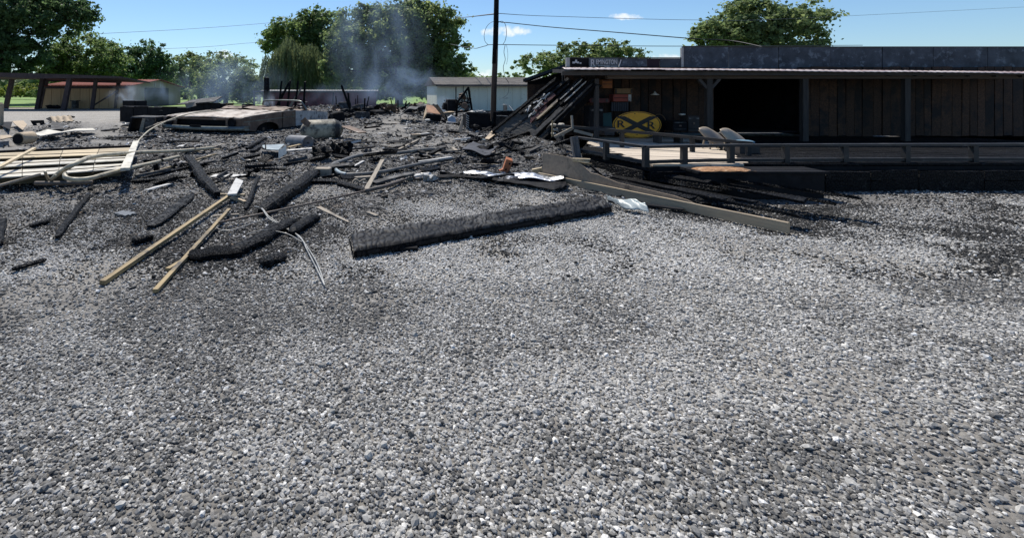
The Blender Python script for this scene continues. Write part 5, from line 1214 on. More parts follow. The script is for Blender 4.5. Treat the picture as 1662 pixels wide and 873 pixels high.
for i, (s, t0, t1, mt, w_) in enumerate(((.0, .0, 1.02, CHAR, .14), (.14, .42, .98, CHAR, .12), (.28, .46, 1.03, CHAR_ASH, .12), (.43, .44, .97, CHAR, .13), (.57, .40, 1.05, CHAR_ASH, .12), (.72, .30, 1.0, CHAR, .13), (.86, .2, 1.05, CHAR, .12), (1.0, .0, 1.0, CHAR, .13))):
    bar('rafter', rp(s, t0) + nrm * (.02 if t0 < .2 else .06), rp(s + .01, t1) + nrm * .05, .075, w_, mt, cr, rough=.12, up=nrm, frayed=.06)
for (s, t0, t1, mt, w_, h_, lift) in ((.62, .42, .70, TAN, .06, .03, .14), (.84, .14, .62, SOOTGREY, .12, .03, .13), (.40, .50, .80, M('maroon_strip', (.10, .03, .025), (.05, .016, .014), .7), .10, .03, .11), (.50, .36, .62, M('maroon_strip_low', (.10, .03, .025), None, .7), .12, .03, .10), (.94, .34, .98, SOOTGREY, .03, .03, .12), (.78, .72, 1.0, WHITE, .018, .02, .13), (.64, .74, 1.03, WHITE, .016, .02, .12)):
    bar('batten', rp(s, t0) + nrm * lift, rp(s + .01, t1) + nrm * lift, w_, h_, mt, cr, rough=.15, up=nrm, frayed=.05)
for i in range(30):
    s = rr.choice((.2, .26, .33, .40)) + rr.uniform(-.025, .025); t = rr.uniform(.40, .74); ln_ = rr.uniform(.02, .07)
    bar('ash_flake', rp(s, t) + nrm * .12, rp(s + rr.uniform(-.02, .02), t + ln_) + nrm * rr.uniform(.11, .15), rr.uniform(.02, .06), .015, WHITE if i % 3 else SOOTGREY, cr, rough=.3, up=nrm, frayed=.03, segs=3)
bar('tan_plank', P(868, 241, 11.3), P(897, 216, 11.2), .16, .03, GREYWOOD, cr, rough=.1, up=nrm); bar('tan_plank', P(863, 240, 11.25), P(878, 229, 11.2), .12, .03, TAN, cr, rough=.1, up=nrm)
tag(bar('thin_stick', P(831, 237, 11.6), P(845, 224, 11.7), .02, .02, GREYWOOD), 'thin pale stick leaning on the shingle slope', 'stick')
tag(bar('burnt_beam', P(843, 222, 11.5), P(866, 243, 11.0), .09, .09, CHAR, rough=.15), 'short black beam sticking out of the shingle slope foot', 'beam')
# left end of the porch: stone pier remains, log, thin rods
pr_ = thing('stone_pier', 'broken pale stone pier behind the fallen rafters', 'pier', P(905, 218, 10.2))
for (px, py, w_, h_) in ((898, 203, 9, 5), (911, 203, 10, 6), (904, 211, 11, 5), (917, 212, 8, 5), (899, 217, 8, 4), (911, 219, 9, 5)):
    k = 10.2 / F; MB().lump(P(px, py, 10.2), (w_ * k * .52, .1, h_ * k * .56), px, 2, .08).build('stone', M('pale_pier_stone_%d%d' % (px, py), (.42, .38, .32), (.26, .24, .2), .9, 6, bump=.5), pr_)
tag(bar('log_post', P(938, 259, 8.3), P(931, 222, 8.35), .10, .10, M('grey_log', (.17, .16, .155), (.07, .068, .066), .8, 5, (.6, 4, 4), bump=.4), rough=.1, up=(0, 1, 0), bend=.01), 'short grey leaning log at the left end of the porch rail', 'log')
for (a, c, w_, nm, lb, mt) in ((P(900, 223, 9.4), P(928, 209, 9.3), .05, 'stick', 'pale stick rising towards the leaning grey log', GREYWOOD), (P(905, 226, 9.0), P(917, 252, 8.6), .06, 'ashen_stick', 'white ashen stick leaning down left of the grey log', CHAR_ASH),
  (P(929, 210, 9.3), P(928, 188, 9.4), .035, 'upright_rod', 'thin upright pale rod above the grey log', GREYWOOD), (P(896, 222, 9.8), P(897, 196, 9.9), .025, 'upright_rod', 'thin brown rod standing under the fallen rafters', LATH),
  (P(932, 212, 9.0), P(962, 220, 8.8), .05, 'stick', 'broken pale stick lying along the inner handrail', GREYWOOD), (P(900, 236, 8.9), P(925, 227, 8.8), .05, 'black_stick', 'black stick lying left of the grey log', CHAR)):
    tag(bar(nm, a, c, w_, w_ * .8, mt, rough=.15, up=(0, 1, 0)), lb, 'stick')
for i in range(4): pass

# ------------------------------------------------------------------ fallen fascia board with grey sheet, right foreground
LA, LB = G(874, 291), G(1214, 364)
def on_line(px):
    k = (px - PX0) / F; e = LB - LA; t = (k * LA.y - LA.x) / (e.x - k * e.y); return LA + e * t
fb = bar('fallen_board', LA + Vector((0, 0, .055)), LA.lerp(LB, 1.12) + Vector((0, 0, .052)), .045, .105, PALEBOARD, rough=.03); tag(fb, 'long grey fallen board running out to the right edge', 'board')
sheet = [(878, 282), (878, 249), (900, 251.5), (922, 256), (934, 262), (944, 270), (956, 281), (968, 284), (980, 289), (1000, 297), (1030, 304), (1060, 311), (1090, 318), (1112, 325), (1140, 339), (1060, 322)]
dirn = (LB - LA).normalized(); nb = Vector((-dirn.y, dirn.x, 0))
if nb.y < 0: nb = -nb
tag(MB().prism([P(px, py, on_line(px).y) + nb * .035 for px, py in sheet], nb * .014).build('grey_sheet', PLYGREY), 'torn grey brown sheet standing behind the long fallen board', 'sheet')
tag(bar('end_curl', P(866, 279, 8.2), P(882, 276, 8.0), .10, .03, PINE, up=(0, 1, 0)), 'pale curled scrap at the far end of the fallen board', 'scrap')
bn_ = thing('splintered_boards', 'splintered pale and black boards fanned behind the grey sheet', 'boards', P(940, 262, 7.4))
for (a, c, mt) in (((928, 258), (958, 259), PINE), ((930, 261), (956, 263), PINE), ((936, 264), (960, 267), LATH), ((950, 262), (985, 292), CHAR)): bar('splinter', P(*a, 7.35), P(*c, 7.2), .05, .02, mt, bn_, rough=.15)
# charred boards heaped between the deck and the fallen board
rr = random.Random(8); HEAP = []
for i in range(15):
    o_ = .12 + 1.05 * (i % 8) / 7; t0 = rr.uniform(.25, .75); p = LA.lerp(LB, t0) + nb * o_ + Vector((0, 0, .05 + .14 * o_ + rr.uniform(0, .05))); ln_ = rr.uniform(.9, 1.7); dv = (dirn + nb * rr.uniform(-.12, .12)).normalized()
    q = p + dv * ln_ + Vector((0, 0, rr.uniform(-.05, .03))); q.z = max(.03, q.z)
    while q.y < 5.0: q = p.lerp(q, .9)
    tag(bar('charred_board', p, q, rr.uniform(.1, .16), .03, CHAR, rough=.12, roll=rr.uniform(-.3, .3), frayed=.06, seed=i), 'charred black board heaped below the porch rail behind the fallen board', 'board', 'charred boards heaped under the porch'); HEAP.append(bpy.context.scene.collection.objects[-1])
st_ = thing('porch_step', 'black step platform with a patch of orange leaf litter', 'step', Vector((P(1210, 0, 6.7).x, 6.7, 0)))
xa, xb = P(1122, 0, 6.6).x, P(1330, 0, 6.6).x
for i in range(3): MB().box(((xa + xb) / 2, 6.52 + i * .135, .345 + .003 * i), (xb - xa, .125, .03)).build('tread_board', BLACK, st_)
MB().box(((xa + xb) / 2, 6.64, .165), (xb - xa - .1, .32, .32)).build('carcass', BLACK, st_)
b_ = MB(); cx = P(1168, 0, 6.65).x
def lit(u_, w_):
    e = 1 - min(1, ((u_ * 2 - 1) ** 2 + (w_ * 2 - 1) ** 2)); return Vector((cx + (u_ * 2 - 1) * .36, 6.64 + (w_ * 2 - 1) * .17, .362 + .03 * e ** .5 + .012 * (vnoise(u_ * 9, w_ * 9, 4) - .5)))
b_.grid(lit, 22, 12); o = b_.build('leaf_litter', LITTER, None); tag(o, 'patch of orange leaf litter on the black step', 'leaf litter', None, 'stuff')
wh = thing('melted_sheeting', 'melted white plastic sheeting in front of the fallen board', 'plastic', G(1015, 331))
b_ = MB(); L2 = [(984, 319, 6.25), (992, 321, 6.1), (1002, 325, 5.95), (1012, 326, 5.9), (1024, 325, 5.9), (1036, 328, 5.8), (1047, 332, 5.7)]
rr = random.Random(3)
def pl_(u_, w_):
    f = u_ * (len(L2) - 1); i = min(int(f), len(L2) - 2); a, c = Vector(L2[i]), Vector(L2[i + 1]); q = a.lerp(c, f - i); p = P(q.x, q.y, q.z)
    wd = .03 + .11 * math.sin(u_ * PI) + .05 * (u_ > .5); p.z = max(.03, p.z) * (1 - w_ * .75) + .035 * vnoise(u_ * 9, w_ * 4, 8); p.y -= wd * w_; return p
b_.grid(pl_, 30, 8); b_.build('sheet', PLASTIC, wh, True, solid=.006)
b_ = MB(); b_.lump(G(1000, 329), (.11, .03, .012), 3, 1, .4); b_.build('drip', PLASTIC, wh, True)
bar('strip', onG(988, 328, .02), onG(1110, 343, .02), .09, .02, BLACK, wh, rough=.2)

# ------------------------------------------------------------------ big alligator-charred slab in the foreground
tsl = thing('charred_slab', 'large alligator charred timber slab across the foreground gravel', 'timber', G(780, 380))
A_, B_ = G(574, 406, .085), G(992, 333.5, .085); Ab, Bb = G(570, 378.5, .095), G(974, 318.5, .095)
rr = random.Random(5)
nu, nv = 420, 30
def worley():
    U, V = np.meshgrid(np.arange(nu + 1) / nu, np.arange(nv + 1) / nv, indexing='ij')
    sx = 46 + 22 * vnoise(U * 4, V * 1.5, 301)
    X = U * 58 + 1.6 * (fbm(U * 22, V * 2.5, 311, 3) - .5) * 2; Y = V * 3.1 + .5 * (fbm(U * 12, V * 2, 321, 3) - .5)
    f1 = np.full(X.shape, 9.0); f2 = f1.copy(); ix, iy = np.floor(X), np.floor(Y)
    for a in (-2, -1, 0, 1, 2):
        for c in (-1, 0, 1):
            cx_, cy_ = ix + a, iy + c; d_ = np.hypot(X - cx_ - _hash(cx_, cy_, 5), (Y - cy_ - _hash(cx_, cy_, 6)) * .8)
            f2 = np.where(d_ < f1, f1, np.minimum(f2, d_)); f1 = np.minimum(f1, d_)
    return np.clip((f2 - f1) / .34, 0, 1) ** .8
CELLS = worley()
def ridge(u_, w_): return float(CELLS[min(nu, int(round(u_ * nu))), min(nv, int(round(w_ * nv)))])
def sl_(u_, w_):
    p = A_.lerp(B_, u_).lerp(Ab.lerp(Bb, u_), w_)
    ed = min(1, min(w_, 1 - w_) * 12) ** .5 * min(1, min(u_, 1 - u_) * 70) ** .5
    a = .35 + .9 * float(vnoise(u_ * 7, w_ * 2, 77))
    h = (.019 * a * ridge(u_, w_) ** .7 + .012 * (float(fbm(u_ * 9, w_ * 2, 15, 3)) - .5)) * ed - .012 * (1 - ed)
    split = math.exp(-((w_ - .6 - .06 * math.sin(u_ * 9)) / .02) ** 2) * max(0, min(1, (u_ - .35) * 6))
    return p + Vector((0, (float(vnoise(u_ * 34, 1 if w_ > .5 else 5, 3)) - .5) * .03 * (1 - ed), h - .016 * split))
b_ = MB(); b_.grid(sl_, nu, nv); fo = b_.build('charred_face', CRESTED, tsl, True)
ca = fo.data.attributes.new('crest', 'FLOAT', 'POINT'); ca.data.foreach_set('value', [ridge(i / nu, j / nv) * (.55 + .6 * float(vnoise(i / nu * 7, j / nv * 2, 77))) for i in range(nu + 1) for j in range(nv + 1)])
b_ = MB()
def skirt(e):
    return lambda u_, w_: sl_(u_, e) * 1.0 + Vector((0, (.0 if e == 0 else -.0), -w_ * (.05 + .02 * float(vnoise(u_ * 40, 2, 6)))))
b_.grid(skirt(0), nu, 3); b_.grid(skirt(1), nu, 3); b_.build('edge_face', CHAR, tsl)
b_ = MB(); b_.grid(lambda u_, w_: sl_(0, u_) - Vector((0.0 + .02 * float(vnoise(u_ * 9, w_ * 3, 2)), 0, w_ * .07)), 20, 4); b_.grid(lambda u_, w_: sl_(1, u_) - Vector((-.02 * float(vnoise(u_ * 9, w_ * 3, 2)), 0, w_ * .07)), 20, 4); b_.build('end_grain', CHAR, tsl)
b_ = MB(); dz = Vector((0, 0, .055)); b_.prism([A_.lerp(B_, .01) - dz, A_.lerp(B_, .99) - dz, Ab.lerp(Bb, .99) - dz, Ab.lerp(Bb, .01) - dz], (0, 0, .03)); b_.build('core', BLACK, tsl)
b_ = MB(); dz = Vector((0, 0, .085)); b_.box(A_.lerp(Bb, .15) - Vector((0, 0, .075)), (.2, .2, .05)); b_.box(A_.lerp(Bb, .85) - Vector((0, 0, .075)), (.2, .2, .05)); b_.build('bearer', BLACK, tsl)
# ------------------------------------------------------------------ timbers, laths, pipes and hoses lying about
def lay(name, label, cat_, a, c, w_, h_, mat, za=None, zb=None, group=None, **kw):
    """a length of timber lying from pixel station a to c on the ground (za / zb: height of its axis)"""
    p = onG(a[0], a[1]) if za is None else G(a[0], a[1], za); q = onG(c[0], c[1]) if zb is None else G(c[0], c[1], zb)
    if za is None: p.z += h_ * .45
    if zb is None: q.z += h_ * .45
    return tag(bar(name, p, q, w_, h_, mat, **kw), label, cat_, group)
def charlog(name, label, a, c, w_, h_, mat, za=None, zb=None, seed=1):
    p = onG(*a) if za is None else G(*a, za); q = onG(*c) if zb is None else G(*c, zb)
    if za is None: p.z += h_ * .42
    if zb is None: q.z += h_ * .42
    m, L = frame(p, q); nu, nv = max(12, int(L / .035)), 14; vs, fs = [], []
    for i in range(nu + 1):
        t = i / nu; e = min(1, t * (7 + seed % 5) + .12, (1 - t) * (5 + seed % 7) + .10) ** .6; bx = .10 * h_ * math.sin(t * 5 + seed) + .05 * w_ * math.sin(t * 13 + seed * 2)
        for j in range(nv):
            th = 2 * PI * j / nv; cs, sn = math.cos(th), math.sin(th)
            sq = (abs(cs) ** 4 + abs(sn) ** 4) ** -.25
            k = (1 + .42 * (float(fbm(t * L * 5, th * 1.3, seed, 3)) - .5) - .16 * max(0, float(vnoise(t * L * 22, th * 1.6, seed + 40)) - .62) / .38 - .10 * max(0, float(vnoise(t * L * 60, th * 2.5, seed + 80)) - .5)) * (.3 + .7 * e)
            vs.append((t * L + .05 * w_ * math.sin(th * 3 + seed) * (1 - e), cs * w_ / 2 * sq * k + bx, sn * h_ / 2 * sq * k))
    for i in range(nu):
        for j in range(nv): fs.append((i * nv + j, i * nv + (j + 1) % nv, (i + 1) * nv + (j + 1) % nv, (i + 1) * nv + j))
    fs += [tuple(range(nv))[::-1], tuple(range(nu * nv, nu * nv + nv))]
    b = MB(); b.add(vs, fs); o = bpy.data.objects.new(name, b.mesh(name, mat)); put(o, None, m); return tag(o, label, 'beam')
charlog('charred_beam', 'charred beam slanting down left of the white broken lath', (302, 258), (352, 322), .17, .13, CHAR, seed=1)
charlog('charred_beam', 'charred beam rising to the right behind the thin wires', (424, 352), (516, 284), .20, .14, CHAR, seed=2)
charlog('charred_beam', 'charred beam crossing behind the twin wires at the bottom', (378, 416), (478, 362), .17, .08, CHAR, seed=3)
charlog('charred_plank', 'ribbed charred plank lying at the lower left centre', (304, 419), (398, 411), .21, .06, SLAB, seed=4)
charlog('charred_chunk', 'charred chunk right of the twin wires', (470, 384), (514, 356), .13, .08, CHAR, seed=5)
charlog('charred_stick', 'straight charred stick on the left gravel', (92, 388), (144, 318), .07, .05, CHAR, seed=6)
charlog('charred_plank', 'ash covered plank between the left stick and tan laths', (246, 370), (312, 318), .15, .04, CHAR_ASH, seed=7)
charlog('charred_board', 'black board lying level under the tan conduit', (212, 297), (304, 289), .10, .05, CHAR, seed=8)
charlog('charred_board', 'dark board parallel to the tan conduit end', (232, 290), (352, 262), .07, .04, CHAR, seed=9)
charlog('charred_stick', 'dark upright stick leaning by the white broken lath', (398, 342), (420, 286), .06, .05, CHAR, seed=10, zb=.08)
charlog('charred_board', 'black charred board at the left edge of the yard', (-10, 404), (3, 360), .12, .06, CHAR, seed=11)
charlog('charred_chunk', 'small charred chunk on the left gravel', (215, 396), (246, 388), .10, .06, CHAR, seed=12)
charlog('charred_stick', 'thin charred stick lying along the lower left edge', (20, 440), (75, 423), .05, .03, CHAR, seed=13)
charlog('charred_stick', 'short charred stick on the pale gravel near the left edge', (50, 370), (80, 361), .06, .04, CHAR, seed=14)
charlog('charred_beam', 'charred timber lying behind the fallen chrome strip', (400, 248), (432, 226), .12, .1, CHAR, seed=15)
charlog('charred_board', 'black board half buried below the hollow box', (170, 226), (260, 222), .18, .06, CHAR, seed=16)
charlog('charred_chunk', 'bulky charred lump at the bottom centre gravel', (424, 433), (462, 421), .14, .07, CHAR, seed=17)
charlog('charred_board', 'wide black board under the right pallet corner', (550, 300), (592, 312), .12, .06, CHAR, seed=18)
# tan laths with a broken white end
L1 = lay('tan_lath', 'long tan lath running from the white end to the lower left', 'lath', (166, 462), (372, 318), .045, .032, LATH, zb=.07, rough=.05, seed=2)
L2 = lay('tan_lath', 'second tan lath lying right of the longest lath', 'lath', (252, 475), (372, 340), .036, .026, LATH, zb=.06, rough=.06, seed=3)
L3 = lay('tan_lath', 'short tan lath stub crossing the second lath near its bottom', 'lath', (272, 440), (300, 424), .04, .025, LATH, rough=.1, seed=4)
tag(MB().prism([G(369, 318, .09), G(383, 291, .09), G(395, 296, .09), G(384, 317, .09)], (0, 0, .022)).build('white_shard', WHITE), 'broken white painted board end on the tan laths', 'board')
lay('pale_stick', 'pale stick crossing beside the white board end', 'stick', (350, 317), (397, 318), .035, .025, PINE, rough=.15, seed=5)
lay('pale_stick', 'pinkish stick below the white board end', 'stick', (376, 322), (398, 330), .04, .03, TAN, rough=.15, seed=6)
lay('grey_strip', 'thin grey strip lying between laths and twin wires', 'strip', (345, 352), (388, 349), .03, .015, GREYWOOD, rough=.1, seed=7)
def tube_thing(name, label, cat_, pts, r, mat, n=10, k=8):
    b = MB(); b.tube(spline(pts, n), r, k); return tag(b.build(name, mat, None, True), label, cat_)
g = lambda px, py, z=0.0: onG(px, py, z)
rod = thing('iron_pipe', 'long dark iron rod joined to a thicker rusty pipe', 'pipe', g(595, 315))
b_ = MB(); b_.tube([g(338, 372, .045), g(420, 357, .06), g(510, 337, .06), g(596, 315, .05)], .012, 8); b_.build('rod', PIPE, rod, True)
b_ = MB(); b_.tube([g(592, 316, .045), g(625, 308, .05), g(655, 298, .055)], .027, 10); b_.build('sleeve', PIPE, rod, True)
b_ = MB(); b_.tube(spline([g(654, 298.5, .055), g(672, 292, .055), g(687, 282, .06)], 5), .016, 8); b_.build('bent_end', PIPE, rod, True)
wr = thing('twin_wire', 'pair of pale bare wires twisting to the bottom of the picture', 'wire', g(460, 372))
for k, off in enumerate((0, 3.2)):
    b_ = MB(); b_.tube(spline([g(413 + off, 345, .07), g(425, 351 + off * .4, .09), g(436, 360 + off, .06), g(452 - off, 368, .04), g(468, 376 + off * .6, .03), g(486 + off * .5, 390, .03), g(501 - off, 410, .03), g(513 - off * 1.6, 430, .03), g(521 - off, 450, .03), g(527, 468, .02)], 10), .0062, 6); b_.build('strand', WIREM, wr, True)
tube_thing('thin_wire', 'thin looping wire under the iron rod', 'wire', [g(343, 369, .06), g(352, 375, .03), g(366, 379, .03), g(385, 376, .03), g(410, 367, .03), g(428, 362, .03)], .005, WIREM)
tube_thing('thin_wire', 'faint thin wire curving over the charred beam', 'wire', [g(400, 394, .08), g(425, 387, .08), g(445, 385, .06), g(468, 387, .04), g(490, 398, .03)], .004, WIREM)
tube_thing('dark_hose', 'upper curve of grey hose looping over the ash', 'hose', [g(530, 284, .05), g(541, 275, .06), g(556, 266, .06), g(580, 258, .06), g(612, 254, .06), g(650, 252.5, .06), g(690, 249.5, .06), g(720, 247, .05)], .040, HOSE)
tube_thing('bent_channel', 'lower curve of grey hose with a pale bend', 'hose', [g(548, 275, .05), g(546, 280, .05), g(552, 286, .05), g(562, 288.5, .05), g(590, 287.5, .05), g(625, 283, .05), g(660, 276, .06), g(700, 268, .06), g(755, 259, .05)], .032, HOSE)
o = tube_thing('pale_bend', 'pale end sleeve around the lower hose bend', 'sleeve', [g(549, 273.5, .052), g(545.5, 280, .052), g(552, 286.2, .052), g(562, 288.7, .052)], .036, BLUEMETAL)
mb_ = thing('metal_box', 'small dented grey metal box with a round hole beside the hoses', 'box', g(526, 289))
b_ = MB(); p = g(524, 287); b_.box((p.x, p.y + .08, p.z + .07), (.25, .2, .13), Matrix.Rotation(-.1, 3, 'Z')); b_.build('body', GREYWOOD, mb_, bevel=.01)
lathe([(0, .03), (.012, .03), (.012, .022), (.002, .02), (.002, .001)], (p.x - .07, p.y - .018, p.z + .09), (p.x - .07, p.y - 1, p.z + .09), 14).build('port', BLACK, mb_)
bar('flange', (p.x - .14, p.y - .03, p.z + .02), (p.x + .13, p.y - .03, p.z + .02), .06, .02, GREYWOOD, mb_)
lay('pale_lath', 'pale lath lying across the two hose curves', 'lath', (594, 311), (621, 260), .07, .03, GREYWOOD, zb=.11, rough=.1, seed=8)
lay('grey_strip', 'narrow grey strip running up to a small block', 'strip', (640, 248), (680, 229), .06, .04, GREYWOOD, rough=.1, seed=9)
tag(MB().box(g(675, 227, .08), (.30, .16, .12), Matrix.Rotation(.5, 3, 'Z')).build('wood_block', TAN, None, bevel=.01), 'small tan block at the end of the narrow grey strip', 'block')
lay('white_strip', 'thin white strip right of the hoses', 'strip', (656, 245), (716, 246), .05, .02, WHITE, rough=.12, seed=10)
lay('white_strip', 'short pale strip inside the hose loop', 'strip', (574, 271), (590, 264), .05, .02, WHITE, rough=.15, seed=11)
lay('pale_block', 'pale block lying under the lower hose', 'block', (576, 294), (602, 291), .09, .06, GREYWOOD, rough=.1, seed=12)
lay('tan_shard', 'yellowish shard beside the buried charred board', 'shard', (558, 299), (580, 305), .08, .02, PINE, rough=.2, seed=13)
lay('pale_shard', 'long pale wedge shaped shard left of the slab', 'shard', (517, 338), (566, 362), .07, .02, GREYWOOD, taper=.35, rough=.1, seed=14)
lay('pale_strip', 'grey strip right of the wedge shaped shard', 'strip', (596, 346), (612, 352), .05, .02, GREYWOOD, rough=.2, seed=15)
tag(MB().lump(g(698, 293, .05), (.10, .06, .07), 4, 2, .4).build('white_lump', WHITE, None), 'white crumpled lump at the end of the crumpled sheet', 'lump')
lay('white_shard', 'white shard lying on the left gravel', 'shard', (238, 309), (277, 299), .07, .015, WHITE, rough=.25, frayed=.03, seed=16)
lay('white_shard', 'small white shard above the tan conduit', 'shard', (286, 244), (299, 236), .12, .02, WHITE, rough=.15, seed=17)
lay('white_shard', 'small pale strip right of the charred beam top', 'shard', (319, 264), (341, 254), .05, .02, GREYWOOD, rough=.15, seed=18)
# crumpled metal sheet
cm = thing('crumpled_sheet', 'long crumpled metal sheet with a bright silver fold', 'metal sheet', G(820, 305))
E0, E1 = [(708, 291), (752, 292), (800, 299), (850, 306), (900, 313), (922, 309)], [(716, 286), (752, 287.5), (800, 290), (850, 291), (890, 294), (914, 297)]
def ci(tab, u_):
    f = u_ * (len(tab) - 1); i = min(int(f), len(tab) - 2); a, c = Vector(tab[i]), Vector(tab[i + 1]); return a.lerp(c, f - i)
def cs_(u_, w_):
    a, c = ci(E0, u_), ci(E1, u_); p = G(a.x, a.y).lerp(G(c.x, c.y), w_); p.z = .025 + .05 * abs(math.sin(w_ * 9 + u_ * 4)) * (.4 + .6 * u_) + .02 * float(vnoise(u_ * 22, w_ * 4, 3)); return p
b_ = MB(); b_.grid(lambda u_, w_: cs_(u_, w_ * .62), 60, 10); b_.build('dark_part', BLACK, cm, False, solid=.006)
b_ = MB(); b_.grid(lambda u_, w_: cs_(.2 + .8 * u_, .45 + w_ * .6) + Vector((0, 0, .03 + .02 * math.sin(u_ * 14))), 60, 10); b_.build('silver_fold', ALU, cm, True, solid=.005)
# brick, shingle sheet, blue metal and small scraps
bk = thing('brick_chunk', 'orange broken brick chunk standing in the black rubble', 'brick', g(822, 281))
d = g(822, 281).y
MB().prism([P(815, 279.5, d), P(825.5, 282, d), P(832.5, 262, d), P(822, 258.5, d)], (.03, .13, .03)).build('body', BRICKM, bk, bevel=.006)
for (px, py) in ((821, 275), (827, 266)): lathe([(0, .001), (0, .018), (.01, .018), (.01, .001)], P(px, py, d - .004), P(px, py, d + 1), 12).build('core_hole', BLACK, bk)
MB().prism([P(811, 277, d - .02), P(817, 280, d - .02), P(817, 274.5, d - .02)], (0, .07, 0)).build('corner_piece', BRICKM, bk)
b_ = MB(); b_.grid(lambda u_, w_: g(*(Vector((749 + 40 * u_ + 10 * w_ * 0, 250 + 10 * u_ - 0)) * (1 - w_) + Vector((768 + 40 * u_, 243 + 8 * u_)) * w_)) + Vector((0, 0, .10 + .04 * math.sin(u_ * 4 + w_ * 2))), 14, 8)
tag(b_.build('shingle_sheet', M('blue_black_felt', (.055, .06, .075), (.03, .033, .042), .85, 8, bump=.4), None, True, solid=.02), 'dark blue black roofing felt sheet in the rubble', 'roofing sheet')
lay('grey_strip', 'pair of thin strips left of the brick chunk', 'strip', (768, 269), (818, 269), .035, .02, GREYWOOD, rough=.12, seed=21)
lay('dark_strip', 'dark curved strip ending below the brick chunk', 'strip', (766, 275), (812, 270), .04, .03, SOOTGREY, rough=.12, seed=22)
for (a, c, lb) in (((738, 231), (748, 231.5), 'upper small pale plate on the black heap left of the felt'), ((749, 235.5), (760, 236), 'lower small pale plate on the black heap left of the felt'), ((786, 236), (792, 238), 'tiny pale plate right of the small plates')): lay('pale_plate', lb, 'plate', a, c, .14, .02, BLUEMETAL, rough=.1)
lay('pale_strip', 'pale strip slanting down to the roofing felt', 'strip', (722, 232), (741, 246), .09, .03, GREYWOOD, rough=.1, seed=23)
lay('pale_strip', 'curved pale scrap left of the slanting strip', 'strip', (713, 233), (730, 238), .10, .03, GREYWOOD, rough=.2, seed=24)
tag(MB().prism([g(787, 238, .05), g(798, 233, .07), g(804, 236, .06), g(794, 240, .05)], (0, 0, .02)).build('tan_scrap', TAN), 'tan scrap at the foot of the shingle slope', 'scrap')
bm_ = thing('blue_sheet', 'pale blue grey folded metal sheet lying in the ash', 'metal sheet', g(445, 262))
a, c, e, f = g(424, 252, .14), g(460, 247, .16), g(449, 258, .16), g(427, 259, .13)
MB().prism([g(424, 250, .13), g(462, 246, .15), g(452, 257, .16), g(430, 254, .14)], (0, 0, .015)).build('top_face', BLUEMETAL, bm_)
MB().prism([g(452, 257, .16), g(464, 247, .15), g(465, 251, .02), g(452, 262, .02)], (0, .02, 0)).build('side_face', BLUEMETAL, bm_)
MB().tube(spline([g(425, 250, .16), g(424, 254, .2), g(430, 255, .17), g(431, 251, .16)], 5), .016, 6).build('handle', BLACK, bm_)
lay('grey_strip', 'grey plank under the blue grey sheet', 'strip', (400, 266), (442, 257), .10, .04, CHAR, rough=.12, seed=25)
lay('chrome_strip', 'fallen pale trim strip in front of the car', 'strip', (346, 242), (384, 228), .05, .03, GREYWOOD, rough=.1, seed=26)
lay('tan_strip', 'tan board lying before the car bumper', 'board', (300, 252), (355, 243), .10, .03, LATH, rough=.12, seed=27)
lay('pale_strip', 'thin pale strip right of the drum scraps', 'strip', (421, 242), (458, 246), .08, .03, GREYWOOD, rough=.12, seed=28)
lay('dark_strip', 'dark bar right of the trim strip', 'bar', (410, 252), (428, 236), .10, .06, CHAR, rough=.12, seed=29)
for i, (px, py, r_, lb) in enumerate(((523, 262, .26, 'round charred lump left of the hose curve'), (556, 257, .30, 'larger charred lump above the hose curve'))):
    b_ = MB()
    for j in range(5): b_.lump(g(px + R.uniform(-8, 8), py + R.uniform(-2, 3), .06 + .03 * j), (r_ * R.uniform(.35, .6), r_ * .45, r_ * R.uniform(.25, .45)), i * 9 + j, 2, .4)
    tag(b_.build('charred_lump', CHAR), lb, 'lump')
wt = thing('puddle', 'small blue grey puddle on the left gravel', 'puddle', g(205, 345))
PUD = bpy.data.materials.new('shallow_water'); PUD.use_nodes = True; pb = PUD.node_tree.nodes['Principled BSDF']; pb.inputs['Base Color'].default_value = (.10, .10, .095, 1); pb.inputs['Roughness'].default_value = .4; pb.inputs['Specular IOR Level'].default_value = .6
MB().prism([G(203 + (15 + 4 * math.sin(k * 1.7) + 3 * math.sin(k * 2.9)) * math.cos(k * PI / 12), 345.5 + (3.6 + 1.2 * math.sin(k * 2.3)) * math.sin(k * PI / 12), .014) for k in range(24)], (0, 0, -.03)).build('water', PUD, wt)

# ------------------------------------------------------------------ fallen wall section at the left
wf = thing('fallen_wall', 'fallen pale stud wall section lying flat at the left', 'wall section', G(100, 290))
zs = .17
def st(px, py, z): return G(px, py, z)
rows_ = [((-95, 250.5), (218, 237.5)), ((-95, 261), (213, 249)), ((-95, 276), (208, 260)), ((-95, 295), (203, 273.5))]
SIDE = M('shade_darkened_stud', (.17, .14, .085), (.10, .08, .05), .75, 5, (.5, 8, 8), bump=.25, spots=(.08, .07, .05), spot_amt=.2)  # studs darkened in their colour to give the shaded sides
for (a, c) in rows_[1:]: bar('stud', st(*a, zs - .05), st(*c, zs - .05), .05, .105, SIDE, wf, rough=.03)
bar('stud', st(*rows_[0][0], zs + .02), st(*rows_[0][1], zs + .02), .04, .05, BLACK, wf, rough=.06)  # first row coloured black as its line of shade
for i in range(3):
    (a, c), (a2, c2) = rows_[i], rows_[i + 1]; n_ = 5
    for k in range(n_):
        t0, t1 = k / n_ + .002, (k + 1) / n_ - .002; z0, z1 = zs - .085, zs + .012 + R.uniform(0, .008)
        q = [st(*a, z0).lerp(st(*c, z0), t0), st(*a, z0).lerp(st(*c, z0), t1), st(*a2, z1).lerp(st(*c2, z1), t1), st(*a2, z1).lerp(st(*c2, z1), t0)]
        MB().prism(q, (0, 0, -.015)).build('sheathing_sheet', PINE if i == 0 else SHEATH, wf)
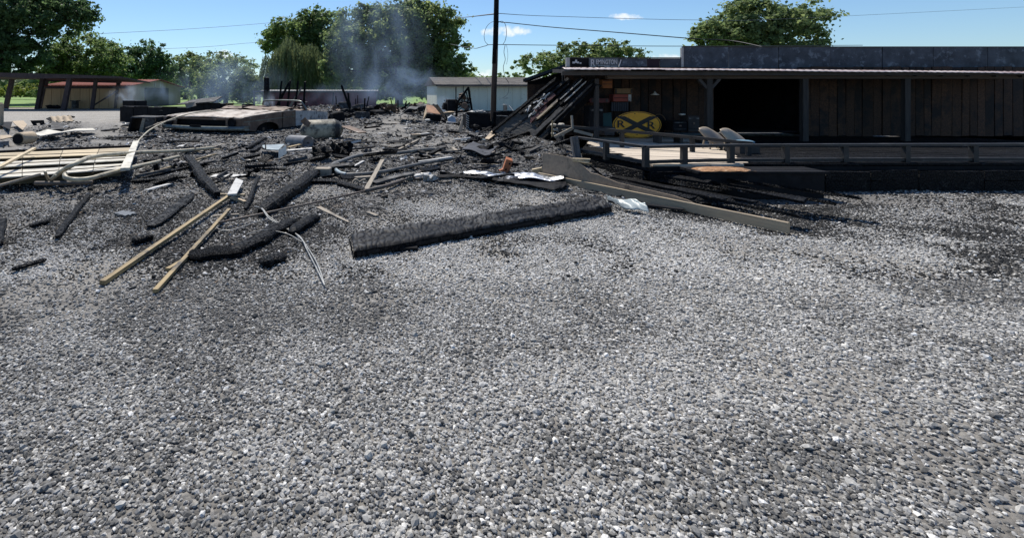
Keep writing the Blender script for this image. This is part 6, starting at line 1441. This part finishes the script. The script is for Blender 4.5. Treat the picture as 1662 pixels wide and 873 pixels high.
bar('end_plate', st(221, 230, zs + .12), st(203, 275, zs + .12), .12, .04, SHEATH, wf, rough=.05)
bar('bottom_plate', G(-95, 303, .06), G(196, 281, .06), .05, .09, SIDE, wf, rough=.05)
bar('cross_lath', st(56, 241, zs + .16), st(-6, 274, zs + .16), .06, .035, PINE, wf, rough=.06)
tube_thing('tan_conduit', 'pale tan conduit arching over the fallen wall', 'conduit', [G(84, 291, .1), G(96, 281, .2), G(112, 271, .33), G(130, 262, .38), G(150, 255, .38), G(185, 250.5, .36), G(230, 247.5, .26), G(290, 245, .14), G(346, 240, .1)], .036, PALEHOSE)
tube_thing('tan_conduit', 'pale tan conduit folded in a tight bend before the fallen wall', 'conduit', [G(108, 281, .3), G(105, 284, .28), G(108, 289, .25), G(122, 291.5, .22), G(145, 290, .22), G(170, 283, .22), G(205, 274, .2), G(240, 266, .12), G(272, 258.5, .08), G(290, 254, .06)], .032, PALEHOSE)
tube_thing('dark_pipe', 'short dark pipe lying before the fallen wall', 'pipe', [G(57, 297.5, .1), G(100, 297.5, .1), G(150, 296, .1)], .03, PIPE)
tube_thing('pale_rod', 'thin pale rod reaching from the left edge to the dark pipe', 'rod', [G(-40, 313, .12), G(0, 301, .15), G(40, 290, .2), G(66, 283, .25)], .02, GREYWOOD)
tube_thing('rope_end', 'pale knotted strap hanging beside the dark pipe', 'strap', [G(73, 279, .28), G(76, 286, .2), G(80, 293, .12), G(84, 290, .16), G(90, 285, .25)], .02, PALEHOSE)
tube_thing('bent_rod', 'long thin pale rod arching from the wall end onto the car hood', 'rod', [G(222, 232, .2), P(230, 223, 13.3), P(242, 212, 14.6), P(258, 203, 16), P(280, 193, 17), P(310, 184.5, 17.8), P(345, 180.5, 18.4), P(362, 180, 18.6)], .022, PALEHOSE)
tube_thing('bent_rod', 'second thin rod alongside the arching rod', 'rod', [g(234, 212, .06), P(246, 205, 15.6), P(262, 199, 16.4), P(285, 194, 16.9)], .02, GREYWOOD)
lay('thin_stick', 'thin tan stick between conduit end and black board', 'stick', (222, 288), (352, 254), .035, .03, LATH, rough=.1, seed=31)
# ------------------------------------------------------------------ left scraps behind the fallen wall
pw = thing('buckled_plywood', 'buckled tan plywood sheet on the left ash heap', 'plywood', g(100, 205))
d = g(100, 206).y
b_ = MB(); b_.grid(lambda u_, w_: P(81 + 32 * u_ + 8 * w_, 190 - 2 * u_ + 12.5 * w_ - 3.5 * w_ * u_, d + .9 - 1.1 * w_) + Vector((0, 0, .02 * math.sin(u_ * 20) + .03 * math.sin(w_ * 7))), 22, 8); b_.build('sheet', TAN, pw, False, solid=.03)
MB().prism([P(81, 190, d + .8), P(103, 203, d - .25), P(90, 203.5, d - .2), P(74, 193, d + .7)], (0, .02, .0)).build('dark_flap', BLACK, pw)
MB().prism([P(109, 188, d + .8), P(121, 190, d + .6), P(120, 192, d + .6), P(110, 190, d + .8)], (0, .05, .02)).build('charred_corner', BLACK, pw)
wp = thing('window_panel', 'small black panel with two openings left of the plywood', 'panel', g(60, 208)); d = g(62, 208).y
for (q) in ([(49, 196), (70, 195.3), (71, 200), (52, 201)], [(52, 201), (58, 200.8), (61, 208), (57, 208)], [(64, 200.5), (71, 200), (74, 207.5), (69, 208)], [(55, 206), (74, 206), (75, 208.5), (57, 208.6)]):
    MB().prism([P(*v_, d) for v_ in q], (0, .05, 0)).build('panel_piece', BLACK, wp)
tag(MB().prism([P(73, 201, d), P(79, 199, d + .3), P(79, 205, d + .1), P(74, 207, d)], (0, .05, 0)).build('pale_scrap', WHITE), 'pale scrap between the black panel and plywood', 'scrap')
lg = thing('hollow_log', 'short tan hollow cardboard roll on the left heap', 'roll', g(42, 231))
a, c = G(29, 226, .18), G(52, 223, .18); Lr = (c - a).length
lathe([(.02, .001), (.02, .13), (0, .15), (.02, .165), (Lr * .5, .17), (Lr - .02, .165), (Lr, .15), (Lr, .001)], a, c, 18).build('tube', TAN, lg, True); lathe([(0, .13), (-.012, .13), (-.012, .001)], a, c, 18).build('dark_end', BLACK, lg)
for (pts2, nm, lb, mt) in (([(20, 208), (38, 206), (44, 213), (37, 222), (24, 218)], 'tan_card', 'crumpled tan card left of the black panel', TAN), ([(0, 207), (12, 204), (20, 209), (16, 222), (0, 216)], 'black_scrap', 'black scrap at the left edge of the heap', BLACK), ([(0, 231), (16, 230), (20, 236), (0, 238)], 'tan_board', 'small tan board at the far left edge', TAN), ([(54, 228), (78, 222), (100, 224), (124, 219), (150, 217.5), (156, 219.5), (120, 224), (90, 229), (66, 231)], 'pale_sheet', 'long pale buckled sheet lying behind the fallen wall', SHEATH), ([(84, 216), (106, 213), (104, 221), (82, 222)], 'grey_sheet', 'small grey sheet on the black heap', SOOTGREY)):
    tag(MB().prism([g(x_, y_, .16 + .05 * math.sin(x_)) for x_, y_ in pts2], (0, 0, .02)).build(nm, mt), lb, nm.split('_')[1])
bz = thing('tan_stump', 'tan weathered post stump at the extreme left edge', 'post', G(-1, 216))
d = G(-1, 216).y; bar('stub', P(-1, 217, d), P(0, 169, d), .16, .16, TAN, bz, rough=.2, up=(0, 1, 0)); bar('cap', P(-3, 170, d), P(2, 168, d), .18, .05, TAN, bz, rough=.2)
# ------------------------------------------------------------------ loose burnt boards and sheets all over the ash field
rr = random.Random(23)
spots_ = []
while len(spots_) < 90:
    px, py = rr.uniform(150, 860), rr.uniform(184, 300)
    if py < 235 and 255 < px < 590: continue
    if px < 230 and py > 228: continue
    if px < 200 and py < 205: continue
    spots_.append((px, py))
for i, (px, py) in enumerate(spots_):
    p = onG(px, py); a = rr.uniform(-.5, .5) if rr.random() < .7 else rr.uniform(-1.5, 1.5); L = rr.uniform(.2, .7) * (.7 + p.y / 30); dv = Vector((math.cos(a), math.sin(a), 0)) * L / 2
    q0, q1 = p - dv, p + dv; q0.z = gh(q0.x, q0.y) + rr.uniform(.02, .08); q1.z = gh(q1.x, q1.y) + rr.uniform(.02, .16)
    k = rr.random()
    if k < .72: mt, nm, lb, ct_, gp = CHAR, 'burnt_board', 'black burnt board lying loose in the ash field', 'board', 'burnt boards strewn over the ash'
    elif k < .9: mt, nm, lb, ct_, gp = SOOTGREY, 'sooty_strip', 'sooty grey strip lying loose in the ash field', 'strip', 'sooty strips strewn over the ash'
    else: mt, nm, lb, ct_, gp = WHITE, 'ashen_scrap', 'pale ash bleached scrap lying loose in the rubble', 'scrap', 'pale scraps strewn over the ash'
    tag(bar(nm, q0, q1, rr.uniform(.05, .16) * (.8 + p.y / 60), rr.uniform(.02, .06), mt, rough=.15, frayed=.04, roll=rr.uniform(-.4, .4), seed=i, segs=3), lb, ct_, gp)

# ------------------------------------------------------------------ twisted sheets, sticks and wire tangled through the ruin
def crumple(name, label, cat_, px, py, w_, l_, mat, group, seed, lean=.5, up_=.0):
    r_ = random.Random(seed); p = onG(px, py, up_); a = r_.uniform(0, 6.28); tl = r_.uniform(-lean, lean); ph = [r_.uniform(0, 6) for _ in range(6)]; k = r_.uniform(.08, .3) * min(w_, l_)
    m = Matrix.Translation(p) @ Matrix.Rotation(a, 4, 'Z') @ Matrix.Rotation(tl, 4, 'X') @ Matrix.Rotation(r_.uniform(-.3, .3), 4, 'Y')
    nu, nv = 9, 7; vs = []
    for i in range(nu + 1):
        for j in range(nv + 1):
            u_, v_ = i / nu - .5, j / nv - .5; e = 1 + .18 * math.sin(5 * v_ + ph[0]) * (abs(u_) > .4) + r_.uniform(-.05, .05)
            vs.append((u_ * l_ * e, v_ * w_ * (1 + .2 * math.sin(4 * u_ + ph[1])), k * (abs(math.sin(u_ * 5 + ph[2] + v_ * 2)) + .5 * math.sin(v_ * 7 + ph[3]) + .35 * r_.uniform(-1, 1))))
    fs = [(i * (nv + 1) + j, (i + 1) * (nv + 1) + j, (i + 1) * (nv + 1) + j + 1, i * (nv + 1) + j + 1) for i in range(nu) for j in range(nv) if not (r_.random() < .12 and (i in (0, nu - 1) or j in (0, nv - 1)))]
    b = MB(); b.add(vs, fs); o = bpy.data.objects.new(name, b.mesh(name, mat)); put(o, None, m); md = o.modifiers.new('solid', 'SOLIDIFY'); md.thickness = .012; return tag(o, label, cat_, group)
rr = random.Random(61)
def spot(x0, x1, y0, y1):
    while True:
        px, py = rr.uniform(x0, x1), rr.uniform(y0, y1)
        if (py < 224 and 250 < px < 585) or (px < 235 and py > 226) or (px < 195 and py < 205) or (py < 188 and px < 480): continue
        if 820 < px and py > 246: continue
        return px, py
for i in range(70):
    px, py = spot(190, 870, 186, 290) if i < 44 else spot(640, 860, 196, 262); d = 1120 / (py - 150); s_ = rr.uniform(8, 24) * d / F
    k = rr.random()
    if k < .55: crumple('twisted_sheet', 'black twisted burnt sheet lying in the ash field', 'metal sheet', px, py, s_ * rr.uniform(.4, .9), s_, BLACK, 'black twisted sheets in the ash', i, .5, .03)
    elif k < .82: crumple('grey_sheet', 'ash grey buckled sheet lying in the ash field', 'metal sheet', px, py, s_ * rr.uniform(.4, .9), s_, SOOTGREY, 'grey buckled sheets in the ash', i, .4, .03)
    else: crumple('pale_flake', 'pale curled flake of burnt sheet lying in the ash field', 'flake', px, py, s_ * .35, s_ * .6, WHITE, 'pale curled flakes in the ash', i, .3, .02)
for i in range(54):                                   # tangle at the foot of the fallen roof slope
    px, py = rr.uniform(765, 905), rr.uniform(218, 274)
    if px > 872 and py > 246: continue
    d = 1120 / (py - 150); s_ = rr.uniform(12, 30) * d / F
    if i % 3 == 0: crumple('twisted_sheet', 'x', 'metal sheet', px, py, s_ * .6, s_, BLACK, 'black twisted sheets in the ash', 300 + i, .8, .08)
    else:
        p = onG(px, py, .05); a = rr.uniform(0, 3.1); dv = Vector((math.cos(a), math.sin(a) * .7, rr.uniform(-.1, .45))) * s_ * .6; q0, q1 = p - dv * .5, p + dv; q0.z = max(q0.z, gh(q0.x, q0.y)); pale = rr.random() < .2
        tag(bar('sooty_strip' if pale else 'burnt_board', q0, q1, rr.uniform(.03, .10), rr.uniform(.02, .05), SOOTGREY if pale else CHAR, rough=.2, frayed=.05, roll=rr.uniform(-.6, .6), seed=i, segs=3), 'x', 'board', 'sooty strips strewn over the ash' if pale else 'burnt boards strewn over the ash')
for i in range(26):                                   # thin rods and wires
    px, py = spot(200, 860, 192, 300); p = onG(px, py, .03); L = rr.uniform(10, 34) * p.y / F; a = rr.uniform(-.7, .7); pts_ = []
    for k in range(5):
        q = p + Vector((math.cos(a), math.sin(a), 0)) * L * (k / 4 - .5) + Vector((rr.uniform(-.06, .06) * L, rr.uniform(-.1, .1) * L, 0)); q.z = gh(q.x, q.y) + rr.uniform(.02, .09); pts_.append(q)
    b = MB(); b.tube(spline(pts_, 5), rr.uniform(.008, .016) * (1 + p.y / 20), 5); tag(b.build('burnt_wire', (PIPE, GREYWOOD, WIREM)[i % 3], None, True), ('brown bent wire lying loose in the ash field', 'pale bent strip of wire lying loose in the ash field', 'bare grey bent wire lying loose in the ash field')[i % 3], 'wire', ('brown wires in the ash', 'pale wires in the ash', 'grey wires in the ash')[i % 3])
for i in range(40):                                   # jagged wreckage along the back
    px = rr.uniform(490, 735); d = rr.uniform(24, 31); x_ = (px - PX0) / F * d; g0 = gh(x_, d); h_ = rr.choice((.25, .4, .5, .7, 1.0)) * rr.uniform(.7, 1.1)
    a = Vector((x_, d, g0 - .05)); c = a + Vector((rr.uniform(-.5, .5) * (1.6 - h_), rr.uniform(-.2, .2), h_)); w_ = rr.uniform(.05, .14)
    tag(bar('jagged_stick', a, c, w_, w_ * .7, CHAR if rr.random() < .8 else GREYWOOD, rough=.2, taper=.7, up=(0, 1, 0), frayed=.05, seed=i), 'jagged burnt stick standing up from the far rubble', 'stick', 'jagged sticks along the far rubble')
for i in range(26):
    px = rr.uniform(485, 735); d = rr.uniform(23, 31); py = HOR + HC * F / d; s_ = rr.uniform(14, 30) * d / F
    crumple('far_sheet', 'burnt sheet tilted up in the far rubble', 'metal sheet', px, py, s_ * .6, s_, (BLACK, BLACK, SOOTGREY, RUST)[i % 4], 'tilted sheets along the far rubble', 200 + i, .9, .18)
for i in range(14):
    px = rr.uniform(490, 730); d = rr.uniform(23, 30); x_ = (px - PX0) / F * d; g0 = gh(x_, d); s_ = rr.uniform(.25, .6); rt = Matrix.Rotation(rr.uniform(0, 3), 3, 'Z') @ Matrix.Rotation(rr.uniform(-.3, .3), 3, 'X')
    b = MB(); b.box((x_, d, g0 + s_ * .3), (s_ * 1.4, s_, s_ * .75), rt); b.box(Vector((x_, d, g0 + s_ * .3)) + rt @ Vector((0, 0, s_ * .40)), (s_ * 1.2, s_ * .8, s_ * .06), rt)
    tag(b.build('burnt_block', BLACK if i % 3 else SOOTGREY, None, bevel=.03), 'dark burnt block half sunk in the far rubble', 'block', 'burnt blocks in the far rubble')
# dark clutter on the porch
for (px0, px1, py0, py1, d, nm, lb, mt) in ((952, 974, 172, 214, 10.9, 'tall_cabinet', 'dark cabinet on the porch left of the post', BLACK), (976, 992, 206, 219, 10.6, 'porch_crate', 'dark crate on the porch left of the yellow sign', TRIMDARK),
   (1086, 1108, 196, 212, 10.9, 'porch_chest', 'dark chest on the porch right of the oval plaque', BLACK), (1110, 1128, 188, 213, 11.0, 'stacked_crate', 'dark upright crate on the porch beside the bay', TRIMDARK)):
    hung(nm, lb, nm.split('_')[1], px0, px1, py0, py1, d, mt, .3, [(.06, .94, .8, .88, SOOTGREY, 'slat'), (.06, .94, .15, .22, SOOTGREY, 'slat'), (.42, .58, .45, .6, RUST, 'latch')])
lathe([(0, .05), (.02, .07), (.03, .07), (.04, .02)], P(1107, 187.5, 10.9), P(1107, 180, 10.9), 14).build('highlight_disc', GLASSY, None, True)  # small white disc added as a highlight on the dark clutter
tag(bpy.data.objects['highlight_disc'], 'small white highlight added on the dark upright crate', 'highlight_disc')
# ------------------------------------------------------------------ labels for the loose pieces, each by the landmark it lies beside
MARKS = [('the hollow burnt box', 230, 205), ('the car bumper', 330, 224), ('the small drum', 487, 232), ('the scorched tank', 530, 214), ('the blue grey sheet', 445, 256), ('the charred lumps', 540, 262), ('the hose bend', 550, 283), ('the narrow grey strip', 660, 239),
 ('the roofing felt', 772, 256), ('the orange brick', 822, 272), ('the black cabinet', 780, 204), ('the orange brown box', 700, 186), ('the folding table', 662, 192), ('the burnt machine', 752, 172), ('the lone leaning post', 567, 176), ('the shingle slope', 835, 236),
 ('the crumpled metal sheet', 800, 300), ('the white lath end', 382, 300), ('the slanting charred beam', 315, 268), ('the wall end plate', 212, 250), ('the tan conduit end', 335, 243), ('the pale lath', 607, 285), ('the standing posts', 480, 168), ('the red shed end', 605, 172),
 ('the fallen trim strip', 366, 236), ('the white strip', 690, 246), ('the rising charred beam', 470, 316), ('the small tan block', 676, 226), ('the grey wedge board', 745, 208), ('the pale plates', 750, 234), ('the utility pole foot', 802, 216), ('the tan box panel', 728, 184), ('the windshield frame', 500, 176), ('the garage corner', 712, 166)]
NTH = ['nearest', 'second nearest', 'third nearest', 'fourth nearest', 'fifth nearest', 'sixth nearest', 'seventh nearest', 'eighth nearest', 'ninth nearest', 'tenth nearest', 'eleventh nearest', 'twelfth nearest', 'thirteenth nearest', 'fourteenth nearest', 'farthest']
AUTO = ('burnt_board', 'sooty_strip', 'ashen_scrap', 'twisted_sheet', 'grey_sheet', 'pale_flake', 'burnt_wire', 'jagged_stick', 'far_sheet', 'burnt_block')
NOUN = {'burnt_board': 'black burnt board', 'sooty_strip': 'sooty grey strip', 'ashen_scrap': 'ash bleached scrap', 'twisted_sheet': 'black twisted sheet', 'grey_sheet': 'grey buckled sheet', 'pale_flake': 'pale curled flake', 'burnt_wire': 'bent wire', 'jagged_stick': 'jagged standing stick', 'far_sheet': 'tilted scorched sheet', 'burnt_block': 'burnt block'}
bpy.context.view_layer.update()
found = {}
for o in list(S.objects):
    st_n = o.name.split('.')[0]
    if o.parent is not None or st_n not in AUTO or 'group' not in o: continue
    bb = [o.matrix_world @ Vector(q) for q in o.bound_box]; c = sum(bb, Vector()) / 8; px, py = PX0 + F * c.x / c.y, HOR + F * (HC - c.z) / c.y
    ext = max(PX0 + F * q.x / q.y for q in bb) - min(PX0 + F * q.x / q.y for q in bb)
    nm, mx, my = min(MARKS, key=lambda q: (q[1] - px) ** 2 + (2.2 * (q[2] - py)) ** 2)
    dx, dy = px - mx, 2.2 * (py - my)
    rel = ('right of' if dx > 0 else 'left of') if abs(dx) > abs(dy) else ('in front of' if dy > 0 else 'behind')
    size = 'small' if ext < 14 else ('long' if ext > 32 else 'mid sized')
    found.setdefault('%s %s %s %s' % (size, NOUN[st_n], rel, nm), []).append((c.y, o))
for lab, items in found.items():
    items.sort(key=lambda q: q[0])
    for k, (_, o) in enumerate(items):
        o['label'] = lab if len(items) == 1 else '%s %s' % (('nearer' if k == 0 else 'farther') if len(items) == 2 else NTH[min(k, 14)], lab)
HEAP.sort(key=lambda o: world_of(o).translation.y)
for k, o in enumerate(HEAP): o['label'] = '%s of the charred boards heaped below the porch rail' % NTH[k if k < len(HEAP) - 1 else 14]

# ------------------------------------------------------------------ smoke drifting from the ruin
def smoke(label, c, r, dens, col=(.52, .68, .92), sc=.6, seed=0, stretch=(1, 1, 1)):
    b = MB(); b.lump((0, 0, 0), (1, 1, 1), 1, 3, 0.0); me_ = b.mesh('smoke', None)
    m = bpy.data.materials.new('smoke_haze'); m.use_nodes = True; n, l = m.node_tree.nodes, m.node_tree.links; n.remove(n['Principled BSDF']); out = n['Material Output']
    pv = n.new('ShaderNodeVolumePrincipled'); pv.inputs['Color'].default_value = (*col, 1); pv.inputs['Anisotropy'].default_value = 0.0
    t = n.new('ShaderNodeTexCoord'); ln = n.new('ShaderNodeVectorMath'); ln.operation = 'LENGTH'; l.new(t.outputs['Object'], ln.inputs[0])
    ge = n.new('ShaderNodeNewGeometry'); mp = n.new('ShaderNodeMapping'); mp.inputs['Location'].default_value = (seed * 7.3, seed * 3.1, seed); mp.inputs['Scale'].default_value = stretch; l.new(ge.outputs['Position'], mp.inputs['Vector'])
    nz_ = n.new('ShaderNodeTexNoise'); nz_.inputs['Scale'].default_value = sc; nz_.inputs['Detail'].default_value = 4; nz_.inputs['Distortion'].default_value = 1.1; l.new(mp.outputs[0], nz_.inputs['Vector'])
    mr = n.new('ShaderNodeMapRange'); mr.inputs['From Min'].default_value = .46; mr.inputs['From Max'].default_value = .72; l.new(nz_.outputs['Fac'], mr.inputs['Value'])
    fo = n.new('ShaderNodeMapRange'); fo.inputs['From Min'].default_value = .25; fo.inputs['From Max'].default_value = 1.0; fo.inputs['To Min'].default_value = 1; fo.inputs['To Max'].default_value = 0; fo.interpolation_type = 'SMOOTHSTEP'; l.new(ln.outputs['Value'], fo.inputs['Value'])
    ad = n.new('ShaderNodeMath'); ad.operation = 'ADD'; ad.inputs[1].default_value = .06; l.new(mr.outputs[0], ad.inputs[0])
    mu = n.new('ShaderNodeMath'); mu.operation = 'MULTIPLY'; l.new(ad.outputs[0], mu.inputs[0]); l.new(fo.outputs[0], mu.inputs[1])
    m2 = n.new('ShaderNodeMath'); m2.operation = 'MULTIPLY'; m2.inputs[1].default_value = dens; l.new(mu.outputs[0], m2.inputs[0]); l.new(m2.outputs[0], pv.inputs['Density']); l.new(pv.outputs[0], out.inputs['Volume'])
    me_.materials.append(m); o = bpy.data.objects.new('smoke', me_); COL.objects.link(o); o.location = c; o.scale = r; tag(o, label, 'smoke', None, 'stuff'); return o
smoke('tall column of blue smoke drifting before the huge maple', P(612, 76, 42), (5.4, 3.0, 6.6), .20, seed=1, sc=.34, stretch=(1.2, 1, .5))
smoke('low blue smoke rising beside the garage', P(655, 140, 36), (4.6, 2.0, 2.0), .42, seed=2, sc=.6)
smoke('blue smoke lying before the grey green bush', P(362, 136, 32), (5.0, 2.4, 2.4), .28, seed=3, sc=.45)
smoke('white wisp of smoke around the small black cabinet', P(206, 158, 26.3), (1.3, .5, .85), 1.6, (.78, .88, 1), 1.3, seed=4)
smoke('thin smoke curling up from inside the burnt car', P(428, 164, 20.9), (.6, .4, .6), 2.4, (.72, .85, 1), 1.8, seed=5)
smoke('thin smoke drifting across the barn door', P(246, 154, 32), (2.4, 1.2, 1.2), .34, seed=6, sc=.8)
smoke('thin smoke rising beside the burnt machine', P(720, 172, 22.5), (.7, .5, .6), 1.5, (.72, .85, 1), 1.6, seed=7)
smoke('faint smoke hanging over the far rubble before the red shed', P(560, 156, 33), (4.5, 1.6, 1.2), .22, seed=8, sc=.6)
